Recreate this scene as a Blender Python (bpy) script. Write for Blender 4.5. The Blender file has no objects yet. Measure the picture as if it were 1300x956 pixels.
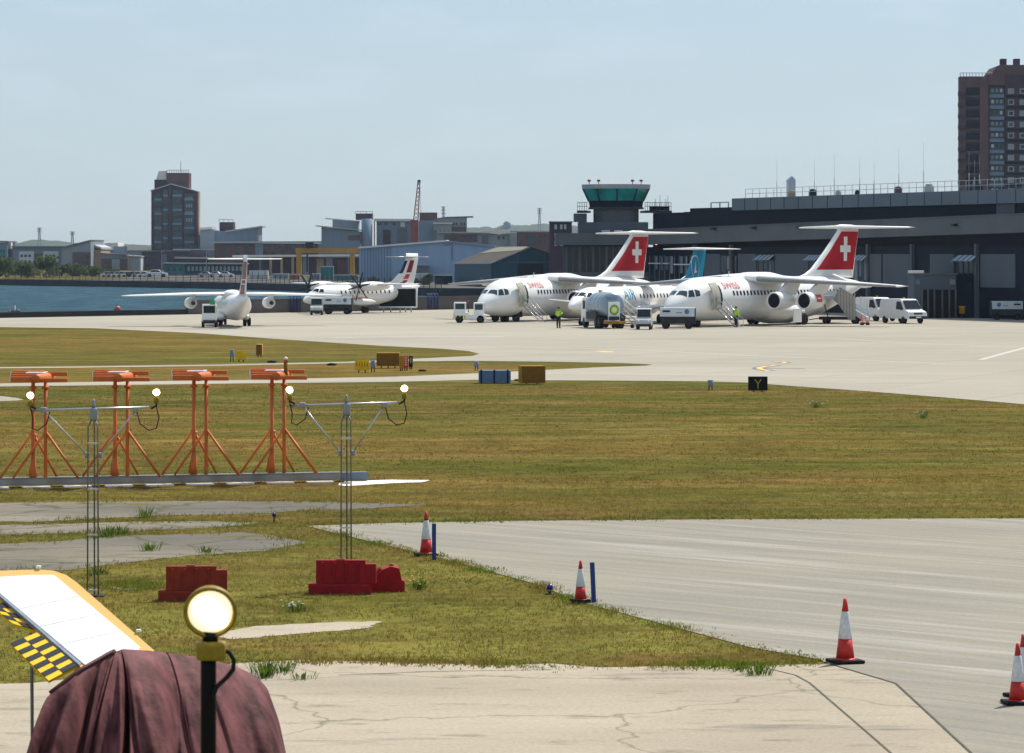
import bpy, bmesh, math, random
import numpy as np
from mathutils import noise
from mathutils import Vector, Matrix, Quaternion
from mathutils.geometry import tessellate_polygon

random.seed(7)
rng = np.random.default_rng(7)
R = math.radians
C = bpy.context.scene.collection

# ------------------------------------------------------------------ camera
F, H, YH, CX = 4500.0, 6.4, 320.0, 650.0       # focal length in photo pixels, eye height, horizon row, centre column
cam_d = bpy.data.cameras.new('camera')
cam = bpy.data.objects.new('camera', cam_d)
C.objects.link(cam)
cam.location = (0, 0, H)
cam.rotation_euler = (R(90), 0, 0)
cam_d.sensor_width = 36
cam_d.lens = F / 1300 * 36
cam_d.shift_y = -(478 - YH) / 1300
cam_d.clip_start = 0.5
cam_d.clip_end = 12000
cam_d.dof.use_dof = True
cam_d.dof.focus_distance = 190
cam_d.dof.aperture_fstop = 11
bpy.context.scene.camera = cam

# ------------------------------------------------------------------ sky, sun, exposure
SUN_AZ, SUN_EL = 38, 54
sc = bpy.context.scene
w = bpy.data.worlds.new('World')
sc.world = w
w.use_nodes = True
nt = w.node_tree
bg = nt.nodes['Background']
sky = nt.nodes.new('ShaderNodeTexSky')
sky.sky_type = 'NISHITA'
sky.sun_disc = False
sky.sun_elevation = R(SUN_EL)
sky.sun_rotation = R(SUN_AZ)
sky.air_density = 1.0
sky.dust_density = 0.6
sky.ozone_density = 1.6
bg.inputs['Strength'].default_value = 0.088
# a few thin clouds, part of the sky
tc = nt.nodes.new('ShaderNodeTexCoord')
mp = nt.nodes.new('ShaderNodeMapping')
mp.inputs['Scale'].default_value = (22, 22, 75)
nz = nt.nodes.new('ShaderNodeTexNoise')
nz.inputs['Scale'].default_value = 1.0
nz.inputs['Detail'].default_value = 6
nz.inputs['Roughness'].default_value = 0.55
rp = nt.nodes.new('ShaderNodeValToRGB')
rp.color_ramp.elements[0].position = 0.50
rp.color_ramp.elements[0].color = (0, 0, 0, 1)
rp.color_ramp.elements[1].position = 0.85
rp.color_ramp.elements[1].color = (0.30, 0.30, 0.30, 1)
mx = nt.nodes.new('ShaderNodeMixRGB')
mx.blend_type = 'MIX'
mx.inputs[2].default_value = (6.6, 7.4, 8.6, 1)
tint = nt.nodes.new('ShaderNodeMixRGB')
tint.blend_type = 'MULTIPLY'
tint.inputs[0].default_value = 1.0
tint.inputs[2].default_value = (0.68, 0.80, 1.0, 1)
nt.links.new(tc.outputs['Generated'], mp.inputs['Vector'])
nt.links.new(mp.outputs[0], nz.inputs['Vector'])
nt.links.new(nz.outputs['Fac'], rp.inputs[0])
nt.links.new(rp.outputs[0], mx.inputs[0])
nt.links.new(sky.outputs[0], tint.inputs[1])
veil = nt.nodes.new('ShaderNodeMixRGB')           # thin even summer veil over the whole sky
veil.inputs[0].default_value = 0.6
veil.inputs[2].default_value = (5.2, 6.15, 6.75, 1)
nt.links.new(tint.outputs[0], veil.inputs[1])
nt.links.new(veil.outputs[0], mx.inputs[1])
nt.links.new(mx.outputs[0], bg.inputs['Color'])

sun_d = bpy.data.lights.new('sun', 'SUN')
sun_d.energy = 4.6
sun_d.angle = R(0.53)
sun_d.color = (1.0, 0.94, 0.84)
sun = bpy.data.objects.new('sun', sun_d)
C.objects.link(sun)
sdir = Vector((math.sin(R(SUN_AZ)) * math.cos(R(SUN_EL)), math.cos(R(SUN_AZ)) * math.cos(R(SUN_EL)), math.sin(R(SUN_EL))))
sun.rotation_euler = sdir.to_track_quat('Z', 'Y').to_euler()
sun.location = (0, 60, 60)

sc.view_settings.view_transform = 'Standard'
sc.view_settings.look = 'None'
sc.view_settings.exposure = 0.36
sc.view_settings.gamma = 1
sc.view_settings.use_curve_mapping = False
sc.render.engine = 'CYCLES'
sc.cycles.use_denoising = True
sc.cycles.max_bounces = 6
sc.cycles.diffuse_bounces = 3
sc.cycles.glossy_bounces = 3
sc.cycles.transmission_bounces = 4
sc.cycles.volume_bounces = 0
sc.cycles.transparent_max_bounces = 8
sc.cycles.sample_clamp_indirect = 4

# ------------------------------------------------------------------ helpers
def dist(py): return F * H / (py - YH)
def G(px, py, z=0.0):
    d = F * (H - z) / (py - YH)
    return Vector(((px - CX) * d / F, d, z))
def P(px, py, d): return Vector(((px - CX) * d / F, d, H + (YH - py) * d / F))
def X(px, d): return (px - CX) * d / F
def Z(py, d): return H + (YH - py) * d / F

WL = {}                                         # world position of each thing, for parts modelled in world coordinates

class MB:
    def __init__(s): s.v = []; s.f = []; s.sm = []
    def add(s, vs, fs, smooth=False):
        o = len(s.v)
        s.v += [Vector(p) for p in vs]
        s.f += [tuple(i + o for i in f) for f in fs]
        s.sm += [smooth] * len(fs)
        return s
    def box(s, x0, x1, y0, y1, z0, z1):
        vs = [(x, y, z) for z in (z0, z1) for y in (y0, y1) for x in (x0, x1)]
        return s.add(vs, [(0, 2, 3, 1), (4, 5, 7, 6), (0, 1, 5, 4), (2, 6, 7, 3), (0, 4, 6, 2), (1, 3, 7, 5)])
    def cbox(s, c, size, M=None):
        c = Vector(c); h = Vector(size) / 2
        vs = []
        for z in (-1, 1):
            for y in (-1, 1):
                for x in (-1, 1):
                    p = Vector((x * h.x, y * h.y, z * h.z))
                    vs.append(c + (M @ p if M is not None else p))
        return s.add(vs, [(0, 2, 3, 1), (4, 5, 7, 6), (0, 1, 5, 4), (2, 6, 7, 3), (0, 4, 6, 2), (1, 3, 7, 5)])
    def bbox(s, c, size, b, M=None):            # box with chamfered edges
        bm = bmesh.new()
        bmesh.ops.create_cube(bm, size=1)
        for v in bm.verts: v.co = Vector((v.co.x * size[0], v.co.y * size[1], v.co.z * size[2]))
        bmesh.ops.bevel(bm, geom=bm.edges[:], offset=b, segments=2, affect='EDGES', profile=0.6)
        bm.verts.index_update()
        vs = [Vector(c) + (M @ v.co if M is not None else v.co) for v in bm.verts]
        fs = [tuple(v.index for v in f.verts) for f in bm.faces]
        bm.free()
        return s.add(vs, fs)
    def prism(s, pts, axis, a0, a1):            # extrude a 2D outline along 'x','y' or 'z'
        n = len(pts)
        def mk(p, a):
            if axis == 'z': return (p[0], p[1], a)
            if axis == 'y': return (p[0], a, p[1])
            return (a, p[0], p[1])
        vs = [mk(p, a0) for p in pts] + [mk(p, a1) for p in pts]
        fs = [(i, (i + 1) % n, n + (i + 1) % n, n + i) for i in range(n)]
        tri = tessellate_polygon([[Vector((p[0], p[1], 0)) for p in pts]])
        fs += [tuple(t) for t in tri] + [tuple(i + n for i in t[::-1]) for t in tri]
        return s.add(vs, fs)
    def tube(s, pts, r, n=8, cap=True, r1=None):
        pts = [Vector(p) for p in pts]
        m = len(pts); vs = []
        up = None
        for i, p in enumerate(pts):
            t = (pts[min(i + 1, m - 1)] - pts[max(i - 1, 0)])
            t = t.normalized() if t.length > 1e-9 else Vector((0, 0, 1))
            if up is None:
                up = Vector((0, 0, 1)) if abs(t.z) < 0.9 else Vector((1, 0, 0))
            a = t.cross(up).normalized(); b = a.cross(t).normalized(); up = b
            rr = r if r1 is None else r + (r1 - r) * i / max(1, m - 1)
            for k in range(n):
                q = 2 * math.pi * k / n
                vs.append(p + a * math.cos(q) * rr + b * math.sin(q) * rr)
        fs = [(i * n + k, i * n + (k + 1) % n, (i + 1) * n + (k + 1) % n, (i + 1) * n + k) for i in range(m - 1) for k in range(n)]
        s.add(vs, fs, True)
        if cap:
            o = len(s.v) - len(vs)
            s.f += [tuple(o + k for k in range(n))[::-1], tuple(o + (m - 1) * n + k for k in range(n))]; s.sm += [False, False]
        return s
    def lathe(s, prof, n=20, M=None, smooth=True):   # (radius, height) profile about local z, M places it
        vs = []
        for r, z in prof:
            for k in range(n):
                q = 2 * math.pi * k / n
                p = Vector((r * math.cos(q), r * math.sin(q), z))
                vs.append(M @ p if M is not None else p)
        m = len(prof)
        fs = [(i * n + k, i * n + (k + 1) % n, (i + 1) * n + (k + 1) % n, (i + 1) * n + k) for i in range(m - 1) for k in range(n)]
        s.add(vs, fs, smooth)
        o = len(s.v) - len(vs)
        if prof[0][0] > 1e-4: s.f.append(tuple(o + k for k in range(n))[::-1]); s.sm.append(False)
        if prof[-1][0] > 1e-4: s.f.append(tuple(o + (m - 1) * n + k for k in range(n))); s.sm.append(False)
        return s
    def grid(s, fn, nu, nv, smooth=True):
        vs = [fn(i / nu, j / nv) for j in range(nv + 1) for i in range(nu + 1)]
        fs = [(j * (nu + 1) + i, j * (nu + 1) + i + 1, (j + 1) * (nu + 1) + i + 1, (j + 1) * (nu + 1) + i) for j in range(nv) for i in range(nu)]
        return s.add(vs, fs, smooth)
    def loft(s, rings, closed=True, caps=True, smooth=True):
        n = len(rings[0]); m = len(rings)
        vs = [p for r in rings for p in r]
        fs = [(i * n + k, i * n + (k + 1) % n, (i + 1) * n + (k + 1) % n, (i + 1) * n + k) for i in range(m - 1) for k in range(n if closed else n - 1)]
        s.add(vs, fs, smooth)
        o = len(s.v) - len(vs)
        if caps:
            s.f += [tuple(o + k for k in range(n))[::-1], tuple(o + (m - 1) * n + k for k in range(n))]; s.sm += [False, False]
        return s
    def build(s, name, mat, parent=None, world=False):
        me = bpy.data.meshes.new(name)
        off = WL.get(parent.name, Vector((0, 0, 0))) if (world and parent is not None) else Vector((0, 0, 0))
        me.from_pydata([tuple(p - off) for p in s.v], [], s.f)
        me.polygons.foreach_set('use_smooth', s.sm)
        bm = bmesh.new(); bm.from_mesh(me)
        bmesh.ops.recalc_face_normals(bm, faces=bm.faces)
        bm.to_mesh(me); bm.free()
        if isinstance(mat, str): mat = M[mat]
        me.materials.append(mat)
        o = bpy.data.objects.new(name, me)
        C.objects.link(o)
        if parent is not None:
            o.parent = parent
            if world: WL[o.name] = off
        return o

def tag(o, label, cat, group=None):
    o['label'] = label; o['category'] = cat
    if group: o['group'] = group
    return o
def thing(name, label, cat, loc=(0, 0, 0), rotz=0.0, group=None, scale=1.0):
    o = bpy.data.objects.new(name, None)
    o.empty_display_size = 0.3
    C.objects.link(o)
    o.location = loc; o.rotation_euler = (0, 0, rotz); o.scale = (scale,) * 3
    WL[o.name] = Vector(loc)
    return tag(o, label, cat, group)
def struct(o, kind='structure'):
    o['kind'] = kind
    return o
def dup(root, loc, label, rotz=None, group=None, scale=None):
    r = root.copy(); C.objects.link(r); r.location = loc
    if rotz is not None: r.rotation_euler = (0, 0, rotz)
    if scale is not None: r.scale = (scale,) * 3
    r['label'] = label
    if group: r['group'] = group
    for ch in list(root.children):
        c = ch.copy(); C.objects.link(c); c.parent = r
        for g in list(ch.children):
            d = g.copy(); C.objects.link(d); d.parent = c
    return r
def place(o, loc, parent, name):                # copy of a small part
    c = o.copy(); C.objects.link(c); c.location = loc; c.parent = parent
    return c

# ------------------------------------------------------------------ materials
M = {}
def mat(name, col, rough=0.6, metal=0.0, var=0.12, scale=1.5, bump=0.0, bscale=20.0, spec=0.35, coat=0.0, emit=None, estr=0.0, streak=None):
    if name.split('_')[0] in ('term', 'brick', 'clad', 'roof', 'hangar', 'intake', 'black', 'wall', 'quay', 'barrier', 'dark', 'shed', 'sign', 'tarp') and name != 'dark_glass': spec = 0.10
    m = bpy.data.materials.new(name); m.use_nodes = True
    n = m.node_tree.nodes; l = m.node_tree.links
    b = n['Principled BSDF']
    b.inputs['Roughness'].default_value = rough
    b.inputs['Metallic'].default_value = metal
    b.inputs['Specular IOR Level'].default_value = spec
    b.inputs['Coat Weight'].default_value = coat
    t = n.new('ShaderNodeTexCoord')
    src = t.outputs['Object']
    if streak:
        mpn = n.new('ShaderNodeMapping'); mpn.inputs['Scale'].default_value = streak
        l.new(src, mpn.inputs['Vector']); src = mpn.outputs[0]
    nz = n.new('ShaderNodeTexNoise'); nz.inputs['Scale'].default_value = scale; nz.inputs['Detail'].default_value = 5
    l.new(src, nz.inputs['Vector'])
    r = n.new('ShaderNodeValToRGB')
    r.color_ramp.elements[0].position = 0.3; r.color_ramp.elements[1].position = 0.7
    r.color_ramp.elements[0].color = tuple(max(0, c * (1 - var)) for c in col) + (1,)
    r.color_ramp.elements[1].color = tuple(min(1, c * (1 + var * 0.7)) for c in col) + (1,)
    l.new(nz.outputs['Fac'], r.inputs[0]); l.new(r.outputs[0], b.inputs['Base Color'])
    if bump:
        bz = n.new('ShaderNodeTexNoise'); bz.inputs['Scale'].default_value = bscale; bz.inputs['Detail'].default_value = 4
        l.new(t.outputs['Object'], bz.inputs['Vector'])
        bp = n.new('ShaderNodeBump'); bp.inputs['Strength'].default_value = bump; bp.inputs['Distance'].default_value = 0.02
        l.new(bz.outputs['Fac'], bp.inputs['Height']); l.new(bp.outputs[0], b.inputs['Normal'])
    if emit:
        b.inputs['Emission Color'].default_value = emit + (1,)
        b.inputs['Emission Strength'].default_value = estr
    M[name] = m
    return m

mat('white_paint', (0.80, 0.80, 0.79), 0.32, var=0.04, scale=0.6, coat=0.15)
mat('panel_white', (0.82, 0.83, 0.82), 0.4, var=0.03)
mat('grey_metal', (0.30, 0.31, 0.33), 0.5, 0.4, var=0.15, scale=4)
mat('galvanised', (0.17, 0.175, 0.17), 0.55, 0.3, var=0.25, scale=9, bump=0.1)
mat('bare_metal', (0.55, 0.56, 0.58), 0.3, 0.8, var=0.1)
mat('dark_metal', (0.035, 0.037, 0.042), 0.5, 0.3, var=0.3)
mat('black_rubber', (0.018, 0.018, 0.02), 0.75, var=0.3, scale=6)
mat('dark_glass', (0.012, 0.018, 0.026), 0.12, var=0.3)
mat('blue_glass', (0.03, 0.06, 0.075), 0.12, var=0.4, scale=0.7)
mat('intake_dark', (0.012, 0.011, 0.014), 0.7, var=0.2)
mat('swiss_red', (0.42, 0.012, 0.02), 0.35, var=0.06)
mat('text_red', (0.62, 0.06, 0.05), 0.4, var=0.05)
mat('deep_red', (0.22, 0.012, 0.018), 0.4, var=0.1)
mat('fin_maroon', (0.26, 0.07, 0.055), 0.4, var=0.35, scale=1.5)
mat('navy', (0.012, 0.018, 0.05), 0.4, var=0.1)
mat('teal_tail', (0.01, 0.22, 0.37), 0.35, var=0.08)
mat('text_teal', (0.03, 0.26, 0.42), 0.4, var=0.06)
mat('beige_door', (0.42, 0.41, 0.34), 0.6, var=0.15, scale=3)
mat('silver_line', (0.62, 0.65, 0.68), 0.35, var=0.05)
mat('ant_orange', (0.58, 0.135, 0.02), 0.5, var=0.16, scale=3, bump=0.05)
mat('ant_white', (0.75, 0.74, 0.72), 0.5, var=0.1)
mat('barrier_red', (0.30, 0.012, 0.016), 0.5, var=0.25, scale=5, bump=0.1)
mat('barrier_rust', (0.26, 0.035, 0.018), 0.6, var=0.3, scale=5, bump=0.1)
mat('cone_red', (0.50, 0.022, 0.018), 0.5, var=0.22, scale=9)
mat('cone_white', (0.62, 0.63, 0.66), 0.5, var=0.2, scale=12)
mat('blue_post', (0.012, 0.045, 0.20), 0.5, var=0.2, scale=8)
mat('cobalt', (0.012, 0.018, 0.22), 0.25, var=0.15)
mat('sign_yellow', (0.80, 0.48, 0.02), 0.5, var=0.15, scale=5)
mat('sign_amber', (0.40, 0.20, 0.012), 0.55, var=0.2, scale=4)
mat('sign_brown', (0.20, 0.095, 0.012), 0.6, var=0.2, scale=4)
mat('lamp_yellow', (0.27, 0.18, 0.01), 0.5, var=0.25, scale=20)
mat('crate_blue', (0.10, 0.17, 0.32), 0.5, var=0.15, scale=4)
mat('strap_navy', (0.006, 0.01, 0.04), 0.6)
mat('sign_black', (0.008, 0.008, 0.009), 0.5)
mat('sign_letter', (0.62, 0.50, 0.10), 0.5)
mat('marker_grey', (0.22, 0.27, 0.36), 0.5, var=0.2, scale=6)
mat('edge_orange', (0.78, 0.42, 0.12), 0.4, var=0.06, scale=1)
mat('check_yellow', (0.83, 0.52, 0.012), 0.4, var=0.06)
mat('check_black', (0.012, 0.012, 0.018), 0.4)
mat('tarp', (0.145, 0.055, 0.058), 0.66, var=0.65, scale=2.4, bump=0.9, bscale=5, streak=(2.2, 2.2, .6))
mat('tarp_dark', (0.09, 0.03, 0.035), 0.5, var=0.4, scale=3)
mat('hiviz', (0.35, 0.75, 0.03), 0.7, var=0.1)
mat('hiviz_band', (0.80, 0.72, 0.10), 0.6)
mat('trousers', (0.012, 0.012, 0.018), 0.8)
mat('skin', (0.45, 0.26, 0.18), 0.6)
mat('hair', (0.02, 0.014, 0.01), 0.7)
mat('bulb', (1, 0.9, 0.7), 0.3, emit=(1.0, 0.80, 0.48), estr=14)
mat('bulb_rim', (1, 0.8, 0.5), 0.3, emit=(1.0, 0.62, 0.20), estr=2.4)
mat('bulb_big', (0.85, 0.80, 0.66), 0.25, emit=(1.0, 0.82, 0.55), estr=0.85)
mat('filament', (1, 0.92, 0.75), 0.3, emit=(1.0, 0.88, 0.68), estr=4.0)
mat('wall_lamp', (1, 0.6, 0.3), 0.3, emit=(1.0, 0.35, 0.12), estr=3)
mat('window_frame', (0.26, 0.29, 0.33), 0.6, var=0.25, scale=0.2)
mat('brick', (0.125, 0.068, 0.075), 0.85, var=0.22, scale=0.35)
mat('brick_dark', (0.062, 0.038, 0.055), 0.85, var=0.2, scale=0.35)
mat('brick_light', (0.40, 0.27, 0.19), 0.85, var=0.15, scale=0.35)  # pale brick; also paints in sunlight on some right-hand walls
mat('render_white', (0.50, 0.54, 0.57), 0.8, var=0.08, scale=0.3)
mat('clad_grey', (0.24, 0.28, 0.33), 0.6, var=0.1, scale=0.3)
mat('clad_blue', (0.16, 0.22, 0.31), 0.6, var=0.08, scale=0.3, streak=(4, 4, 0.2))
mat('shed_blue', (0.26, 0.36, 0.50), 0.5, var=0.07, scale=0.4, streak=(5, 5, 0.1))
mat('roof_grey', (0.13, 0.14, 0.155), 0.7, var=0.15, scale=0.3)
mat('roof_white', (0.66, 0.66, 0.64), 0.6, var=0.1, scale=0.3)
mat('roof_pale', (0.42, 0.44, 0.47), 0.6, var=0.1, scale=0.3)
mat('hangar_teal', (0.018, 0.065, 0.105), 0.6, var=0.15, scale=0.3, streak=(6, 6, 0.2))
mat('hangar_roof', (0.085, 0.07, 0.06), 0.8, var=0.3, scale=0.3)
mat('hangar_light', (0.22, 0.22, 0.17), 0.8, var=0.15, scale=0.3)
mat('teal_wall', (0.02, 0.16, 0.20), 0.6, var=0.15, scale=0.4)
mat('crane_yellow', (0.42, 0.22, 0.02), 0.6, var=0.2, scale=0.4)
mat('crane_red', (0.22, 0.06, 0.06), 0.6, var=0.2, scale=0.6)
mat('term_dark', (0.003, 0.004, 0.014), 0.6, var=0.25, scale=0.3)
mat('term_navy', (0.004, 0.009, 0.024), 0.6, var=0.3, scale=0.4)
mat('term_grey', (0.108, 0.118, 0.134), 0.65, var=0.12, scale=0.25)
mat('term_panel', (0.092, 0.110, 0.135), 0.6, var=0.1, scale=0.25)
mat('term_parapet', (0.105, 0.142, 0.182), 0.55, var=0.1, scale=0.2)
mat('awning_blue', (0.10, 0.20, 0.34), 0.6, var=0.1)
mat('tower_glass', (0.006, 0.29, 0.265), 0.12, var=0.85, scale=0.30, spec=0.35)
mat('tower_frame', (0.34, 0.36, 0.385), 0.5, var=0.1)
mat('beam_grey', (0.25, 0.235, 0.21), 0.7, var=0.2, scale=2, bump=0.2)
mat('beam_blue', (0.12, 0.145, 0.19), 0.6, var=0.15)
mat('wall_brown', (0.13, 0.115, 0.115), 0.8, var=0.15, scale=0.6)
mat('wall_low', (0.045, 0.045, 0.05), 0.8, var=0.2, scale=0.6)
mat('ladder_blue', (0.02, 0.06, 0.22), 0.5)
mat('quay_dark', (0.03, 0.034, 0.045), 0.8, var=0.35, scale=0.2)
mat('buoy_red', (0.5, 0.10, 0.09), 0.5)
mat('container_teal', (0.02, 0.17, 0.17), 0.6, var=0.15)
mat('container_orange', (0.36, 0.10, 0.04), 0.6, var=0.15)
mat('car_white', (0.75, 0.76, 0.77), 0.3, var=0.05)
mat('car_silver', (0.42, 0.44, 0.47), 0.3, 0.2, var=0.05)
mat('car_dark', (0.03, 0.04, 0.06), 0.3, var=0.1)
mat('hill', (0.035, 0.055, 0.04), 0.9, var=0.4, scale=0.02)
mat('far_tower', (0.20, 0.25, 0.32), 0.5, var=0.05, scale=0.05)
mat('bp_green', (0.012, 0.28, 0.05), 0.5, var=0.05)
mat('bp_yellow', (0.80, 0.68, 0.03), 0.5, var=0.05)
mat('tank_blue', (0.30, 0.38, 0.46), 0.3, 0.3, var=0.12, scale=1.0)
mat('tank_line', (0.16, 0.24, 0.34), 0.5)
mat('gpu_grey', (0.55, 0.60, 0.64), 0.45, var=0.08)
mat('gse_grey', (0.45, 0.47, 0.48), 0.5, var=0.1)
mat('beige_panel', (0.30, 0.27, 0.21), 0.6, var=0.15, scale=2)
mat('green_light', (0.03, 0.38, 0.10), 0.4)
mat('weed_leaf', (0.085, 0.135, 0.022), 0.8, var=0.4, scale=30, spec=0.05)
def see_through_leaf(m, k):
    n_ = m.node_tree.nodes; l_ = m.node_tree.links
    tr = n_.new('ShaderNodeBsdfTranslucent'); mx_ = n_.new('ShaderNodeMixShader'); mx_.inputs[0].default_value = k
    l_.new(n_['Principled BSDF'].inputs['Base Color'].links[0].from_socket, tr.inputs['Color'])
    l_.new(n_['Principled BSDF'].outputs[0], mx_.inputs[1]); l_.new(tr.outputs[0], mx_.inputs[2]); l_.new(mx_.outputs[0], n_['Material Output'].inputs['Surface'])
see_through_leaf(M['weed_leaf'], 0.5)
mat('petal_yellow', (0.75, 0.60, 0.02), 0.7)
mat('petal_white', (0.75, 0.75, 0.75), 0.7)
mat('bush_leaf', (0.075, 0.115, 0.035), 0.85, var=0.6, scale=0.45)
see_through_leaf(M['bush_leaf'], 0.4)
mat('bark', (0.06, 0.045, 0.03), 0.9)
mat('joint_fill', (0.07, 0.065, 0.045), 0.9, var=0.3, scale=3)
mat('wing_skin', (0.78, 0.79, 0.78), 0.42, var=0.10, scale=1.2, streak=(1, 3, 1))

def ground_mat(name, build):
    m = bpy.data.materials.new(name); m.use_nodes = True
    n = m.node_tree.nodes; l = m.node_tree.links
    b = n['Principled BSDF']; b.inputs['Roughness'].default_value = 0.9; b.inputs['Specular IOR Level'].default_value = 0.02
    t = n.new('ShaderNodeTexCoord').outputs['Object']
    def noise(scale, detail=5, st=(1, 1, 1), rough=0.55, rot=0.0):
        mp = n.new('ShaderNodeMapping'); mp.vector_type = 'TEXTURE'; mp.inputs['Scale'].default_value = tuple(1 / q for q in st); mp.inputs['Rotation'].default_value = (0, 0, -rot)
        l.new(t, mp.inputs['Vector'])
        z = n.new('ShaderNodeTexNoise'); z.inputs['Scale'].default_value = scale; z.inputs['Detail'].default_value = detail; z.inputs['Roughness'].default_value = rough
        l.new(mp.outputs[0], z.inputs['Vector'])
        return z.outputs['Fac']
    def ramp(src, stops):
        r = n.new('ShaderNodeValToRGB')
        while len(r.color_ramp.elements) < len(stops): r.color_ramp.elements.new(0.5)
        for e, (p, c) in zip(r.color_ramp.elements, stops):
            e.position = p; e.color = (c, c, c, 1) if not isinstance(c, tuple) else c + (1,)
        l.new(src, r.inputs[0]); return r.outputs[0]
    def mix(fac, a, c, mode='MIX'):
        x = n.new('ShaderNodeMixRGB'); x.blend_type = mode
        for i, s in ((0, fac), (1, a), (2, c)):
            if isinstance(s, (int, float)): x.inputs[i].default_value = s
            elif isinstance(s, tuple): x.inputs[i].default_value = s + (1,)
            else: l.new(s, x.inputs[i])
        return x.outputs[0]
    def bump(src, strength, distance):
        bp = n.new('ShaderNodeBump'); bp.inputs['Strength'].default_value = strength; bp.inputs['Distance'].default_value = distance
        l.new(src, bp.inputs['Height']); l.new(bp.outputs[0], b.inputs['Normal'])
    col = build(noise, ramp, mix, bump, n, l, t, b)
    l.new(col, b.inputs['Base Color'])
    M[name] = m
    return m

GR_G, GR_Y, GR_B = (0.074, 0.071, 0.011), (0.150, 0.099, 0.021), (0.148, 0.088, 0.027)
def grass_nodes(noise, ramp, mix, bump, n, l, t, b):
    big = noise(0.045, 4, (0.6, 1.0, 1))
    mid = noise(0.28, 5, (0.7, 1, 1))
    fine = noise(3.2, 6, (1, 0.8, 1), 0.7)
    c = mix(ramp(big, [(0.40, 0.0), (0.60, 1.0)]), GR_Y, GR_G)
    c = mix(ramp(mid, [(0.45, 0.0), (0.66, 0.85)]), c, GR_B)
    c = mix(ramp(noise(0.12, 4, (0.35, 1, 1)), [(0.52, 0.0), (0.72, 0.8)]), c, (0.076, 0.083, 0.010))
    c = mix(ramp(noise(0.10, 6, (0.22, 1.0, 1), 0.65, 0.05), [(0.44, 0.0), (0.60, 0.75)]), c, (0.074, 0.081, 0.010))
    c = mix(ramp(noise(0.35, 6, (0.16, 1.0, 1), 0.7, -0.04), [(0.50, 0.0), (0.66, 0.6)]), c, (0.215, 0.155, 0.05))
    sp = n.new('ShaderNodeSeparateXYZ'); l.new(t, sp.inputs[0])
    mr = n.new('ShaderNodeMapRange'); mr.inputs['From Min'].default_value = 84; mr.inputs['From Max'].default_value = 62; l.new(sp.outputs['Y'], mr.inputs['Value'])
    near = mix(1.0, mr.outputs[0], ramp(noise(0.22, 5), [(0.38, 0.15), (0.60, 1.0)]), 'MULTIPLY')
    c = mix(near, c, (0.155, 0.146, 0.030))
    c = mix(1.0, c, ramp(noise(0.55, 6, (0.6, 1.0, 1), 0.75), [(0.34, 0.62), (0.5, 1.0), (0.66, 1.32)]), 'MULTIPLY')
    c = mix(0.8, c, ramp(fine, [(0.28, 0.5), (0.5, 0.97), (0.72, 1.4)]), 'MULTIPLY')
    bump(fine, 0.6, 0.08)
    return c
ground_mat('grass', grass_nodes)
def blade_nodes(noise, ramp, mix, bump, n, l, t, b):
    big = noise(0.045, 4, (0.6, 1.0, 1))
    c = mix(ramp(big, [(0.40, 0.0), (0.60, 1.0)]), (0.168, 0.115, 0.028), (0.088, 0.090, 0.015))
    c = mix(ramp(noise(0.28, 5, (0.7, 1, 1)), [(0.45, 0.0), (0.66, 0.85)]), c, (0.180, 0.122, 0.036))
    c = mix(ramp(noise(0.12, 4, (0.35, 1, 1)), [(0.52, 0.0), (0.72, 0.8)]), c, (0.090, 0.105, 0.014))
    c = mix(0.75, c, ramp(noise(9.0, 3), [(0.3, 0.75), (0.7, 1.75)]), 'MULTIPLY')
    return c
ground_mat('blade', blade_nodes)
_n = M['blade'].node_tree.nodes; _l = M['blade'].node_tree.links
_tr = _n.new('ShaderNodeBsdfTranslucent'); _mx = _n.new('ShaderNodeMixShader'); _mx.inputs[0].default_value = 0.5
_src = _n['Principled BSDF'].inputs['Base Color'].links[0].from_socket
_l.new(_src, _tr.inputs['Color']); _l.new(_n['Principled BSDF'].outputs[0], _mx.inputs[1]); _l.new(_tr.outputs[0], _mx.inputs[2]); _l.new(_mx.outputs[0], _n['Material Output'].inputs['Surface'])
ground_mat('fresh_blade', lambda noise, ramp, mix, bump, n, l, t, b: mix(0.7, mix(ramp(noise(0.35, 5), [(0.42, 0.0), (0.6, 1.0)]), (0.19, 0.15, 0.035), (0.105, 0.150, 0.016)), ramp(noise(9.0, 3), [(0.3, 0.7), (0.7, 1.7)]), 'MULTIPLY'))
see_through_leaf(M['fresh_blade'], 0.5)
ground_mat('straw_blade', lambda noise, ramp, mix, bump, n, l, t, b: mix(ramp(noise(2.0, 3), [(0.35, 0.0), (0.65, 1.0)]), (0.34, 0.27, 0.11), (0.24, 0.19, 0.06)))
see_through_leaf(M['straw_blade'], 0.4)
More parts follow.
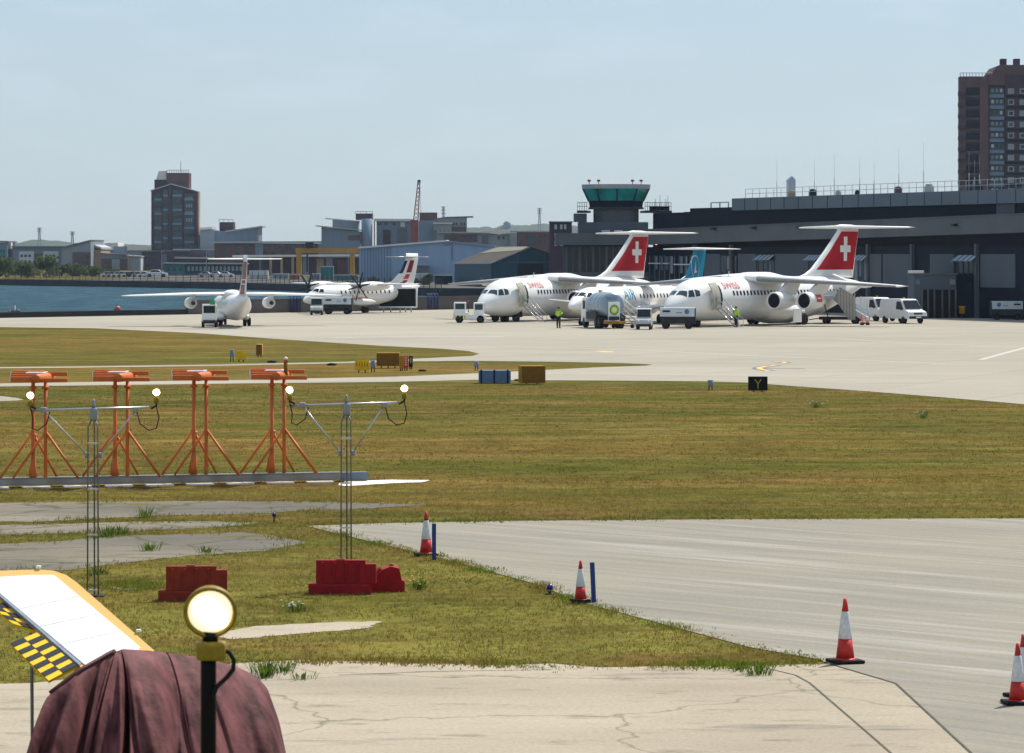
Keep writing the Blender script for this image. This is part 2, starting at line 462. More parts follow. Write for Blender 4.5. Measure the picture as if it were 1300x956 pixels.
def concrete_nodes(base, joint, stain):
    def f(noise, ramp, mix, bump, n, l, t, b):
        c = mix(ramp(noise(0.03, 5, (0.5, 1, 1)), [(0.35, 0.0), (0.7, 1.0)]), base, tuple(x * 0.86 for x in base))
        c = mix(ramp(noise(0.5, 6, (0.25, 1.6, 1), 0.7), [(0.48, 0.0), (0.74, 0.65)]), c, stain)
        c = mix(ramp(noise(0.10, 6, (0.12, 1.6, 1), 0.7, 0.3), [(0.55, 0.0), (0.68, 0.55)]), c, tuple(x * 0.8 for x in base))
        br = n.new('ShaderNodeTexBrick'); br.offset = 0
        br.inputs['Scale'].default_value = 1.0
        br.inputs['Brick Width'].default_value = 7.0; br.inputs['Row Height'].default_value = 7.0
        br.inputs['Mortar Size'].default_value = 0.045
        br.inputs['Color1'].default_value = (1, 1, 1, 1); br.inputs['Color2'].default_value = (0.93, 0.93, 0.93, 1); br.inputs['Mortar'].default_value = (joint, joint, joint, 1)
        mp = n.new('ShaderNodeMapping'); mp.inputs['Rotation'].default_value = (0, 0, 0.36)
        l.new(t, mp.inputs['Vector']); l.new(mp.outputs[0], br.inputs['Vector'])
        c = mix(1.0, c, br.outputs['Color'], 'MULTIPLY')
        fine = noise(6, 5, (1, 1, 1), 0.7)
        c = mix(1.0, c, ramp(fine, [(0.3, 0.9), (0.7, 1.06)]), 'MULTIPLY')
        bump(fine, 0.25, 0.01)
        b.inputs['Roughness'].default_value = 0.8
        return c
    return f
ground_mat('apron', concrete_nodes((0.385, 0.355, 0.295), 0.74, (0.27, 0.25, 0.215)))
def pad_nodes(noise, ramp, mix, bump, n, l, t, b):
    c = mix(ramp(noise(0.12, 5, (0.6, 1, 1)), [(0.35, 0.0), (0.7, 1.0)]), (0.300, 0.278, 0.222), (0.250, 0.236, 0.198))
    c = mix(ramp(noise(1.5, 6, (0.07, 1.5, 1), 0.75, 0.80), [(0.46, 0.0), (0.70, 0.85)]), c, (0.20, 0.19, 0.175))
    c = mix(ramp(noise(0.9, 5, (0.08, 1.3, 1), 0.7, 0.76), [(0.52, 0.0), (0.72, 0.7)]), c, (0.42, 0.40, 0.37))
    fine = noise(14, 5, (1, 1, 1), 0.7)
    c = mix(1.0, c, ramp(fine, [(0.3, 0.85), (0.7, 1.08)]), 'MULTIPLY')
    bump(noise(6, 5, (0.1, 2.0, 1), 0.7, 0.80), 0.35, 0.02)
    return c
ground_mat('pad', pad_nodes)
def path_nodes(noise, ramp, mix, bump, n, l, t, b):
    c = mix(ramp(noise(0.3, 5, (0.5, 1, 1)), [(0.35, 0.0), (0.7, 1.0)]), (0.42, 0.365, 0.285), (0.32, 0.28, 0.22))
    c = mix(ramp(noise(1.3, 6, (0.5, 1.3, 1), 0.7), [(0.56, 0.0), (0.70, 0.7)]), c, (0.15, 0.14, 0.10))
    c = mix(ramp(noise(0.35, 6, (0.3, 1.3, 1), 0.7), [(0.60, 0.0), (0.70, 0.8)]), c, (0.17, 0.155, 0.135))
    v = n.new('ShaderNodeTexVoronoi'); v.feature = 'DISTANCE_TO_EDGE'; v.inputs['Scale'].default_value = 0.16
    wp_ = n.new('ShaderNodeVectorMath'); wp_.operation = 'ADD'
    nn_ = n.new('ShaderNodeTexNoise'); nn_.inputs['Scale'].default_value = 1.1; nn_.inputs['Detail'].default_value = 4
    sc_ = n.new('ShaderNodeVectorMath'); sc_.operation = 'SCALE'; sc_.inputs['Scale'].default_value = 0.9
    l.new(t, nn_.inputs['Vector']); l.new(nn_.outputs['Color'], sc_.inputs[0]); l.new(t, wp_.inputs[0]); l.new(sc_.outputs[0], wp_.inputs[1]); l.new(wp_.outputs[0], v.inputs['Vector'])
    c = mix(ramp(v.outputs['Distance'], [(0.0, 0.5), (0.007, 0.0)]), c, (0.07, 0.07, 0.035))
    fine = noise(14, 5, (1, 1, 1), 0.7)
    c = mix(1.0, c, ramp(fine, [(0.3, 0.82), (0.7, 1.1)]), 'MULTIPLY')
    bump(fine, 0.4, 0.02)
    return c
ground_mat('old_concrete', path_nodes)
def tarmac_nodes(noise, ramp, mix, bump, n, l, t, b):
    c = mix(ramp(noise(0.22, 5, (0.5, 1, 1)), [(0.38, 0.0), (0.64, 1.0)]), (0.15, 0.138, 0.12), (0.235, 0.208, 0.165))
    c = mix(ramp(noise(0.9, 6, (0.5, 1.3, 1), 0.75), [(0.50, 0.0), (0.66, 0.9)]), c, (0.12, 0.115, 0.085))
    c = mix(ramp(noise(0.45, 6, (0.3, 1.3, 1), 0.75), [(0.58, 0.0), (0.66, 0.9)]), c, (0.11, 0.115, 0.02))
    v = n.new('ShaderNodeTexVoronoi'); v.feature = 'DISTANCE_TO_EDGE'; v.inputs['Scale'].default_value = 0.3
    wp_ = n.new('ShaderNodeVectorMath'); wp_.operation = 'ADD'
    nn_ = n.new('ShaderNodeTexNoise'); nn_.inputs['Scale'].default_value = 1.1; nn_.inputs['Detail'].default_value = 4
    sc_ = n.new('ShaderNodeVectorMath'); sc_.operation = 'SCALE'; sc_.inputs['Scale'].default_value = 0.9
    l.new(t, nn_.inputs['Vector']); l.new(nn_.outputs['Color'], sc_.inputs[0]); l.new(t, wp_.inputs[0]); l.new(sc_.outputs[0], wp_.inputs[1]); l.new(wp_.outputs[0], v.inputs['Vector'])
    c = mix(ramp(v.outputs['Distance'], [(0.0, 0.75), (0.03, 0.0)]), c, (0.07, 0.07, 0.035))
    fine = noise(14, 5, (1, 1, 1), 0.7)
    c = mix(1.0, c, ramp(fine, [(0.3, 0.8), (0.7, 1.12)]), 'MULTIPLY')
    bump(fine, 0.4, 0.02)
    return c
ground_mat('old_tarmac', tarmac_nodes)
def water_nodes(noise, ramp, mix, bump, n, l, t, b):
    b.inputs['Roughness'].default_value = 0.45
    b.inputs['Specular IOR Level'].default_value = 0.05
    wv = noise(0.9, 6, (0.5, 0.25, 1), 0.75)
    bump(wv, 1.0, 3.0)
    return mix(ramp(noise(0.55, 6, (0.5, 0.09, 1), 0.8), [(0.42, 0.0), (0.62, 1.0)]), (0.008, 0.055, 0.088), (0.030, 0.125, 0.175))
ground_mat('water', water_nodes)

# ------------------------------------------------------------------ ground, water, pavements
def sheet(name, pts, z, m, kind='structure'):
    vs = [Vector((p[0], p[1], z)) for p in pts]
    tri = tessellate_polygon([[Vector((p[0], p[1], 0)) for p in pts]])
    mb = MB(); mb.add(vs, [tuple(t) for t in tri])
    o = mb.build(name, m)
    # every sheet faces up
    me = o.data
    bm = bmesh.new(); bm.from_mesh(me)
    for f in bm.faces:
        if f.normal.z < 0: f.normal_flip()
    bm.to_mesh(me); bm.free()
    return struct(o, kind)

NEAR_Q = [(-690, 300), (-80, 306), (-49.5, 344), (-4.4, 398), (30, 439)]
FAR_Q = [(30, 600), (-12.4, 619), (-52, 722), (-67, 753), (-119, 825), (-160, 880), (-690, 1000)]
sheet('ground', [(-690, -30), (690, -30), (690, 4380), (-690, 4380)] + FAR_Q[::-1] + NEAR_Q[::-1], 0.0, 'grass')
sheet('water', [(-690, 290), (60, 290), (60, 1010), (-690, 1010)], -1.3, 'water')
def wall_strip(name, line, z0, z1, th, m):
    mb = MB()
    for a, b in zip(line, line[1:]):
        a = Vector((a[0], a[1], 0)); b = Vector((b[0], b[1], 0))
        d = (b - a).normalized(); nn = Vector((-d.y, d.x, 0)) * th
        vs = [a, b, b + nn, a + nn]
        mb.add([v + Vector((0, 0, z0)) for v in vs] + [v + Vector((0, 0, z1)) for v in vs],
               [(0, 1, 2, 3), (4, 7, 6, 5), (0, 4, 5, 1), (1, 5, 6, 2), (2, 6, 7, 3), (3, 7, 4, 0)])
    return mb.build(name, m)
struct(wall_strip('quay_edge', FAR_Q, -3.0, 0.12, 0.8, 'quay_dark'))
struct(wall_strip('quay_edge', NEAR_Q, -3.0, -0.01, 0.6, 'quay_dark'))

def poly(px): return [tuple(G(x, y).xy) for x, y in px]
AP_LOW = [(-80, 414), (0, 415.5), (120, 417), (250, 423), (330, 429), (410, 434.5), (480, 439), (560, 443), (595, 446), (609, 449.5),
          (600, 452), (540, 455), (440, 459.5), (280, 463), (100, 465.4), (-80, 467), (-80, 468.5), (100, 467), (280, 464.6), (440, 461.2), (530, 459), (600, 458.5),
          (700, 459.5), (790, 461.3), (828, 463), (820, 464.4), (760, 466.5), (690, 470), (610, 474), (500, 478.5), (310, 482.5), (0, 487), (-80, 488),
          (-80, 492), (0, 491), (310, 487), (500, 485), (600, 482.6), (690, 483), (800, 483.6), (900, 484.5), (950, 486), (1000, 490), (1100, 497), (1200, 505), (1300, 513.5), (1420, 524)]
apron_pts = poly(AP_LOW) + [(90, 200), (110, 520), (34, 442)] + [(30, 438.5), (-4.4, 397.5), (-49.5, 343.5), (-80, 305.8)]
sheet('apron', apron_pts, 0.012, 'apron')
PAD = [(388, 668), (500, 664.5), (640, 662), (900, 660), (1300, 658.5), (1400, 658), (1400, 850), (1400, 1010), (1290, 1010), (1136, 868), (1052, 843.5), (1040, 838), (950, 822), (850, 795), (740, 766), (680, 742), (560, 709), (470, 688)]
sheet('taxiway', poly(PAD), 0.012, 'pad')
LOWP = [(1054, 843.8), (1137, 868), (1290, 1010), (-200, 1010), (-200, 872), (40, 868), (200, 850), (310, 842), (380, 838.5), (460, 840), (560, 843.5), (640, 845), (700, 843), (760, 848), (860, 846), (950, 846), (1000, 844.5)]
sheet('path', poly(LOWP), 0.008, 'old_concrete')
def ragged(px, n=7, amp=1.4, seed=1):
    r = random.Random(seed); out = []
    for a, b in zip(px, px[1:] + px[:1]):
        for k in range(n):
            t = k / n
            out.append((a[0] + (b[0] - a[0]) * t + r.uniform(-amp, amp) * 5, a[1] + (b[1] - a[1]) * t + r.uniform(-amp, amp) * (0.4 if k else 0)))
    return out
OLD = [
    [(-60, 640), (120, 637), (280, 636), (380, 637), (470, 639), (540, 641), (470, 646), (380, 648), (330, 652), (200, 655), (60, 662), (-60, 664)],
    [(-60, 668), (60, 666), (160, 663), (260, 662), (330, 664), (300, 668), (230, 672), (120, 676), (-60, 682)],
    [(-60, 694), (60, 688), (140, 682), (240, 678), (310, 676), (345, 680), (388, 690), (330, 700), (240, 706), (150, 716), (90, 724), (-60, 728)],
    [(130, 745), (160, 742), (185, 745), (160, 750)],
    [(250, 806), (330, 795), (400, 791), (480, 789), (470, 798), (380, 805), (300, 812)],
]
for k, p in enumerate(OLD):
    sheet('pavement', poly(ragged(p, 6, 1.2, k)), 0.006 + 0.0003 * k, 'old_tarmac' if k < 3 else 'old_concrete')
STRIP = [(430, 616.5), (437, 611.5), (500, 609.5), (546, 610), (540, 612.5), (500, 614), (440, 617.5)]
sheet('pavement', poly(ragged(STRIP, 4, 0.5, 9)), 0.014, 'ant_white')
sheet('path', poly([(-80, 500), (0, 503), (22, 505.5), (30, 507.5), (20, 509), (-80, 511)]), 0.010, 'apron')

YARD = [(30, 601.5), (-12.0, 620.5), (-51.6, 723.5), (-66.6, 754.5), (-96, 800), (-100, 960), (120, 960), (140, 601.5)]
ground_mat('yard', lambda noise, ramp, mix, bump, n, l, t, b: mix(ramp(noise(0.15, 5), [(0.4, 0.0), (0.6, 1.0)]), (0.085, 0.085, 0.085), (0.14, 0.13, 0.115)))
sheet('road', YARD, 0.01, 'yard')
# apron paint: yellow chevron marks with dark edging, one long white line
def stripe(name, pts, wd, z, m):
    pts = [Vector((p[0], p[1], z)) for p in pts]
    mb = MB(); L = []
    for i, p in enumerate(pts):
        t = (pts[min(i + 1, len(pts) - 1)] - pts[max(i - 1, 0)]).normalized()
        nn = Vector((-t.y, t.x, 0)) * wd / 2
        L += [p - nn, p + nn]
    mb.add(L, [(2 * i, 2 * i + 2, 2 * i + 3, 2 * i + 1) for i in range(len(pts) - 1)])
    return struct(mb.build(name, m))
mat('paint_yellow', (0.72, 0.46, 0.10), 0.7, var=0.2, scale=2)
mat('paint_dark', (0.13, 0.13, 0.15), 0.8, var=0.2, scale=2)
mat('paint_white', (0.43, 0.415, 0.37), 0.7, var=0.12, scale=1)
mat('paint_faint', (0.37, 0.345, 0.31), 0.8, var=0.12, scale=1)
for wd, z, m in ((2.4, 0.016, 'paint_dark'), (0.9, 0.020, 'paint_yellow')):
    stripe('marking', poly([(985, 464.2), (972, 465.6), (963, 467.4), (966, 469.2), (976, 471)]), wd * 0.34, z, m)
    stripe('marking', poly([(984, 459.3), (994, 459.9), (998, 460.4), (992, 461.4)]), wd * 0.3, z, m)
stripe('marking', poly([(975, 468), (1000, 468.3), (1022, 468.2)]), 0.8, 0.016, 'paint_dark')
stripe('marking', poly([(760, 446), (772, 446.8), (770, 447.4)]), 0.8, 0.016, 'paint_yellow')
stripe('marking', poly([(1245, 457), (1300, 442), (1330, 434)]), 0.4, 0.016, 'paint_white')
stripe('marking', poly([(960, 428), (1060, 430), (1180, 437), (1300, 441)]), 0.5, 0.016, 'paint_faint')
stripe('marking', poly([(640, 440), (800, 444), (960, 452), (1200, 462)]), 0.5, 0.016, 'paint_faint')
stripe('marking', poly([(420, 429), (480, 428), (560, 427.5), (640, 428)]), 1.6, 0.016, 'paint_faint')
for px in ([(1054, 844), (1137, 868.5), (1290, 1010)],):
    stripe('joint', poly(px), 0.035, 0.017, 'joint_fill')
stripe('joint', poly([(960, 846), (1010, 858), (1028, 868), (1100, 930), (1180, 1000)]), 0.035, 0.013, 'joint_fill')
stripe('joint', poly([(430, 858), (560, 853), (700, 851)]), 0.03, 0.013, 'joint_fill')

# ------------------------------------------------------------------ grass tufts (stuff)
def inside(pts, poly_):
    x, y = pts[:, 0], pts[:, 1]
    r = np.zeros(len(pts), bool)
    n = len(poly_); j = n - 1
    for i in range(n):
        xi, yi = poly_[i]; xj, yj = poly_[j]
        c = ((yi > y) != (yj > y)) & (x < (xj - xi) * (y - yi) / (yj - yi + 1e-12) + xi)
        r ^= c; j = i
    return r
PAVES = [poly(PAD), poly(LOWP), apron_pts] + [poly(ragged(p, 6, 1.2, k)) for k, p in enumerate(OLD)] + [poly(STRIP)]
def tufts(name, n, y0, y1, h0, h1, wd, m, blades=3, spread=0.05, keep_on_paving=0.0, power=1.0):
    y = y0 + (y1 - y0) * rng.random(n) ** power
    x = (rng.random(n) * 2 - 1) * (y * 0.155 + 1.5)
    p = np.stack([x, y], 1)
    on = np.zeros(n, bool)
    for q in PAVES: on |= inside(p, q)
    keep = ~on | (rng.random(n) < keep_on_paving)
    clump = np.sin(x * 1.3 + 2 * np.sin(y * 0.7)) * np.cos(y * 0.9 + 1.7 * np.sin(x * 0.6)) + rng.random(n) * 1.4
    keep &= clump > 0.1
    x, y = x[keep], y[keep]; k = len(x)
    hh = h0 + (h1 - h0) * rng.random(k) ** 2
    V = []; 
    for b in range(blades):
        a = rng.random(k) * 2 * np.pi
        bx = x + (rng.random(k) - .5) * spread; by = y + (rng.random(k) - .5) * spread
        lx = (rng.random(k) - .5) * hh * 1.4; ly = (rng.random(k) - .5) * hh * 1.4
        hb = hh * (0.6 + 0.4 * rng.random(k))
        c, s_ = np.cos(a) * wd / 2, np.sin(a) * wd / 2
        z0 = np.full(k, -0.01)
        V.append(np.stack([np.stack([bx - c, by - s_, z0], 1), np.stack([bx + c, by + s_, z0], 1), np.stack([bx + lx, by + ly, hb], 1)], 1))
    V = np.concatenate(V).reshape(-1, 3)
    me = bpy.data.meshes.new(name)
    nf = len(V) // 3
    me.vertices.add(len(V)); me.vertices.foreach_set('co', V.astype(np.float32).ravel())
    me.loops.add(nf * 3); me.loops.foreach_set('vertex_index', np.arange(nf * 3, dtype=np.int32))
    me.polygons.add(nf); me.polygons.foreach_set('loop_start', np.arange(0, nf * 3, 3, dtype=np.int32))
    me.update(); me.validate()
    me.materials.append(M[m])
    o = bpy.data.objects.new(name, me); C.objects.link(o)
    o['kind'] = 'stuff'; o['label'] = 'short dry green and straw coloured grass'
    return o
tufts('grass', 90000, 44, 100, 0.02, 0.085, 0.016, 'blade', 3, 0.09)
tufts('grass', 40000, 98, 170, 0.02, 0.06, 0.05, 'blade', 3, 0.25)
tufts('grass', 45000, 44, 96, 0.03, 0.09, 0.024, 'straw_blade', 2, 0.06)
tufts('grass', 16000, 44, 84, 0.02, 0.08, 0.016, 'fresh_blade', 3, 0.07)
# denser fringe along the pavement edges
def fringe(line, n, wd, h0, h1, bw):
    pts = poly(line); out = []
    seg = [(Vector(a), Vector(b)) for a, b in zip(pts, pts[1:])]
    tot = sum((b - a).length for a, b in seg)
    V = []
    for a, b in seg:
        k = max(1, int(n * (b - a).length / tot))
        for _ in range(k):
            t = random.random(); p = a + (b - a) * t
            q = (p.x + random.gauss(0, wd), p.y + random.gauss(0, wd * 1.5))
            cl = noise.noise(Vector((p.x * 1.1, p.y * 0.8, wd))) + 0.45 * noise.noise(Vector((p.x * 4.1, p.y * 3.0, 3)))
            if cl < random.uniform(-.45, .15): continue
            h = random.uniform(h0, h1) * (0.45 + 1.3 * max(0, cl))
            for _b in range(3):
                an = random.random() * 6.28; c, s_ = math.cos(an) * bw / 2, math.sin(an) * bw / 2
                ox, oy = random.uniform(-.05, .05), random.uniform(-.05, .05)
                V += [(q[0] + ox - c, q[1] + oy - s_, 0), (q[0] + ox + c, q[1] + oy + s_, 0), (q[0] + ox + random.uniform(-.6, .6) * h, q[1] + oy + random.uniform(-.6, .6) * h, h)]
    me = bpy.data.meshes.new('grass'); me.from_pydata(V, [], [(i, i + 1, i + 2) for i in range(0, len(V), 3)])
    me.materials.append(M['fresh_blade'])
    o = bpy.data.objects.new('grass', me); C.objects.link(o)
    o['kind'] = 'stuff'; o['label'] = 'ragged grass growing over the pavement edge'
fringe([(388, 668), (470, 688), (560, 709), (680, 742), (740, 766), (850, 795), (950, 822), (1040, 838)], 3500, 0.16, 0.03, 0.11, 0.02)
fringe([(1040, 841), (950, 846), (860, 846), (760, 848), (640, 845), (460, 840), (310, 842), (200, 850)], 2600, 0.18, 0.04, 0.14, 0.02)
fringe([(388, 667), (640, 661), (900, 659), (1300, 657.5)], 1800, 0.22, 0.03, 0.10, 0.03)
for k, p in enumerate(OLD[:4]): fringe(p, 900, 0.25, 0.03, 0.12, 0.022)

# ------------------------------------------------------------------ text on surfaces
def text_polys(body, size, cuts=2):
    cu = bpy.data.curves.new('lettering', 'FONT'); cu.body = body; cu.size = size; cu.resolution_u = 3
    o = bpy.data.objects.new('lettering', cu); C.objects.link(o)
    dg = bpy.context.evaluated_depsgraph_get()
    me = bpy.data.meshes.new_from_object(o.evaluated_get(dg))
    bpy.data.objects.remove(o)
    bm = bmesh.new(); bm.from_mesh(me)
    bmesh.ops.triangulate(bm, faces=bm.faces[:])
    if cuts: bmesh.ops.subdivide_edges(bm, edges=bm.edges[:], cuts=cuts, use_grid_fill=True)
    bmesh.ops.triangulate(bm, faces=bm.faces[:])
    bm.verts.index_update()
    vs = [(v.co.x, v.co.y) for v in bm.verts]; fs = [tuple(v.index for v in f.verts) for f in bm.faces]
    bm.free(); bpy.data.meshes.remove(me)
    return vs, fs

# ------------------------------------------------------------------ aircraft
class Fuselage:
    def __init__(s, st):
        s.st = sorted(st, key=lambda q: -q[0])          # from the nose (x = 0) aft
        s.xs = np.array([-q[0] for q in s.st]); s.v = np.array([q[1:] for q in s.st])
        m = np.zeros_like(s.v)
        dx = np.diff(s.xs)[:, None]; sl = np.diff(s.v, axis=0) / dx
        m[1:-1] = np.where(sl[:-1] * sl[1:] > 0, 2 * sl[:-1] * sl[1:] / (sl[:-1] + sl[1:] + 1e-12), 0)
        m[0], m[-1] = sl[0], sl[-1]
        s.m = m
    def at(s, x):
        u = min(max(-x, s.xs[0]), s.xs[-1])
        i = min(max(int(np.searchsorted(s.xs, u)) - 1, 0), len(s.xs) - 2)
        h = s.xs[i + 1] - s.xs[i]; t = (u - s.xs[i]) / h
        return ((2*t**3 - 3*t**2 + 1) * s.v[i] + (t**3 - 2*t**2 + t) * h * s.m[i] + (-2*t**3 + 3*t**2) * s.v[i+1] + (t**3 - t**2) * h * s.m[i+1])
    def pt(s, x, deg, off=0.0):
        zc, ry, rz = s.at(x); a = R(deg)
        return Vector((x, (ry + off) * math.cos(a), zc + (rz + off) * math.sin(a)))
    def body(s, n=32, step=0.35):
        mb = MB(); L = s.xs[-1]; k = int(L / step)
        xs = [-L * (i / k) for i in range(k + 1)]
        xs = [0, -0.03, -0.08, -0.16] + xs[1:]
        xs = sorted(set(round(x, 3) for x in xs), reverse=True)
        mb.loft([[s.pt(x, 360 * j / n) for j in range(n)] for x in xs])
        return mb
    def patch(s, mb, c4, off=0.012, nu=5, nv=5):        # c4: four corners (x, degrees)
        def f(u, v):
            a = [c4[0][i] * (1-u) * (1-v) + c4[1][i] * u * (1-v) + c4[2][i] * u * v + c4[3][i] * (1-u) * v for i in (0, 1)]
            return s.pt(a[0], a[1], off)
        return mb.grid(f, nu, nv)
    def rect(s, mb, x0, x1, z0, z1, off=0.012, side=1):
        def ang(x, z):
            zc, ry, rz = s.at(x); a = math.degrees(math.asin(max(-1, min(1, (z - zc) / rz))))
            return a if side > 0 else 180 - a
        return s.patch(mb, [(x0, ang(x0, z0)), (x1, ang(x1, z0)), (x1, ang(x1, z1)), (x0, ang(x0, z1))], off, 2, 5)
    def text(s, body, size, x0, z0, off=0.02, shear=0.0):
        vs, fs = text_polys(body, size)
        mb = MB(); out = []
        for u, v in vs:
            x = x0 - u - v * shear
            zc, ry, rz = s.at(x)
            a0 = math.asin((z0 - zc) / rz)
            out.append(s.pt(x, math.degrees(a0 + v / rz), off))
        return mb.add(out, fs)

def airfoil(xle, y, z, chord, tk, n=9, vertical=False):
    up, lo = [], []
    for i in range(n + 1):
        t = 0.5 * (1 - math.cos(math.pi * i / n))
        h = tk * chord * 5 * (0.2969 * math.sqrt(t) - 0.126 * t - 0.3516 * t**2 + 0.2843 * t**3 - 0.1036 * t**4)
        up.append((t, h)); lo.append((t, -h))
    ring = up[::-1] + lo[1:]
    ring[0] = (1, 0.003 * chord)
    pts = []
    for t, h in ring:
        if vertical: pts.append(Vector((xle - t * chord, y + h, z)))
        else: pts.append(Vector((xle - t * chord, y, z + h)))
    return pts
def wing_mb(stations):                           # (x_le, y, z, chord, thickness)
    mb = MB(); mb.loft([airfoil(*s) for s in stations]); return mb
def fin_mb(stations):                            # (x_le, z, chord, thickness)
    mb = MB(); mb.loft([airfoil(s[0], 0, s[1], s[2], s[3], vertical=True) for s in stations]); return mb
class Fin:
    def __init__(s, st): s.st = st
    def at(s, z):
        zs = [q[1] for q in s.st]
        return [float(np.interp(z, zs, [q[i] for q in s.st])) for i in (0, 2, 3)]
    def pt(s, f, z, side, off):
        xle, ch, tk = s.at(z)
        f = max(f, 0.0)
        h = tk * ch * 5 * (0.2969 * math.sqrt(f) - 0.126 * f - 0.3516 * f**2 + 0.2843 * f**3 - 0.1036 * f**4) if f < 0.999 else 0.003 * ch
        return Vector((xle - f * ch, side * (h + off), z))
    def ptx(s, x, z, side, off):
        xle, ch, tk = s.at(z); return s.pt(min(1, max(0, (xle - x) / ch)), z, side, off)
RX = Matrix.Rotation(R(-90), 4, 'Y')             # local z -> -x (aft)
def nacelle(x, y, z, r, L, parent, red=False):
    Mx = Matrix.Translation((x, y, z)) @ RX
    prof = [(r * 0.80, 0.18), (r * 0.82, 0.05), (r * 0.90, 0.0), (r * 0.97, 0.08), (r, L * 0.25), (r * 0.99, L * 0.5), (r * 0.86, L * 0.78), (r * 0.66, L), (r * 0.60, L * 0.98)]
    e = MB().lathe(prof, 24, Mx).build('engine', 'white_paint', parent)
    MB().lathe([(r * 0.80, 0.17), (r * 0.79, 0.45), (0.0001, 0.46)], 24, Mx).build('intake', 'intake_dark', e)
    MB().lathe([(0.0001, 0.18), (r * 0.12, 0.25), (r * 0.22, 0.44)], 14, Mx).build('spinner', 'grey_metal', e)
    MB().lathe([(r * 0.61, L * 0.97), (r * 0.5, L * 0.8), (0.0001, L * 0.8)], 20, Mx).build('exhaust', 'intake_dark', e)
    MB().lathe([(r * 0.42, L * 0.82), (r * 0.33, L * 1.12), (0.0001, L * 1.22)], 16, Mx).build('exhaust_cone', 'dark_metal', e)
    return e
def gear(x, y, zc, r, wd, gap, parent, top):
    Mw = Matrix.Rotation(R(90), 4, 'X')
    g = MB().tube([(x, y, top), (x, y, zc)], 0.09, 8).tube([(x, y - gap - 0.05, zc), (x, y + gap + 0.05, zc)], 0.07, 8).tube([(x - 0.7, y, top), (x, y, zc + 0.3)], 0.05, 6).build('landing_gear', 'gse_grey', parent)
    for s in (-1, 1):
        m4 = Matrix.Translation((x, y + s * gap, zc)) @ Mw
        MB().lathe([(r * 0.55, -wd / 2), (r * 0.9, -wd / 2), (r, -wd * 0.3), (r, wd * 0.3), (r * 0.9, wd / 2), (r * 0.55, wd / 2)], 20, m4).build('wheel', 'black_rubber', g)
    return g
def window_row(f, parent, xs, z, wd, ht, side=1):
    mb = MB(); f.rect(mb, xs[0] + wd / 2, xs[0] - wd / 2, z - ht / 2, z + ht / 2, 0.012, side)
    o = mb.build('cabin_window', 'dark_glass', parent)
    for x in xs[1:]: place(o, (x - xs[0], 0, 0), parent, 'cabin_window')
    return o

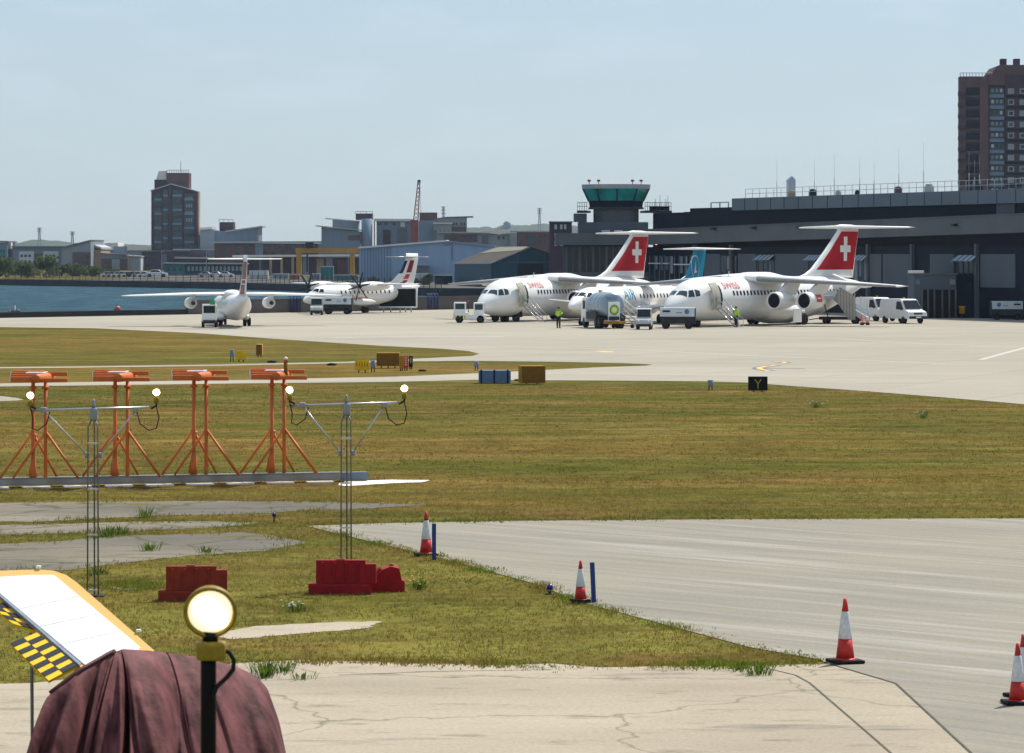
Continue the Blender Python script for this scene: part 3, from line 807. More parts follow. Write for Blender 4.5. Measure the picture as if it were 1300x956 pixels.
def four_jet(label, loc, heading, scale, group, door_text):
    t = thing('airliner', label, 'airliner', loc, heading, group, scale)
    fz = Fuselage([(0, 1.72, .03, .03), (-.12, 1.74, .26, .24), (-.45, 1.80, .55, .52), (-1.0, 1.90, .86, .82), (-1.7, 2.06, 1.16, 1.10), (-2.4, 2.24, 1.40, 1.40), (-3.3, 2.40, 1.62, 1.62), (-4.4, 2.48, 1.75, 1.75), (-5.6, 2.5, 1.78, 1.78),
                   (-20.0, 2.5, 1.78, 1.78), (-22.5, 2.60, 1.66, 1.68), (-25.0, 2.86, 1.34, 1.38), (-27.5, 3.15, .92, .95), (-29.4, 3.36, .52, .55), (-30.6, 3.46, .22, .24), (-30.9, 3.48, .06, .06)])
    body = fz.body().build('fuselage', 'white_paint', t)
    # cockpit glass, both sides
    for sd in (1, -1):
        A = (lambda a: a) if sd > 0 else (lambda a: 180 - a)
        for q in ([(-1.22, A(84)), (-1.62, A(38)), (-1.98, A(57)), (-1.74, A(85))],
                  [(-1.72, A(34)), (-2.25, A(22)), (-2.42, A(47)), (-2.08, A(55))],
                  [(-2.36, A(21)), (-2.80, A(18)), (-2.90, A(34)), (-2.54, A(46))]):
            fz.patch(MB(), q, 0.012, 6, 6).build('cockpit_window', 'blue_glass', t)
    window_row(fz, t, [-7.4 - 0.53 * i for i in range(32)], 2.98, 0.25, 0.37)
    window_row(fz, t, [-7.4 - 0.53 * i for i in range(32)], 2.98, 0.25, 0.37, -1)
    # front door: opening, panel swung forward, airstair
    fz.rect(MB(), -4.75, -5.6, 1.75, 3.62, 0.012).build('door_opening', 'intake_dark', t)
    d = MB()
    def dp(u, v):
        p = fz.pt(-3.75 - 0.95 * u, -24 + 66 * v, 0.34); return p
    d.grid(dp, 4, 8)
    d.grid(lambda u, v: dp(u, v) + Vector((0, 0.09, 0.0)), 4, 8)
    for e in (0, 1):
        d.grid(lambda u, v: dp(e, v) + Vector((0, 0.09 * u, 0)), 1, 8); d.grid(lambda u, v: dp(u, e) + Vector((0, 0.09 * v, 0)), 4, 1)
    do = d.build('door', 'beige_door', t)
    MB().cbox((-4.25, 2.27, 2.5), (0.5, 0.05, 0.3)).cbox((-4.25, 2.28, 1.95), (0.6, 0.05, 0.25)).build('door_latch', 'gse_grey', do)
    st = MB()
    p0, p1 = Vector((-5.2, 1.72, 1.72)), Vector((-5.35, 3.75, 0.06))
    for s in (-.38, .38): st.tube([p0 + Vector((s, 0, 0)), p1 + Vector((s, 0, 0))], 0.055, 6)
    for i in range(8):
        p = p0.lerp(p1, (i + .5) / 8); st.cbox(p, (0.76, 0.22, 0.03))
    stair = st.build('airstair', 'bare_metal', t)
    hr = MB()
    for s in (-.40, .40):
        hr.tube([p0 + Vector((s, .1, .85)), p0.lerp(p1, .95) + Vector((s, 0, .75)), p0.lerp(p1, .97) + Vector((s, 0, 0))], 0.03, 6)
        for i in (2, 4, 6): hr.tube([p0.lerp(p1, i / 8) + Vector((s, 0, 0)), p0.lerp(p1, i / 8) + Vector((s, 0, .82))], 0.02, 6)
    hr.build('handrail', 'bare_metal', stair)
    fz.text('SWISS', 0.95, -6.1, 3.34).build('lettering', 'text_red', t)
    # wing: one part per side
    for s in (1, -1):
        wn = wing_mb([(-11.2, s * 0.0, 4.18, 5.2, .15), (-11.5, s * 1.6, 4.15, 4.9, .15), (-12.8, s * 5.5, 3.95, 3.7, .135), (-15.1, s * 12.9, 3.55, 1.75, .11), (-15.5, s * 13.2, 3.54, 1.2, .08)]).build('wing', 'white_paint', t)
        # grey leading edge
        le = MB()
        def lef(u, v):
            y = 1.75 + (12.9 - 1.75) * u
            xs = np.interp(y, [1.6, 5.5, 12.9], [-11.5, -12.8, -15.1]); zz = np.interp(y, [1.6, 5.5, 12.9], [4.15, 3.95, 3.55]); ch = np.interp(y, [1.6, 5.5, 12.9], [4.9, 3.7, 1.75])
            tt = 0.06 * (abs(v - .5) * 2) ** 2
            h = .14 * ch * 5 * (0.2969 * math.sqrt(tt) - 0.126 * tt) * (1 if v > .5 else -1)
            return Vector((xs - tt * ch + 0.02, s * y, zz + h * 1.06))
        le.grid(lef, 12, 8); le.build('leading_edge', 'grey_metal', wn)
        for yy in (2.7, 5.8, 9.2):             # flap track fairings
            xs = np.interp(yy, [1.6, 5.5, 12.9], [-11.5, -12.8, -15.1]); ch = np.interp(yy, [1.6, 5.5, 12.9], [4.9, 3.7, 1.75]); zz = np.interp(yy, [1.6, 5.5, 12.9], [4.15, 3.95, 3.55])
            Mx = Matrix.Translation((xs - ch * 0.5, s * yy, zz - 0.20)) @ RX
            MB().lathe([(0.001, 0), (0.13, 0.4), (0.18, 1.2), (0.12, 2.2), (0.001, ch * .5 + 1.0)], 12, Mx).build('flap_fairing', 'white_paint', wn)
        for ye, xe in ((3.8, -10.9), (6.25, -11.6)):
            e = nacelle(xe, s * ye, 2.34, 0.74, 2.75, t)
            zz = np.interp(ye, [1.6, 5.5, 12.9], [4.15, 3.95, 3.55])
            MB().prism([(xe - 0.7, 2.98), (xe - 2.6, zz + .05), (xe - 4.2, zz - .1), (xe - 3.5, 3.0), (xe - 2.4, 2.65), (xe - 1.2, 2.8)], 'y', s * ye - 0.16, s * ye + 0.16).build('pylon', 'white_paint', e)
            if s > 0 and ye > 5:
                # red patch with a white bar on the outer cowling
                pm = MB(); pm.grid(lambda u, v: Vector((xe - 0.95 - 0.85 * u, ye + 0.752 * math.cos(R(-8 + 52 * v)), 2.34 + 0.752 * math.sin(R(-8 + 52 * v)))), 4, 6)
                pm.build('red_patch', 'text_red', e)
                pm = MB(); pm.grid(lambda u, v: Vector((xe - 1.1 - 0.55 * u, ye + 0.757 * math.cos(R(12 + 8 * v)), 2.34 + 0.757 * math.sin(R(12 + 8 * v)))), 4, 3)
                pm.build('patch_bar', 'panel_white', e)
        # main gear sponson
        gear(-16.9, s * 2.36, 0.5, 0.5, 0.34, 0.24, t, 1.4)
    MB().lathe([(0.05, 0), (0.7, 0.7), (1.0, 2.2), (1.0, 4.4), (0.6, 6.0), (0.05, 6.8)], 20, Matrix.Translation((-13.4, 0, 1.35)) @ RX @ Matrix.Scale(2.1, 4, (0, 1, 0))).build('gear_fairing', 'white_paint', t)
    MB().lathe([(0.05, 0), (0.42, 1.0), (0.62, 2.6), (0.62, 5.2), (0.4, 7.0), (0.05, 8.0)], 20, Matrix.Translation((-10.6, 0, 4.05)) @ RX @ Matrix.Scale(2.6, 4, (0, 1, 0))).build('wing_fairing', 'white_paint', t)
    MB().bbox((-15.3, 2.95, 1.05), (1.3, 0.08, 1.15), 0.035).build('gear_door', 'panel_white', t)
    gear(-4.3, 0, 0.36, 0.36, 0.22, 0.19, t, 1.2)
    # fin with red field and white cross
    FS = [(-19.6, 4.12, 9.8, .03), (-21.2, 4.45, 8.2, .06), (-22.3, 4.9, 7.2, .085), (-24.6, 6.5, 5.25, .10), (-26.7, 8.15, 3.6, .11), (-26.8, 8.42, 3.5, .10)]
    fn = fin_mb(FS).build('fin', 'white_paint', t); fo = Fin(FS)
    for s in (1, -1):
        r = MB(); r.grid(lambda u, v: fo.pt((0.10 + 0.03 * v) + (0.995 - 0.10 - 0.03 * v) * u, 4.82 + (8.12 - 4.82) * v, s, 0.012), 12, 10); r.build('red_field', 'swiss_red', fn)
        cx, cz = -27.75, 6.62
        for (hx, hz) in ((0.98, 0.29), (0.32, 1.05)):
            q = MB(); q.grid(lambda u, v: fo.ptx(cx + hx * (1 - 2 * u) , cz + hz * (2 * v - 1), s, 0.026), 8, 8); q.build('cross_bar', 'panel_white', fn)
        tp = wing_mb([(-26.75, 0, 8.5, 3.5, .10), (-26.9, s * 0.5, 8.5, 3.2, .10), (-29.2, s * 5.4, 8.47, 1.5, .09), (-29.6, s * 5.55, 8.47, 1.0, .08)]).build('tailplane', 'white_paint', t)
    MB().lathe([(0.001, 0), (0.16, 0.35), (0.24, 1.1), (0.22, 2.8), (0.10, 4.1), (0.001, 4.5)], 14, Matrix.Translation((-26.3, 0, 8.5)) @ RX).build('bullet_fairing', 'white_paint', t)
    # airbrake petals at the tail cone
    MB().tube([(-9.2, 0, 4.3), (-9.35, 0, 4.75)], 0.03, 6).build('aerial', 'gse_grey', t)
    for ch in t.children:
        nm = ch.name.split('.')[0]
        if nm == 'landing_gear': continue
        ch.location.z -= 0.24
        if nm in ('wing', 'engine', 'wing_fairing'): ch.location.x += 0.8
    return t

def heading_of(a): return math.atan2(-math.cos(a), -math.sin(a))
def place_nose(px, d, a): return Vector((X(px, d), d, 0))

SWISS = 'high wing airliners with red cross tails'
four_jet('white four engined airliner with red cross tail, nearest the camera, beside the two parked vans', place_nose(846, 299, 36), heading_of(R(36)), 1.05, SWISS, 'SWISS')
four_jet('white four engined airliner with red cross tail, parked in front of the control tower', place_nose(608, 321, 32), heading_of(R(32.6)), 1.0, SWISS, 'SWISS')

def rear_jet(label, loc, heading, scale):
    t = thing('airliner', label, 'airliner', loc, heading, None, scale)
    fz = Fuselage([(0, 1.66, .03, .03), (-.15, 1.68, .2, .18), (-.7, 1.78, .46, .42), (-1.5, 1.92, .74, .68), (-2.3, 2.05, .95, .90), (-3.2, 2.17, 1.08, 1.06), (-4.2, 2.2, 1.14, 1.14), (-21.5, 2.2, 1.14, 1.14), (-24.0, 2.42, .95, .92), (-26.5, 2.72, .55, .56), (-28.2, 2.92, .2, .22), (-28.4, 2.95, .05, .05)])
    fz.body().build('fuselage', 'white_paint', t)
    for sd in (1, -1):
        A = (lambda a: a) if sd > 0 else (lambda a: 180 - a)
        for q in ([(-1.45, A(86)), (-1.85, A(40)), (-2.35, A(58)), (-2.1, A(87))], [(-1.95, A(36)), (-2.6, A(22)), (-2.9, A(48)), (-2.45, A(56))]):
            fz.patch(MB(), q, 0.012, 5, 5).build('cockpit_window', 'dark_glass', t)
    window_row(fz, t, [-12.2 - 0.72 * i for i in range(12)], 2.48, 0.24, 0.36)
    fz.rect(MB(), -4.1, -4.95, 1.35, 3.05, 0.012).build('door_opening', 'intake_dark', t)
    dd = MB().bbox((-3.6, 1.42, 2.15), (0.85, 0.1, 1.65), 0.04).build('door', 'panel_white', t)
    MB().bbox((-3.6, 1.48, 2.5), (0.24, 0.04, 0.62), 0.015).build('door_window', 'dark_glass', dd)
    fz.text('AIR', 1.6, -8.7, 2.15, 0.02, 0.15).build('lettering', 'text_teal', t)
    for s in (1, -1):
        wing_mb([(-11.2, 0, 1.45, 4.2, .12), (-11.6, s * 1.2, 1.45, 3.9, .12), (-13.6, s * 4.0, 1.62, 2.6, .11), (-16.0, s * 10.0, 2.05, 1.1, .09)]).build('wing', 'white_paint', t)
        e = nacelle(-20.2, s * 1.95, 2.75, 0.68, 3.6, t)
        MB().cbox((-22.0, s * 1.25, 2.75), (2.0, 0.9, 0.18)).build('pylon', 'white_paint', e)
        gear(-14.6, s * 2.05, 0.42, 0.42, 0.28, 0.2, t, 1.4)
    MB().lathe([(0.05, 0), (0.45, 1.0), (0.62, 3), (0.55, 6), (0.05, 8)], 16, Matrix.Translation((-9.8, 0, 1.3)) @ RX @ Matrix.Scale(2.2, 4, (0, 1, 0))).build('belly_fairing', 'white_paint', t)
    gear(-2.6, 0, 0.32, 0.32, 0.2, 0.18, t, 1.2)
    FS = [(-18.8, 3.1, 8.8, .02), (-21.6, 3.42, 6.3, .05), (-24.6, 4.3, 3.8, .10), (-26.3, 6.45, 2.7, .11), (-26.4, 6.7, 2.6, .08)]
    fn = fin_mb(FS).build('fin', 'teal_tail', t); fo = Fin(FS)
    for s in (1, -1):
        q = MB(); cx, cz = -26.3, 4.95
        n = 28
        ring = []
        for rr in (0.95, 1.03):
            ring.append([fo.ptx(cx + 0.86 * rr * math.cos(2 * math.pi * k / n), cz + 1.12 * rr * math.sin(2 * math.pi * k / n), s, 0.015) for k in range(n)])
        q.loft(ring, True, False); q.build('emblem_ring', 'silver_line', fn)
        bird = [(-0.42, -0.55), (0.45, -0.42), (0.12, -0.25), (0.08, 0.75), (-0.12, 0.10), (-0.28, -0.35)]
        q = MB(); tri = tessellate_polygon([[Vector((a, b, 0)) for a, b in bird]])
        q.add([fo.ptx(cx + 0.1 + a * s, cz + b, s, 0.018) if False else fo.ptx(cx + 0.05 - a, cz + b, s, 0.018) for a, b in bird], [tuple(x) for x in tri]); q.build('emblem_bird', 'silver_line', fn)
        wing_mb([(-25.9, 0, 6.72, 2.7, .09), (-26.1, s * .4, 6.72, 2.4, .09), (-27.6, s * 3.75, 6.68, 1.15, .08)]).build('tailplane', 'panel_white', t)
    return t
rear_jet('white twin jet with teal tail and lettering AIR, behind the fuel truck', place_nose(723, 306, 27), heading_of(R(27)), 1.0)

def small_fuselage():
    return Fuselage([(0, 1.62, .03, .03), (-.15, 1.64, .2, .19), (-.7, 1.75, .50, .48), (-1.5, 1.92, .82, .78), (-2.3, 2.1, 1.05, 1.02), (-3.3, 2.2, 1.18, 1.17), (-4.2, 2.22, 1.21, 1.21), (-12.5, 2.22, 1.21, 1.21), (-14.5, 2.34, 1.12, 1.10), (-17, 2.64, .78, .80), (-19.2, 2.95, .42, .42), (-20.8, 3.15, .12, .12), (-20.9, 3.16, .04, .04)])
def turboprop(label, loc, heading, scale):
    t = thing('airliner', label, 'airliner', loc, heading, None, scale)
    fz = small_fuselage(); fz.body().build('fuselage', 'white_paint', t)
    for sd in (1, -1):
        A = (lambda a: a) if sd > 0 else (lambda a: 180 - a)
        for q in ([(-1.4, A(85)), (-1.8, A(40)), (-2.2, A(58)), (-2.0, A(86))], [(-1.9, A(36)), (-2.5, A(24)), (-2.7, A(48)), (-2.3, A(56))]):
            fz.patch(MB(), q, 0.012, 5, 5).build('cockpit_window', 'dark_glass', t)
    window_row(fz, t, [-5.4 - 0.78 * i for i in range(12)], 2.55, 0.24, 0.36)
    fz.text('ScotAirways', 1.0, -5.2, 1.55).build('lettering', 'text_red', t)
    for s in (1, -1):
        wing_mb([(-7.8, 0, 3.45, 2.5, .14), (-7.8, s * 4.2, 3.5, 2.4, .14), (-8.4, s * 9.6, 3.56, 1.3, .11), (-8.9, s * 10.4, 3.56, .7, .08)]).build('wing', 'white_paint', t)
        Mx = Matrix.Translation((-5.5, s * 4.15, 3.25)) @ RX
        e = MB().lathe([(0.25, 0), (0.42, 0.3), (0.56, 1.0), (0.60, 2.2), (0.52, 3.6), (0.28, 4.9), (0.05, 5.4)], 20, Mx).build('engine', 'white_paint', t)
        MB().lathe([(0.001, -0.55), (0.14, -0.4), (0.24, -0.05), (0.25, 0.03)], 16, Mx).build('spinner', 'dark_metal', e)
        for k in range(6):
            a = R(60 * k + 12)
            rr = Vector((0, math.cos(a), math.sin(a))); tt = Vector((0, -math.sin(a), math.cos(a)))
            c = Vector((-5.3, s * 4.15, 3.25))
            q = MB()
            outl = [(0.2, 0.06), (0.6, 0.09), (1.2, 0.10), (1.7, 0.08), (1.82, 0.03)]
            ring = []
            for r_, hw in outl:
                tw = tt * hw + Vector((0.10 * (1.9 - r_) / 1.9, 0, 0))
                nn = rr.cross(tw).normalized() * 0.02
                ring.append([c + rr * r_ + tw + nn, c + rr * r_ - tw + nn, c + rr * r_ - tw - nn, c + rr * r_ + tw - nn])
            q.loft(ring).build('propeller_blade', 'dark_metal', e)
        gear(-9.4, s * 1.35, 0.42, 0.42, 0.28, 0.2, t, 1.2)
        MB().lathe([(0.05, 0), (0.34, 0.6), (0.42, 2.0), (0.34, 3.4), (0.05, 4.4)], 14, Matrix.Translation((-7.2, s * 1.15, 1.35)) @ RX).build('gear_fairing', 'white_paint', t)
    gear(-2.4, 0, 0.33, 0.33, 0.2, 0.18, t, 1.2)
    FS = [(-13.4, 3.3, 6.2, .03), (-15.6, 3.75, 4.2, .09), (-17.2, 4.9, 2.95, .11), (-18.2, 6.5, 2.35, .11), (-18.3, 7.2, 2.2, .06)]
    fn = fin_mb(FS).build('fin', 'white_paint', t); fo = Fin(FS)
    for s in (1, -1):
        def band(z0, z1, f0, f1, m, nm, off=0.012):
            q = MB(); q.grid(lambda u, v: fo.pt(f0 + (f1 - f0) * u, z0 + (z1 - z0) * v, s, off), 6, 6); q.build(nm, m, fn)
        band(4.75, 6.3, .0, .16, 'navy', 'fin_band'); band(4.85, 6.35, .34, .68, 'deep_red', 'fin_band')
        band(4.05, 4.65, .40, .66, 'text_red', 'fin_badge'); band(3.5, 3.9, .46, .66, 'deep_red', 'fin_band')
        vs, fs = text_polys('SA', 0.5, 0)
        q = MB(); q.add([fo.ptx(-16.75 - u * 0.75 + v * 0 - 0.45, 4.16 + v, s, 0.02) for u, v in vs], fs); q.build('lettering', 'panel_white', fn)
        wing_mb([(-17.7, 0, 6.75, 1.9, .09), (-18.1, s * 3.3, 6.75, 1.0, .08), (-18.4, s * 3.4, 6.75, .6, .06)]).build('tailplane', 'grey_metal', t)
    return t
turboprop('white twin propeller airliner with red and navy tail bands, parked by the quay wall', place_nose(385, 366, 40), heading_of(R(40)), 0.87)

def small_jet(label, loc, heading, scale):
    t = thing('airliner', label, 'airliner', loc, heading, None, scale)
    fz = small_fuselage(); fz.body().build('fuselage', 'white_paint', t)
    for s in (1, -1):
        wing_mb([(-7.8, 0, 3.45, 2.6, .14), (-7.8, s * 4.2, 3.42, 2.4, .14), (-8.4, s * 9.6, 3.30, 1.3, .11), (-8.9, s * 10.4, 3.28, .7, .08)]).build('wing', 'white_paint', t)
        e = nacelle(-6.5, s * 3.7, 2.58, 0.54, 2.9, t)
        MB().prism([(-7.3, 3.0), (-8.2, 3.4), (-10.2, 3.35), (-9.2, 2.7), (-8, 2.7)], 'y', s * 3.7 - .13, s * 3.7 + .13).build('pylon', 'white_paint', e)
        gear(-9.6, s * 1.35, 0.42, 0.42, 0.28, 0.2, t, 1.2)
        MB().lathe([(0.05, 0), (0.34, 0.6), (0.42, 2.0), (0.34, 3.4), (0.05, 4.4)], 14, Matrix.Translation((-7.4, s * 1.15, 1.35)) @ RX).build('gear_fairing', 'white_paint', t)
    window_row(fz, t, [-5.4 - 0.78 * i for i in range(12)], 2.55, 0.24, 0.36)
    gear(-2.4, 0, 0.33, 0.33, 0.2, 0.18, t, 1.2)
    MB().lathe([(0.05, 0), (0.4, .8), (0.5, 2.2), (0.4, 4), (0.05, 5)], 14, Matrix.Translation((-7.0, 0, 3.35)) @ RX @ Matrix.Scale(2.0, 4, (0, 1, 0))).build('wing_fairing', 'white_paint', t)
    FS = [(-13.4, 3.3, 6.2, .03), (-15.6, 3.75, 4.2, .10), (-17.2, 4.9, 2.95, .13), (-18.2, 6.5, 2.35, .13), (-18.3, 7.1, 2.2, .08)]
    fn = fin_mb(FS).build('fin', 'panel_white', t); fo = Fin(FS)
    for s in (1, -1):
        q = MB(); q.grid(lambda u, v: fo.pt(.30 + .62 * u, 4.9 + 1.6 * v, s, 0.012), 6, 6); q.build('fin_band', 'fin_maroon', fn)
        q = MB(); q.grid(lambda u, v: fo.pt(.34 + .5 * u, 3.5 + .9 * v, s, 0.012), 6, 6); q.build('fin_band', 'deep_red', fn)
        q = MB(); q.grid(lambda u, v: fo.pt(.40 + .45 * u, 4.5 + .3 * v, s, 0.012), 6, 6); q.build('fin_band', 'deep_red', fn)
        wing_mb([(-17.7, 0, 6.75, 1.9, .10), (-18.1, s * 3.3, 6.75, 1.0, .09), (-18.4, s * 3.42, 6.75, .6, .07)]).build('tailplane', 'panel_white', t)
    return t
# seen from behind: tail towards the camera
aj = R(11.5)
hj = math.atan2(math.cos(aj), -math.sin(aj))
fwd = Vector((-math.sin(aj), math.cos(aj), 0))
tailpos = Vector((X(313, 297), 297, 0))
sj = small_jet('white twin jet seen from behind with thin red tail fin, beside the grass', tailpos + fwd * 20.0 * 0.92, hj, 0.92)
for ch in sj.children:
    if not ch.name.startswith('landing_gear'): ch.location.z -= 0.42

# ------------------------------------------------------------------ ground vehicles
def wheel(mb, c, r, wd, ax='Y'):
    Mw = Matrix.Translation(c) @ (Matrix.Rotation(R(90), 4, 'X') if ax == 'Y' else Matrix.Rotation(R(90), 4, 'Y'))
    mb.lathe([(r * 0.5, -wd / 2), (r * 0.92, -wd / 2), (r, -wd * .3), (r, wd * .3), (r * .92, wd / 2), (r * .5, wd / 2)], 18, Mw)
    return mb
def wheels(t, xs, ys, r, wd=0.24, hub='dark_metal'):
    for x in xs:
        for y in ys:
            wo = wheel(MB(), (x, y, r), r, wd).build('wheel', 'black_rubber', t)
            sg = 1 if y > 0 else -1
            MB().lathe([(0.001, 0.0), (r * .5, 0.01), (r * .5, 0.03)], 14, Matrix.Translation((x, y + sg * wd * .5, r)) @ Matrix.Rotation(R(-90 * sg), 4, 'X')).build('hub', hub, wo)
# all vehicles: local +x is forward
def van(label, loc, rz, group):
    t = thing('van', label, 'van', loc, rz, group)
    side = [(-2.35, .45), (-2.4, 1.0), (-2.3, 2.05), (-2.1, 2.2), (0.75, 2.2), (1.05, 2.1), (1.75, 1.25), (2.35, 1.05), (2.45, .8), (2.45, .45)]
    b = MB(); n = len(side)
    ring = []
    for y, k in ((-.98, .94), (-.93, 1.0), (.93, 1.0), (.98, .94)):
        ring.append([Vector((p[0] * (1 if k == 1 else .985), y * (1.0 - 0.12 * max(0, (p[1] - 1.1)) / 1.1), .45 + (p[1] - .45) * k)) for p in side])
    b.loft(ring, True, True, False); body = b.build('body', 'car_white', t)
    MB().add([(1.10, -.76, 2.06), (1.10, .76, 2.06), (1.74, .86, 1.30), (1.74, -.86, 1.30)], [(0, 1, 2, 3)]).build('windscreen', 'dark_glass', t).location = (0.02, 0, 0.025)
    for s in (1, -1):
        y1, y0 = s * 0.975, s * .90
        MB().add([(.35, s * .985, 1.28), (1.5, s * .985, 1.28), (1.0, s * .905, 1.98), (.35, s * .905, 1.98)], [(0, 1, 2, 3)]).build('side_window', 'dark_glass', t)
        MB().bbox((2.40, s * .72, .92), (.12, .34, .2), .03).build('headlight', 'silver_line', t)
        MB().bbox((1.35, s * 1.08, 1.35), (.12, .2, .26), .04).build('mirror', 'dark_metal', t)
    MB().bbox((2.42, 0, .56), (.18, 1.9, .24), .05).build('bumper', 'dark_metal', t)
    MB().bbox((2.44, 0, .9), (.06, .9, .16), .02).build('grille', 'dark_metal', t)
    MB().bbox((2.53, 0, .58), (.03, .52, .11), .006).build('number_plate', 'panel_white', t)
    MB().lathe([(.06, 2.2), (.06, 2.32), (.001, 2.36)], 10, Matrix.Translation((.2, 0, 0))).build('beacon', 'sign_yellow', t)
    wheels(t, (1.5, -1.5), (.86, -.86), .34)
    return t
vg = G(1146, 410.5)
fv = Vector((0.35, -1.0))
v0 = van('front white van with orange beacon, its windscreen facing the apron', vg, R(-62), 'white vans by the terminal')
dup(v0, G(1112, 407.5) + Vector((0, 0, 0)), 'white van half hidden behind another van', R(-64), 'white vans by the terminal')

def tug(label, loc, rz, group):
    t = thing('baggage_tug', label, 'tug', loc, rz, group)
    MB().prism([(-1.3, .35), (-1.3, .85), (.2, .9), (.95, .95), (1.15, .8), (1.2, .3)], 'y', -.62, .62).build('body', 'gse_grey', t)
    MB().prism([(-.75, .9), (-.75, 1.72), (-.65, 1.78), (.35, 1.78), (.5, 1.7), (.9, .96)], 'y', -.6, .6).build('cab', 'gse_grey', t)
    MB().add([(.505, -.5, 1.66), (.505, .5, 1.66), (.86, .54, 1.06), (.86, -.54, 1.06)], [(0, 1, 2, 3)]).build('windscreen', 'dark_glass', t).location = (.03, 0, .012)
    for s in (1, -1):
        MB().add([(-.6, s * .604, 1.05), (.6, s * .604, 1.05), (.36, s * .604, 1.66), (-.6, s * .604, 1.66)], [(0, 1, 2, 3)]).build('side_window', 'dark_glass', t)
        MB().lathe([(.001, .02), (.08, .02), (.08, 0)], 10, Matrix.Translation((1.14, s * .42, .72)) @ Matrix.Rotation(R(90), 4, 'Y')).build('headlight', 'panel_white', t)
    MB().bbox((1.2, 0, .38), (.14, 1.2, .22), .03).build('bumper', 'dark_metal', t)
    wheels(t, (.75, -.85), (.52, -.52), .3, .2)
    return t
tg = 'small grey tugs of the ground power units'
t0 = tug('grey tug in front of the twin jet, its dark windscreen facing the camera', G(818, 418.5), R(-95), tg)
dup(t0, G(402, 400.0), 'grey tug below the nose of the propeller airliner', R(-88), tg)

def gpu(label, loc, rz, group):
    t = thing('ground_power_unit', label, 'power unit', loc, rz, group)
    MB().bbox((0, 0, 1.40), (2.9, 1.5, .75), .05).build('cabinet', 'gpu_grey', t)
    lo = MB().bbox((0, 0, .74), (2.8, 1.42, .62), .04).build('chassis', 'dark_metal', t)
    MB().bbox((1.47, 0, 1.08), (.12, 1.44, 1.3), .03).build('end_grille', 'dark_metal', t)
    for s in (1, -1):
        MB().cbox((-.9, s * .76, 1.48), (.62, .03, .16)).build('louvre', 'dark_metal', t)
        MB().lathe([(.001, .025), (.2, .02), (.2, 0)], 16, Matrix.Translation((.8, s * .75, 1.45)) @ Matrix.Rotation(R(-90 * s), 4, 'X')).build('emblem', 'crate_blue', t)
        MB().cbox((.15, s * .76, 1.36), (.5, .02, .07)).build('lettering_bar', 'tank_line', t)
    MB().tube([(-1.4, 0, .5), (-2.1, 0, .42)], .05, 6).build('drawbar', 'dark_metal', t)
    wheels(t, (-.95, .95), (.6, -.6), .33, .22)
    return t
gg = 'grey ground power units at the aircraft noses'
g0 = gpu('grey power unit beside the nose of the nearest red tailed airliner', G(860, 417.5), R(-4), gg)
dup(g0, G(642, 408.5), 'grey power unit below the nose of the airliner near the control tower', R(-3), gg)
dup(g0, G(429, 399.0), 'grey power unit next to the propeller airliner by the quay', R(-3), gg)
g1 = dup(g0, G(1278, 406.2), 'dark power unit with lit pale top against the terminal wall', R(178), gg)

def push_tug(label, loc, rz):
    t = thing('tow_tractor', label, 'tractor', loc, rz)
    MB().prism([(-1.5, .35), (-1.5, .95), (-.1, .95), (0, .75), (1.5, .75), (1.5, .3)], 'y', -.75, .75).build('body', 'panel_white', t)
    c1 = MB().bbox((-.85, 0, 1.4), (1.1, 1.35, .95), .06).build('cab', 'panel_white', t)
    for s in (1, -1): MB().cbox((-.85, s * .69, 1.5), (.85, .03, .5)).build('side_window', 'blue_glass', c1)
    MB().cbox((-.29, 0, 1.5), (.03, 1.1, .5)).build('windscreen', 'blue_glass', c1)
    c2 = MB().bbox((.85, 0, 1.25), (.95, 1.3, 1.2), .06).build('rear_cab', 'panel_white', t)
    for s in (1, -1): MB().cbox((.85, s * .665, 1.45), (.7, .03, .5)).build('side_window', 'blue_glass', c2)
    MB().cbox((1.335, 0, 1.45), (.03, 1.1, .5)).build('windscreen', 'blue_glass', c2)
    MB().lathe([(.07, 1.87), (.07, 2.02), (.001, 2.06)], 10, Matrix.Translation((-.1, 0, 0))).build('beacon', 'container_orange', t)
    MB().tube([(-.1, 0, .9), (-.1, 0, 1.9)], .04, 6).build('mast', 'dark_metal', t)
    for k in range(5): MB().cbox((-1.3 + k * .22, -.76, .55), (.11, .03, .28)).build('chevron', 'sign_yellow' if k % 2 == 0 else 'sign_black', t)
    wheels(t, (-.9, 1.0), (.62, -.62), .36, .26)
    return t
push_tug('white tow tractor with two cabs and orange beacon by an airliner nose', G(596, 410), R(0))

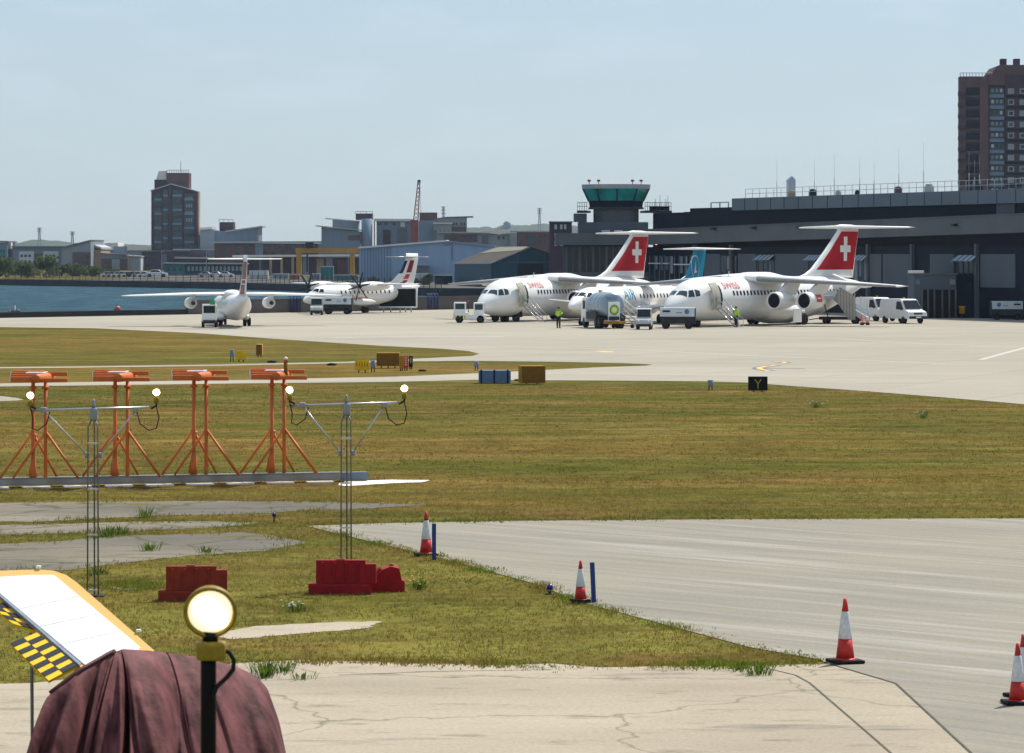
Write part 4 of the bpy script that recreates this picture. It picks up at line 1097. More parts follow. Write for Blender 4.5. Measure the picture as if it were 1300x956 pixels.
def fuel_truck(label, loc, rz):
    t = thing('fuel_truck', label, 'fuel truck', loc, rz)
    Mx = Matrix.Translation((1.9, 0, 1.95)) @ RX @ Matrix.Scale(1.12, 4, (0, 1, 0))
    tk = MB().lathe([(0.3, -0.12), (0.85, -0.08), (0.98, 0.05), (1.0, .3), (1.0, 4.3), (.98, 4.55), (.85, 4.68), (.3, 4.72)], 26, Mx).build('tank', 'tank_blue', t)
    for x in (.8, -.6, -1.9): MB().lathe([(1.012, 0), (1.02, .03), (1.012, .06)], 26, Matrix.Translation((x, 0, 1.95)) @ RX @ Matrix.Scale(1.12, 4, (0, 1, 0))).build('tank_band', 'tank_line', tk)
    MB().cbox((-2.84, .1, 2.48), (.03, .95, .26)).build('rear_plate', 'tank_line', tk)
    MB().bbox((-.2, 0, .86), (6.4, .9, .3), .04).build('chassis', 'dark_metal', t)
    cb = MB().prism([(2.1, .5), (2.1, 2.5), (3.3, 2.5), (3.7, 1.5), (3.8, .5)], 'y', -1.1, 1.1).build('cab', 'panel_white', t)
    MB().cbox((3.52, 0, 1.95), (.05, 1.9, .8), Matrix.Rotation(R(-21), 3, 'Y')).build('windscreen', 'dark_glass', cb)
    for s in (1, -1): MB().cbox((2.75, s * 1.11, 1.9), (.8, .03, .7)).build('side_window', 'dark_glass', cb)
    pn = MB().bbox((-3.05, -.05, 1.35), (.14, 1.05, 1.7), .03).build('rear_panel', 'panel_white', t)
    # sun flower emblem: green outer petals, yellow inner petals, white heart, nested outlines
    def petals(r0, r1, n, nm, m, x):
        pts = []
        for k in range(n * 6):
            q = 2 * math.pi * k / (n * 6)
            rr = r0 + (r1 - r0) * abs(math.sin(n * q / 2))
            pts.append((-.05 + rr * math.cos(q), 1.55 + rr * math.sin(q)))
        MB().prism(pts, 'x', x - .012, x).build(nm, m, pn)
    petals(.36, .45, 16, 'emblem_petals', 'bp_green', -3.121)
    petals(.24, .32, 12, 'emblem_ring', 'bp_yellow', -3.134)
    petals(.10, .16, 10, 'emblem_heart', 'panel_white', -3.147)
    MB().cbox((-3.13, .12, .84), (.02, .42, .34)).build('warning_plate', 'container_orange', t)
    MB().bbox((-3.06, -.1, .52), (.14, 2.0, .22), .03).build('bumper', 'sign_amber', t)
    MB().lathe([(.09, 2.95), (.09, 3.08), (.001, 3.14)], 10, Matrix.Translation((1.4, .0, 0))).build('beacon', 'cone_red', t)
    for y in (1.2, -1.2): MB().bbox((.2, y * .93, 1.05), (3.4, .12, .6), .03).build('side_locker', 'dark_metal', t)
    wheels(t, (2.8, -1.1, -2.2), (.92, -.92), .52, .36, 'dark_metal')
    return t
fuel_truck('blue grey tanker truck with green and yellow emblem on its rear panel', G(767, 416.6), R(104)).scale = (.95, .95, 1.02)

def steps_cart(label, loc, rz):                   # open service steps
    t = thing('service_steps', label, 'steps', loc, rz)
    f = MB()
    for y in (-.5, .5):
        f.tube([(-1.1, y, .2), (.9, y, 1.7)], .05, 6); f.tube([(.9, y, .2), (.9, y, 2.6)], .04, 6); f.tube([(-1.1, y, .2), (.9, y, .2)], .05, 6); f.tube([(1.4, y, .2), (1.4, y, 2.6)], .04, 6); f.tube([(.9, y, 1.7), (1.4, y, 1.7)], .05, 6)
    f.build('frame', 'gse_grey', t)
    for k in range(6): MB().cbox((-1.0 + k * .34, 0, .38 + k * .25), (.28, .95, .04)).build('step', 'bare_metal', t)
    h = MB()
    for y in (-.52, .52): h.tube([(-1.1, y, 1.1), (.9, y, 2.6), (1.4, y, 2.6)], .03, 6)
    h.build('handrail', 'panel_white', t)
    wheels(t, (-.7, 1.1), (.5, -.5), .18, .1)
    return t
steps_cart('white service steps standing between the tanker and the grey tug', G(797, 416.6), R(150))

def passenger_steps(label, loc, rz):
    t = thing('passenger_steps', label, 'steps', loc, rz)
    MB().prism([(-2.2, .35), (-2.2, .6), (1.0, 2.5), (2.1, 2.5), (2.1, 2.25), (1.1, 2.25), (-1.7, .35)], 'y', -.75, .75).build('stair_flight', 'gse_grey', t)
    for s in (1, -1):
        MB().prism([(-2.1, .7), (1.0, 2.55), (2.0, 2.55), (2.0, 2.9), (1.0, 2.95), (-2.1, 1.1)], 'y', s * .78 - .03, s * .78 + .03).build('side_panel', 'gpu_grey', t)
    ps = MB().prism([(.77, 2.3), (.28, 3.3), (-1.13, 2.46), (-1.13, .35), (-.56, .35)], 'y', .84, .90).build('canopy_side', 'beige_panel', t)
    for k in range(6):
        x = -1.02 + .27 * k; zl = np.interp(x, [-1.13, -.56, .77], [.35, .35, 2.3]); zh = np.interp(x, [-1.13, .28, .77], [2.46, 3.3, 2.3])
        MB().cbox((x, .915, (zl + zh) / 2), (.07, .03, (zh - zl) * .94)).build('rib', 'gse_grey', ps)
    MB().prism([(-1.6, 3.2), (.9, 4.35), (1.0, 4.45), (-1.65, 3.3)], 'y', -.85, .85).build('canopy', 'silver_line', t)
    for k in range(6):
        x = -1.9 + k * .55
        MB().tube([(x, -.8, 1.1 + .57 * max(0, (x + 2.1) * .9)), (x, -.8, 2.2 + .42 * (x + 2))], .03, 6).build('post', 'gse_grey', t)
    MB().bbox((.4, 0, .5), (3.6, 1.3, .28), .04).build('chassis', 'dark_metal', t)
    for x in (-.4, 1.4): MB().tube([(x, .4, .6), (x + .5, .4, 2.3)], .05, 6).build('strut', 'dark_metal', t)
    MB().tube([(2.1, 0, .5), (3.2, 0, .35)], .05, 6).build('drawbar', 'dark_metal', t)
    wheels(t, (-1.0, 1.6), (.62, -.62), .28, .2)
    return t
passenger_steps('beige panelled passenger steps at the rear of the nearest airliner', G(1072, 411.0), R(165))
# covered body of steps seen as tall ribbed beige panel
def trolley(label, loc, rz):
    t = thing('barrow', label, 'trolley', loc, rz)
    MB().bbox((0, 0, .22), (.7, .45, .1), .02).build('bed', 'cone_red', t)
    f = MB()
    for y in (-.2, .2):
        f.tube([(-.3, y, .25), (-.3, y, .8)], .03, 6); f.tube([(.3, y, .25), (-.3, y, .8)], .03, 6)
    f.tube([(-.3, -.2, .8), (-.3, .2, .8)], .03, 6)
    f.build('frame', 'text_red', t)
    MB().cbox((0, 0, .42), (.4, .35, .2)).build('load', 'cone_white', t)
    wheels(t, (-.25, .25), (.24, -.24), .12, .08)
    return t
trolley('small red and white trolley standing beside the vans', G(1098, 413.0), R(10))

def airside_truck(label, loc, rz):
    t = thing('service_truck', label, 'truck', loc, rz)
    cb = MB().bbox((1.0, 0, 1.25), (1.3, 1.6, 1.5), .08).build('cab', 'panel_white', t)
    MB().cbox((1.66, 0, 1.55), (.03, 1.3, .6)).build('windscreen', 'dark_glass', cb)
    MB().cbox((1.1, -.81, 1.55), (.7, .03, .5)).build('side_window', 'dark_glass', cb)
    MB().cbox((1.1, .81, 1.55), (.7, .03, .5)).build('side_window', 'dark_glass', cb)
    bd = MB().bbox((-.8, 0, 1.2), (2.2, 1.7, 1.2), .05).build('body', 'gse_grey', t)
    MB().cbox((1.665, .35, 2.15), (.05, .6, .36)).build('panel_light', 'green_light', bd)
    MB().bbox((0, 0, .5), (3.8, 1.4, .3), .04).build('chassis', 'dark_metal', t)
    MB().cbox((1.75, .7, .55), (.1, .2, .2)).build('tail_lamp', 'text_red', t)
    wheels(t, (1.1, -1.1), (.72, -.72), .4, .26)
    return t
airside_truck('pale service truck tucked against the fuselage of the jet seen from behind', G(266, 415.8), R(-86)).scale = (.75, .75, 1.0)

# ------------------------------------------------------------------ people
def skin_obj(name, verts, edges, radii, m, parent, root=0, sub=2):
    me = bpy.data.meshes.new(name); me.from_pydata(verts, edges, [])
    me.materials.append(M[m])
    o = bpy.data.objects.new(name, me); C.objects.link(o); o.parent = parent
    md = o.modifiers.new('skin', 'SKIN')
    for v, r in zip(me.skin_vertices[0].data, radii): v.radius = (r, r) if not isinstance(r, tuple) else r
    me.skin_vertices[0].data[root].use_root = True
    md.use_smooth_shade = True
    s = o.modifiers.new('subsurf', 'SUBSURF'); s.levels = sub; s.render_levels = sub
    return o
def person(label, loc, rz, arm_l, arm_r, stride):
    t = thing('person', label, 'person', loc, rz)
    V = [(0, 0, .95), (0, 0, 1.15), (0, 0, 1.38), (0, 0, 1.50), (0.01, 0, 1.58), (0.02, 0, 1.68),
         (0, .10, .90), (stride * .5, .11, .50), (stride, .12, .09), (stride + .14, .13, .05),
         (0, -.10, .90), (-stride * .5, -.11, .50), (-stride, -.12, .09), (-stride + .14, -.13, .05),
         (0, .17, 1.42)] + [tuple(p) for p in arm_l] + [(0, -.17, 1.42)] + [tuple(p) for p in arm_r]
    E = [(0, 1), (1, 2), (2, 3), (3, 4), (4, 5), (0, 6), (6, 7), (7, 8), (8, 9), (0, 10), (10, 11), (11, 12), (12, 13), (2, 14), (14, 15), (15, 16), (16, 17), (2, 18), (18, 19), (19, 20), (20, 21)]
    Rr = [.13, .125, .14, .055, .085, .085, .09, .06, .042, .04, .09, .06, .042, .04, .06, .046, .034, .03, .06, .046, .034, .03]
    skin_obj('body', V, E, Rr, 'skin', t)
    idx = [0, 6, 7, 8, 10, 11, 12]
    skin_obj('trousers', [V[i] for i in idx], [(0, 1), (1, 2), (2, 3), (0, 4), (4, 5), (5, 6)], [.155, .115, .085, .07, .115, .085, .07], 'trousers', t)
    idx = [0, 1, 2, 14, 15, 16, 18, 19, 20]
    jk = skin_obj('jacket', [V[i] for i in idx], [(0, 1), (1, 2), (2, 3), (3, 4), (4, 5), (2, 6), (6, 7), (7, 8)], [.165, .165, .175, .085, .07, .055, .085, .07, .055], 'hiviz', t)
    MB().lathe([(.176, 1.08), (.178, 1.10), (.178, 1.14), (.176, 1.16)], 18).build('reflective_band', 'hiviz_band', jk)
    MB().lathe([(.096, 1.66), (.105, 1.70), (.09, 1.76), (.05, 1.80), (.001, 1.81)], 14, Matrix.Translation((.01, 0, 0))).build('hair', 'hair', t)
    for s in (1, -1):
        MB().bbox((stride * s + .05, s * .125, .045), (.27, .1, .09), .03).build('shoe', 'sign_black', t)
        MB().lathe([(.001, 0), (.012, .006), (.001, .012)], 8, Matrix.Translation((.097, s * .033, 1.655)) @ Matrix.Rotation(R(90), 4, 'Y')).build('eye', 'sign_black', t)
    return t
person('person in green high visibility jacket walking away on the apron, facing the aircraft', G(709, 416.8), R(70),
       [(.05, .24, 1.15), (.22, .18, 1.05), (.30, .15, 1.06)], [(.05, -.25, 1.16), (.20, -.26, 1.30), (.27, -.24, 1.36)], .05)
person('person in yellow high visibility vest and dark trousers at the foot of the airstair', G(934.5, 415.6), R(-120),
       [(-.04, .24, 1.14), (.10, .22, .92), (.16, .20, .86)], [(-.04, -.24, 1.14), (.05, -.25, .88), (.08, -.25, .80)], .10)

# ------------------------------------------------------------------ terminal and control tower
TA, TB = Vector((48.4, 335, 0)), Vector((20.7, 407, 0))
tdir = (TB - TA).normalized()                      # along the facade, away from the camera
tn = Vector((-tdir.y, tdir.x, 0)); tn = tn if tn.y < 0 else -tn    # outward, towards the apron
if tn.dot(-TA) < 0: tn = -tn
def fac(px):                                       # world point where the sight line of a column meets the facade
    k = (px - CX) / F
    t = (TA.x - k * TA.y) / (k * tdir.y - tdir.x)
    return TA + tdir * t
def fz_(px, py): q = fac(px); return Z(py, q.y)
term = thing('terminal', 'long dark terminal building with grey canopy band behind the aircraft', 'terminal', (45, 360, 0))
def fslab(name, m, pxa, pxb, z0a, z1a, z0b, z1b, out0, out1, parent=term):   # slab along the facade; a, b the end columns
    a, b = fac(pxa), fac(pxb); mb = MB()
    vs = []
    for p, z0, z1 in ((a, z0a, z1a), (b, z0b, z1b)):
        for o in (out0, out1):
            for z in (z0, z1): vs.append(p + tn * o + Vector((0, 0, z)))
    mb.add(vs, [(0, 1, 3, 2), (4, 6, 7, 5), (0, 4, 5, 1), (2, 3, 7, 6), (0, 2, 6, 4), (1, 5, 7, 3)])
    return mb.build(name, m, parent, True)
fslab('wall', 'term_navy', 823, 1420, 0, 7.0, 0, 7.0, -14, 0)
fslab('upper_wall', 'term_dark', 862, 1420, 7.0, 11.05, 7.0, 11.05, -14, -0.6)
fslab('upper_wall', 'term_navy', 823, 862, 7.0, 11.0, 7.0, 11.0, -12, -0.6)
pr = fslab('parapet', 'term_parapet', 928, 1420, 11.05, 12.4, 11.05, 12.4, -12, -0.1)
fslab('roof_block', 'term_dark', 868, 928, 11.05, 11.45, 11.05, 11.45, -10, -0.8)
# parapet panel seams
for px in [944, 960, 977, 994, 1012, 1030, 1049, 1068, 1088, 1108, 1129, 1150, 1172, 1194, 1217, 1240, 1264, 1288]:
    fslab('panel_seam', 'term_navy', px, px + 0.7, 11.1, 12.35, 11.1, 12.35, -0.1, -0.085, pr)
cz = lambda px: np.interp(px, [823, 879, 1300, 1420], [8.95, 9.15, 9.95, 10.1])
cb_ = lambda px: np.interp(px, [823, 879, 1300, 1420], [7.25, 7.45, 8.25, 8.4])
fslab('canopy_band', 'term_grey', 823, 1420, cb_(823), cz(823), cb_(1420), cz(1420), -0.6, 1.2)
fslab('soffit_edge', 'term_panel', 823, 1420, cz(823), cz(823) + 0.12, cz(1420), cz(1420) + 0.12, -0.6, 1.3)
# upper storey pale bay at the far right, lower wall panels and dark bays
fslab('wall_panel', 'term_panel', 1259, 1282, 9.9, 11.0, 9.9, 11.0, -0.62, -0.5)
for a, b in ((895, 915), (938, 961), (985, 1027), (1105, 1120), (1122, 1156), (1182, 1212), (1246, 1290)):
    fslab('wall_panel', 'term_panel' if b - a > 16 else 'term_grey', a, b, 3.0, 6.2, 3.0, 6.2, 0.0, 0.12)
for a, b in ((826, 858), (864, 892), (917, 936), (963, 984), (1029, 1042), (1085, 1104), (1217, 1244)):
    w0 = fslab('window', 'dark_glass', a, b, 2.6, 6.0, 2.6, 6.0, 0.0, 0.10)
    n = max(2, int((b - a) / 6))
    for k in range(n + 1):
        q = a + (b - a) * k / n
        fslab('mullion', 'term_grey', q - .4, q + .4, 2.6, 6.0, 2.6, 6.0, 0.10, 0.17, w0)
        if k < n and random.random() < 0.55:
            z_ = random.uniform(3.2, 4.6); q2 = q + (b - a) / n * random.uniform(.35, .8)
            fslab('blind', random.choice(('clad_grey', 'term_parapet', 'clad_blue', 'roof_pale')), q + .8, q2, z_, 5.9, z_, 5.9, 0.101, 0.12, w0)
for a, b in ((964, 985), (1028, 1044), (1084, 1104), (1217, 1243)):
    aw = MB(); p, q = fac(a), fac(b)
    vs = [p + tn * .15 + Vector((0, 0, 6.1)), q + tn * .15 + Vector((0, 0, 6.1)), q + tn * .9 + Vector((0, 0, 5.55)), p + tn * .9 + Vector((0, 0, 5.55))]
    vs += [v - Vector((0, 0, .06)) for v in vs]
    aw.add(vs, [(0, 1, 2, 3), (7, 6, 5, 4), (0, 4, 5, 1), (1, 5, 6, 2), (2, 6, 7, 3), (3, 7, 4, 0)])
    ao = aw.build('awning', 'awning_blue', term, True)
    for k in range(1, 8, 2):
        u0, u1 = k / 8, (k + 1) / 8
        lift = tn * .012 + Vector((0, 0, .012))
        s0, s1 = vs[0].lerp(vs[1], u0) + lift, vs[0].lerp(vs[1], u1) + lift
        e0, e1 = vs[3].lerp(vs[2], u0) + lift, vs[3].lerp(vs[2], u1) + lift
        MB().add([s0, s1, e1, e0], [(0, 1, 2, 3)]).build('awning_stripe', 'render_white', ao, True)
for px in (884, 930, 1104, 1160, 1242):          # downpipes / pillars
    fslab('pillar', 'term_grey', px - 1.2, px + 1.2, 0, 7.2, 0, 7.2, 0.0, 0.35)
for px in (921, 972, 1031, 1130, 1229):          # lights under the canopy
    fslab('floodlight', 'dark_metal', px - 2, px + 2, 8.9, 9.15, 8.9, 9.15, 1.32, 1.75)
q = fac(836) + tn * 0.3
lampw = MB().lathe([(.001, 0), (.16, .05), (.2, .2), (.16, .35), (.001, .4)], 12, Matrix.Translation((q.x, q.y, Z(311, q.y)))).build('wall_lamp', 'wall_lamp', term, True)
for a, b, z in ((860, 880, 4.9), (828, 842, 5.0), (846, 852, 5.0)): fslab('strip_light', 'silver_line', a, b, z, z + .14, z, z + .14, 0.2, 0.5)
# roof railing, masts and plant on the parapet roof
rl = MB()
for px in range(936, 1300, 9):
    a = fac(px) - tn * 1.0; rl.tube([a + Vector((0, 0, 12.4)), a + Vector((0, 0, 13.45))], .03, 5)
for z in (12.9, 13.42):
    rl.tube([fac(936) - tn * 1 + Vector((0, 0, z)), fac(1300) - tn * 1 + Vector((0, 0, z))], .028, 5)
rl.build('roof_railing', 'tower_frame', term, True)
for px, hh in ((941, .7), (955, 4.3), (1002, 4.1), (1027, 4.6), (1059, 4.1), (1077, 3.4), (1108, 4.7), (1139, 5.2), (1196, 4.0), (1203, 3.1), (1209, 3.6)):
    a = fac(px) - tn * 3
    MB().tube([a + Vector((0, 0, 12.3)), a + Vector((0, 0, 12.4 + hh * .45))], .04, 6).tube([a + Vector((0, 0, 12.4 + hh * .45)), a + Vector((0, 0, 12.4 + hh))], .012, 5).build('antenna', 'tower_frame', term, True)
for px, m, sz in ((974, 'brick_light', .5), (1000, 'dark_metal', .55), (1032, 'gse_grey', .4), (1056, 'dark_metal', .35), (1107, 'brick', .5), (1146, 'gse_grey', .6), (1208, 'dark_metal', .5)):
    a = fac(px) - tn * 3
    MB().bbox((a.x, a.y, 12.4 + sz * .55), (sz * 1.5, sz * 1.5, sz * 1.2), .05).lathe([(sz * .5, 12.4 + sz * 1.1), (sz * .7, 12.4 + sz * 1.4), (.001, 12.4 + sz * 1.6)], 10, Matrix.Translation((a.x, a.y, 0))).build('roof_vent', m, term, True)
for a, b in ((883, 905),):
    fslab('roof_handrail', 'gse_grey', a, b, 12.0, 12.12, 12.0, 12.12, -2.0, -1.9)
    for px in (a, (a + b) / 2, b): fslab('rail_post', 'gse_grey', px - .4, px + .4, 11.4, 12.0, 11.4, 12.0, -2.0, -1.9)

# single storey block in front of the terminal, right of the vans
dA = 343
blk = thing('service_block', 'low grey service block with dark pillared doorway beside the vans', 'building', (X(1190, dA), dA, 0))
MB().box(X(1161, dA), X(1214, dA), dA, dA + 6, 0, Z(349, dA)).build('wall', 'term_panel', blk, True)
MB().box(X(1214, dA) + .003, X(1420, dA), dA + .5, dA + 7, 0, Z(349, dA)).build('side_wall', 'term_navy', blk, True)
MB().box(X(1160, dA), X(1216, dA), dA - .15, dA + 6.2, Z(349, dA) + .004, Z(347, dA)).build('roof', 'term_grey', blk, True)
door = MB().box(X(1171, dA), X(1213, dA), dA - .06, dA - .004, 0.05, Z(368, dA)).build('doorway', 'intake_dark', blk, True)
for px in (1170.5, 1178, 1186, 1196, 1205, 1213): MB().tube([(X(px, dA), dA - .25, 0), (X(px, dA), dA - .25, Z(367, dA))], .09, 8).build('pillar', 'term_grey', blk, True)
MB().box(X(1226, dA), X(1251, dA), dA + .44, dA + .496, Z(364, dA), Z(359, dA)).build('slit_window', 'intake_dark', blk, True)
MB().box(X(1163, dA), X(1168, dA), dA - .05, dA - .004, Z(361, dA), Z(355, dA)).build('blue_sign', 'awning_blue', blk, True)
MB().bbox((X(1209, dA), dA - .2, Z(358, dA)), (.55, .35, .5), .05).build('wall_light', 'hangar_light', blk, True)
yb = thing('grit_bin', 'yellow grit bin against the dark wall beside the pillared doorway', 'bin', (X(1221, dA), dA - .1, 0))
MB().bbox((0, 0, .75), (.5, .45, .6), .04).build('body', 'sign_amber', yb); MB().bbox((0, 0, 1.1), (.56, .5, .1), .03).build('lid', 'sign_yellow', yb)
MB().tube([(0, 0, 0), (0, 0, .5)], .12, 8).build('stand', 'dark_metal', yb)
dup(yb, (X(1093, 352), 352, 0), 'yellow grit bin behind the passenger steps, left of the vans', group='yellow grit bins by the terminal')
yb['group'] = 'yellow grit bins by the terminal'
fl = thing('floodlight', 'pale boxy floodlight on a pole at the corner of the grey service block', 'floodlight', (X(1160, dA - 2), dA - 2, 0))
MB().tube([(0, 0, 0), (0, 0, 4.4)], .07, 8).build('pole', 'term_grey', fl); MB().bbox((.2, -.1, 4.5), (1.5, .5, .25), .05).build('lamp_head', 'silver_line', fl)

# control tower
dT = 420
ct = thing('control_tower', 'control tower with green tinted glass cab above the terminal', 'control tower', (X(782, dT), dT + 6, 0))
def pbox(name, m, x0, x1, y0, y1, d, depth, parent, zb=None):
    z0 = Z(y1, d) if zb is None else zb
    return MB().box(X(x0, d), X(x1, d), d, d + depth, z0, Z(y0, d)).build(name, m, parent, True)
pbox('base_block', 'term_dark', 717, 823, 311, 400, dT, 12, ct, 0)
pbox('canopy_band', 'term_grey', 706, 823, 296, 311, dT - 1.2, 13.2, ct)
pbox('upper_block', 'term_panel', 735, 823, 282, 295.6, dT + 1, 9, ct)
pbox('annexe', 'term_parapet', 729, 745, 271, 281.6, dT + 3, 5, ct)
wv = pbox('window_wall', 'dark_glass', 719, 787, 313, 345, dT - .08, .07, ct)
for k in range(9):
    px = 719 + 8.5 * k
    pbox('mullion', 'term_grey', px - (1.4 if k % 2 == 0 else .6), px + (1.4 if k % 2 == 0 else .6), 313, 345, dT - .22, .13, wv)
w2 = pbox('window_wall', 'term_navy', 790, 822, 326, 345, dT - .08, .07, ct)
for k in range(6): pbox('mullion', 'term_grey', 790 + 6.2 * k, 790.7 + 6.2 * k, 326, 345, dT - .14, .05, w2)
pbox('sill_band', 'term_grey', 717, 823, 345.5, 349, dT - .3, .29, ct)
pbox('lower_wall', 'term_parapet', 717, 823, 349.5, 358, dT - .2, .19, ct)
# drum and cab
cxw, cyw = X(782, dT + 5), dT + 5
def ngon(r, n=10, rot=0.0): return [(cxw + r * math.cos(2 * math.pi * k / n + rot), cyw + r * math.sin(2 * math.pi * k / n + rot)) for k in range(n)]
k_ = (dT + 5) / F
NS = 10; rt = math.pi / NS
zb, zt, zr = Z(263, dT + 5), Z(240, dT + 5), Z(234.5, dT + 5)
dr = MB(); dr.prism(ngon(30 * k_, NS, rt), 'z', Z(284, dT + 5), zb - .25); drum = dr.build('drum', 'term_grey', ct, True)
for k in range(14):
    px = 754 + 4.2 * k
    MB().box(X(px, dT + 2), X(px, dT + 2) + .06, cyw - 30 * k_ - .02, cyw - 30 * k_ + .3, Z(283, dT), Z(266, dT)).build('rib', 'term_navy', drum, True) if False else None
def frustum(r0, r1, z0, z1, n=NS):
    a, b = ngon(r0, n, rt), ngon(r1, n, rt); mb = MB()
    mb.add([(p[0], p[1], z0) for p in a] + [(p[0], p[1], z1) for p in b], [(i, (i + 1) % n, n + (i + 1) % n, n + i) for i in range(n)] + [tuple(range(n))[::-1], tuple(range(n, 2 * n))])
    return mb
frustum(37 * k_, 36 * k_, zb - .25, zb - .004).build('cab_floor', 'dark_metal', ct, True)
cab = frustum(36 * k_, 43.5 * k_, zb + .75, zt).build('cab_glass', 'tower_glass', ct, True)
frustum(34.8 * k_, 36.3 * k_, zb, zb + .746).build('cab_skirt', 'term_navy', ct, True)
frustum(45 * k_, 45.5 * k_, zt + .004, zr).build('roof', 'tower_frame', ct, True)
a0, a1 = ngon(36.2 * k_, NS, rt), ngon(43.8 * k_, NS, rt)
for i in range(NS):
    MB().tube([(a0[i][0], a0[i][1], zb + .7), (a1[i][0], a1[i][1], zt)], .09, 6).build('mullion', 'dark_metal', cab, True)
for px in (748, 760, 803, 814):
    c = Vector((X(px, dT + 3), dT + 3, zr))
    MB().tube([c, c + Vector((0, 0, .35))], .05, 6).lathe([(.1, .3), (.22, .4), (.2, .55), (.001, .6)], 10, Matrix.Translation(c)).build('obstruction_light', 'crane_red', ct, True)
gl = MB()
for x0, x1 in ((733, 746), (819, 852)):
    for k in range(int((x1 - x0) / 3) + 1):
        x = X(x0 + 3 * k, dT + 3); gl.tube([(x, dT + 3, Z(268, dT + 3)), (x, dT + 3, Z(257, dT + 3))], .03, 5)
    for yy in (257, 262, 267.5): gl.tube([(X(x0, dT + 3), dT + 3, Z(yy, dT + 3)), (X(x1, dT + 3), dT + 3, Z(yy, dT + 3))], .03, 5)
gl.build('gallery_railing', 'dark_metal', ct, True)
for x0, x1 in ((733, 750), (814, 853)): pbox('gallery_deck', 'dark_metal', x0, x1, 267.6, 270, dT + 2, 4, ct)
pbox('equipment', 'term_dark', 825, 850, 262, 268, dT + 4, 2, ct)
for k, px in enumerate((832, 838, 845, 848)): MB().tube([P(px, 268, dT + 5), P(px, 252 - 4 * (k % 2), dT + 5)], .04, 5).build('antenna', 'tower_frame', ct, True)
for px in (769, 785, 815): MB().bbox(P(px, 293.5, dT + .3), (1.0, .5, .22), .06).build('floodlight', 'silver_line', ct, True)

# ------------------------------------------------------------------ low walls, ladders, board behind the aircraft
def along(line_px0, line_px1, t): return line_px0 + (line_px1 - line_px0) * t
qa, qb = Vector((-49.5, 344, 0)), Vector((-4.4, 398, 0)); qd = (qb - qa).normalized(); qn = Vector((-qd.y, qd.x, 0))
def qpt(px):
    k = (px - CX) / F; t = (k * qa.y - qa.x) / (qd.x - k * qd.y); return qa + qd * t
def qwall(name, label, x0, x1, h, th, m):
    a, b = qpt(x0), qpt(x1); t = thing(name, label, 'wall', a)
    vs = [a, b, b + qn * th, a + qn * th]
    MB().add(vs + [v + Vector((0, 0, h)) for v in vs], [(0, 3, 2, 1), (4, 5, 6, 7), (0, 1, 5, 4), (1, 2, 6, 5), (2, 3, 7, 6), (3, 0, 4, 7)]).build('wall', m, t, True)
    vs = [v + Vector((0, 0, h + .004)) - qn * .08 * (1 if i < 2 else -1) for i, v in enumerate(vs)]
    MB().add(vs + [v + Vector((0, 0, .12)) for v in vs], [(0, 3, 2, 1), (4, 5, 6, 7), (0, 1, 5, 4), (1, 2, 6, 5), (2, 3, 7, 6), (3, 0, 4, 7)]).build('coping', m, t, True)
    return t
qwall('quay_wall', 'low dark quay wall along the water left of the jet', -60, 238, .42, .4, 'wall_low')
qwall('quay_wall', 'tall brown quay wall behind the propeller airliner', 239, 720, 1.35, .35, 'wall_brown')
def ladder(label, px):
    a = qpt(px) - qn * .15; t = thing('ladder', label, 'ladder', a, math.atan2(qd.y, qd.x), 'blue ladders over the quay wall')
    for s in (-.25, .25): MB().tube([(s, 0, 0), (s, 0, 1.6), (s, .15, 1.75), (s, .4, 1.75)], .07, 6).build('stile', 'ladder_blue', t)
    for k in range(4): MB().tube([(-.25, 0, .3 + .35 * k), (.25, 0, .3 + .35 * k)], .035, 6).build('rung', 'ladder_blue', t)
ladder('blue ladder on the quay wall between the two small airliners, the first of a pair', 370)
ladder('blue ladder on the quay wall just left of the propeller airliner nose', 378)
ladder('blue ladder on the quay wall right of the propeller airliner tail', 545)
ladder('blue ladder on the quay wall nearest the white tow tractor', 553)
dB = 376
bd = thing('blast_screen', 'large black screen board in a white frame behind the propeller airliner tail', 'screen', (X(505, dB), dB, 0))
MB().prism([(X(482, dB), Z(389, dB)), (X(482, dB), Z(384, dB)), (X(500, dB), Z(367, dB)), (X(527, dB), Z(366.5, dB)), (X(527, dB), Z(389, dB))], 'y', dB, dB + .1).build('board', 'sign_black', bd, True)
fr = MB()
for p in ([(481, 390), (529, 390)], [(529, 390), (529, 365.5)], [(529, 365.5), (499, 366)]):
    fr.tube([P(*p[0], dB - .05), P(*p[1], dB - .05)], .10, 6)
fr.build('frame', 'panel_white', bd, True)
for px in (487, 496, 508, 515, 522): MB().tube([P(px, 389, dB + .05), Vector((X(px, dB), dB + .05, 0))], .08, 6).build('leg', 'gse_grey', bd, True)
# marker posts and buoy in the water
by = thing('buoy', 'small red buoy floating in the dock', 'buoy', P(149, 390, 540) - Vector((0, 0, 0)))
by.location = (X(149, 470), 470, -1.3)
MB().lathe([(.001, -.2), (.4, -.1), (.46, .2), (.3, .5), (.001, .6)], 14).build('float', 'buoy_red', by); MB().tube([(0, 0, .5), (0, 0, .85)], .05, 6).build('ring', 'dark_metal', by)
dol = thing('dolphin', 'weathered grey mooring posts standing in the water near the low quay wall', 'mooring', (X(18, 372), 372, -1.3))
for dx in (-.45, 0, .42): MB().tube([(dx, .1 * dx, -1), (dx, .1 * dx, 2.1 - abs(dx))], .16, 8).build('pile', 'clad_grey', dol)
MB().bbox((0, 0, 1.45), (1.3, .3, .3), .04).build('waling', 'roof_grey', dol)

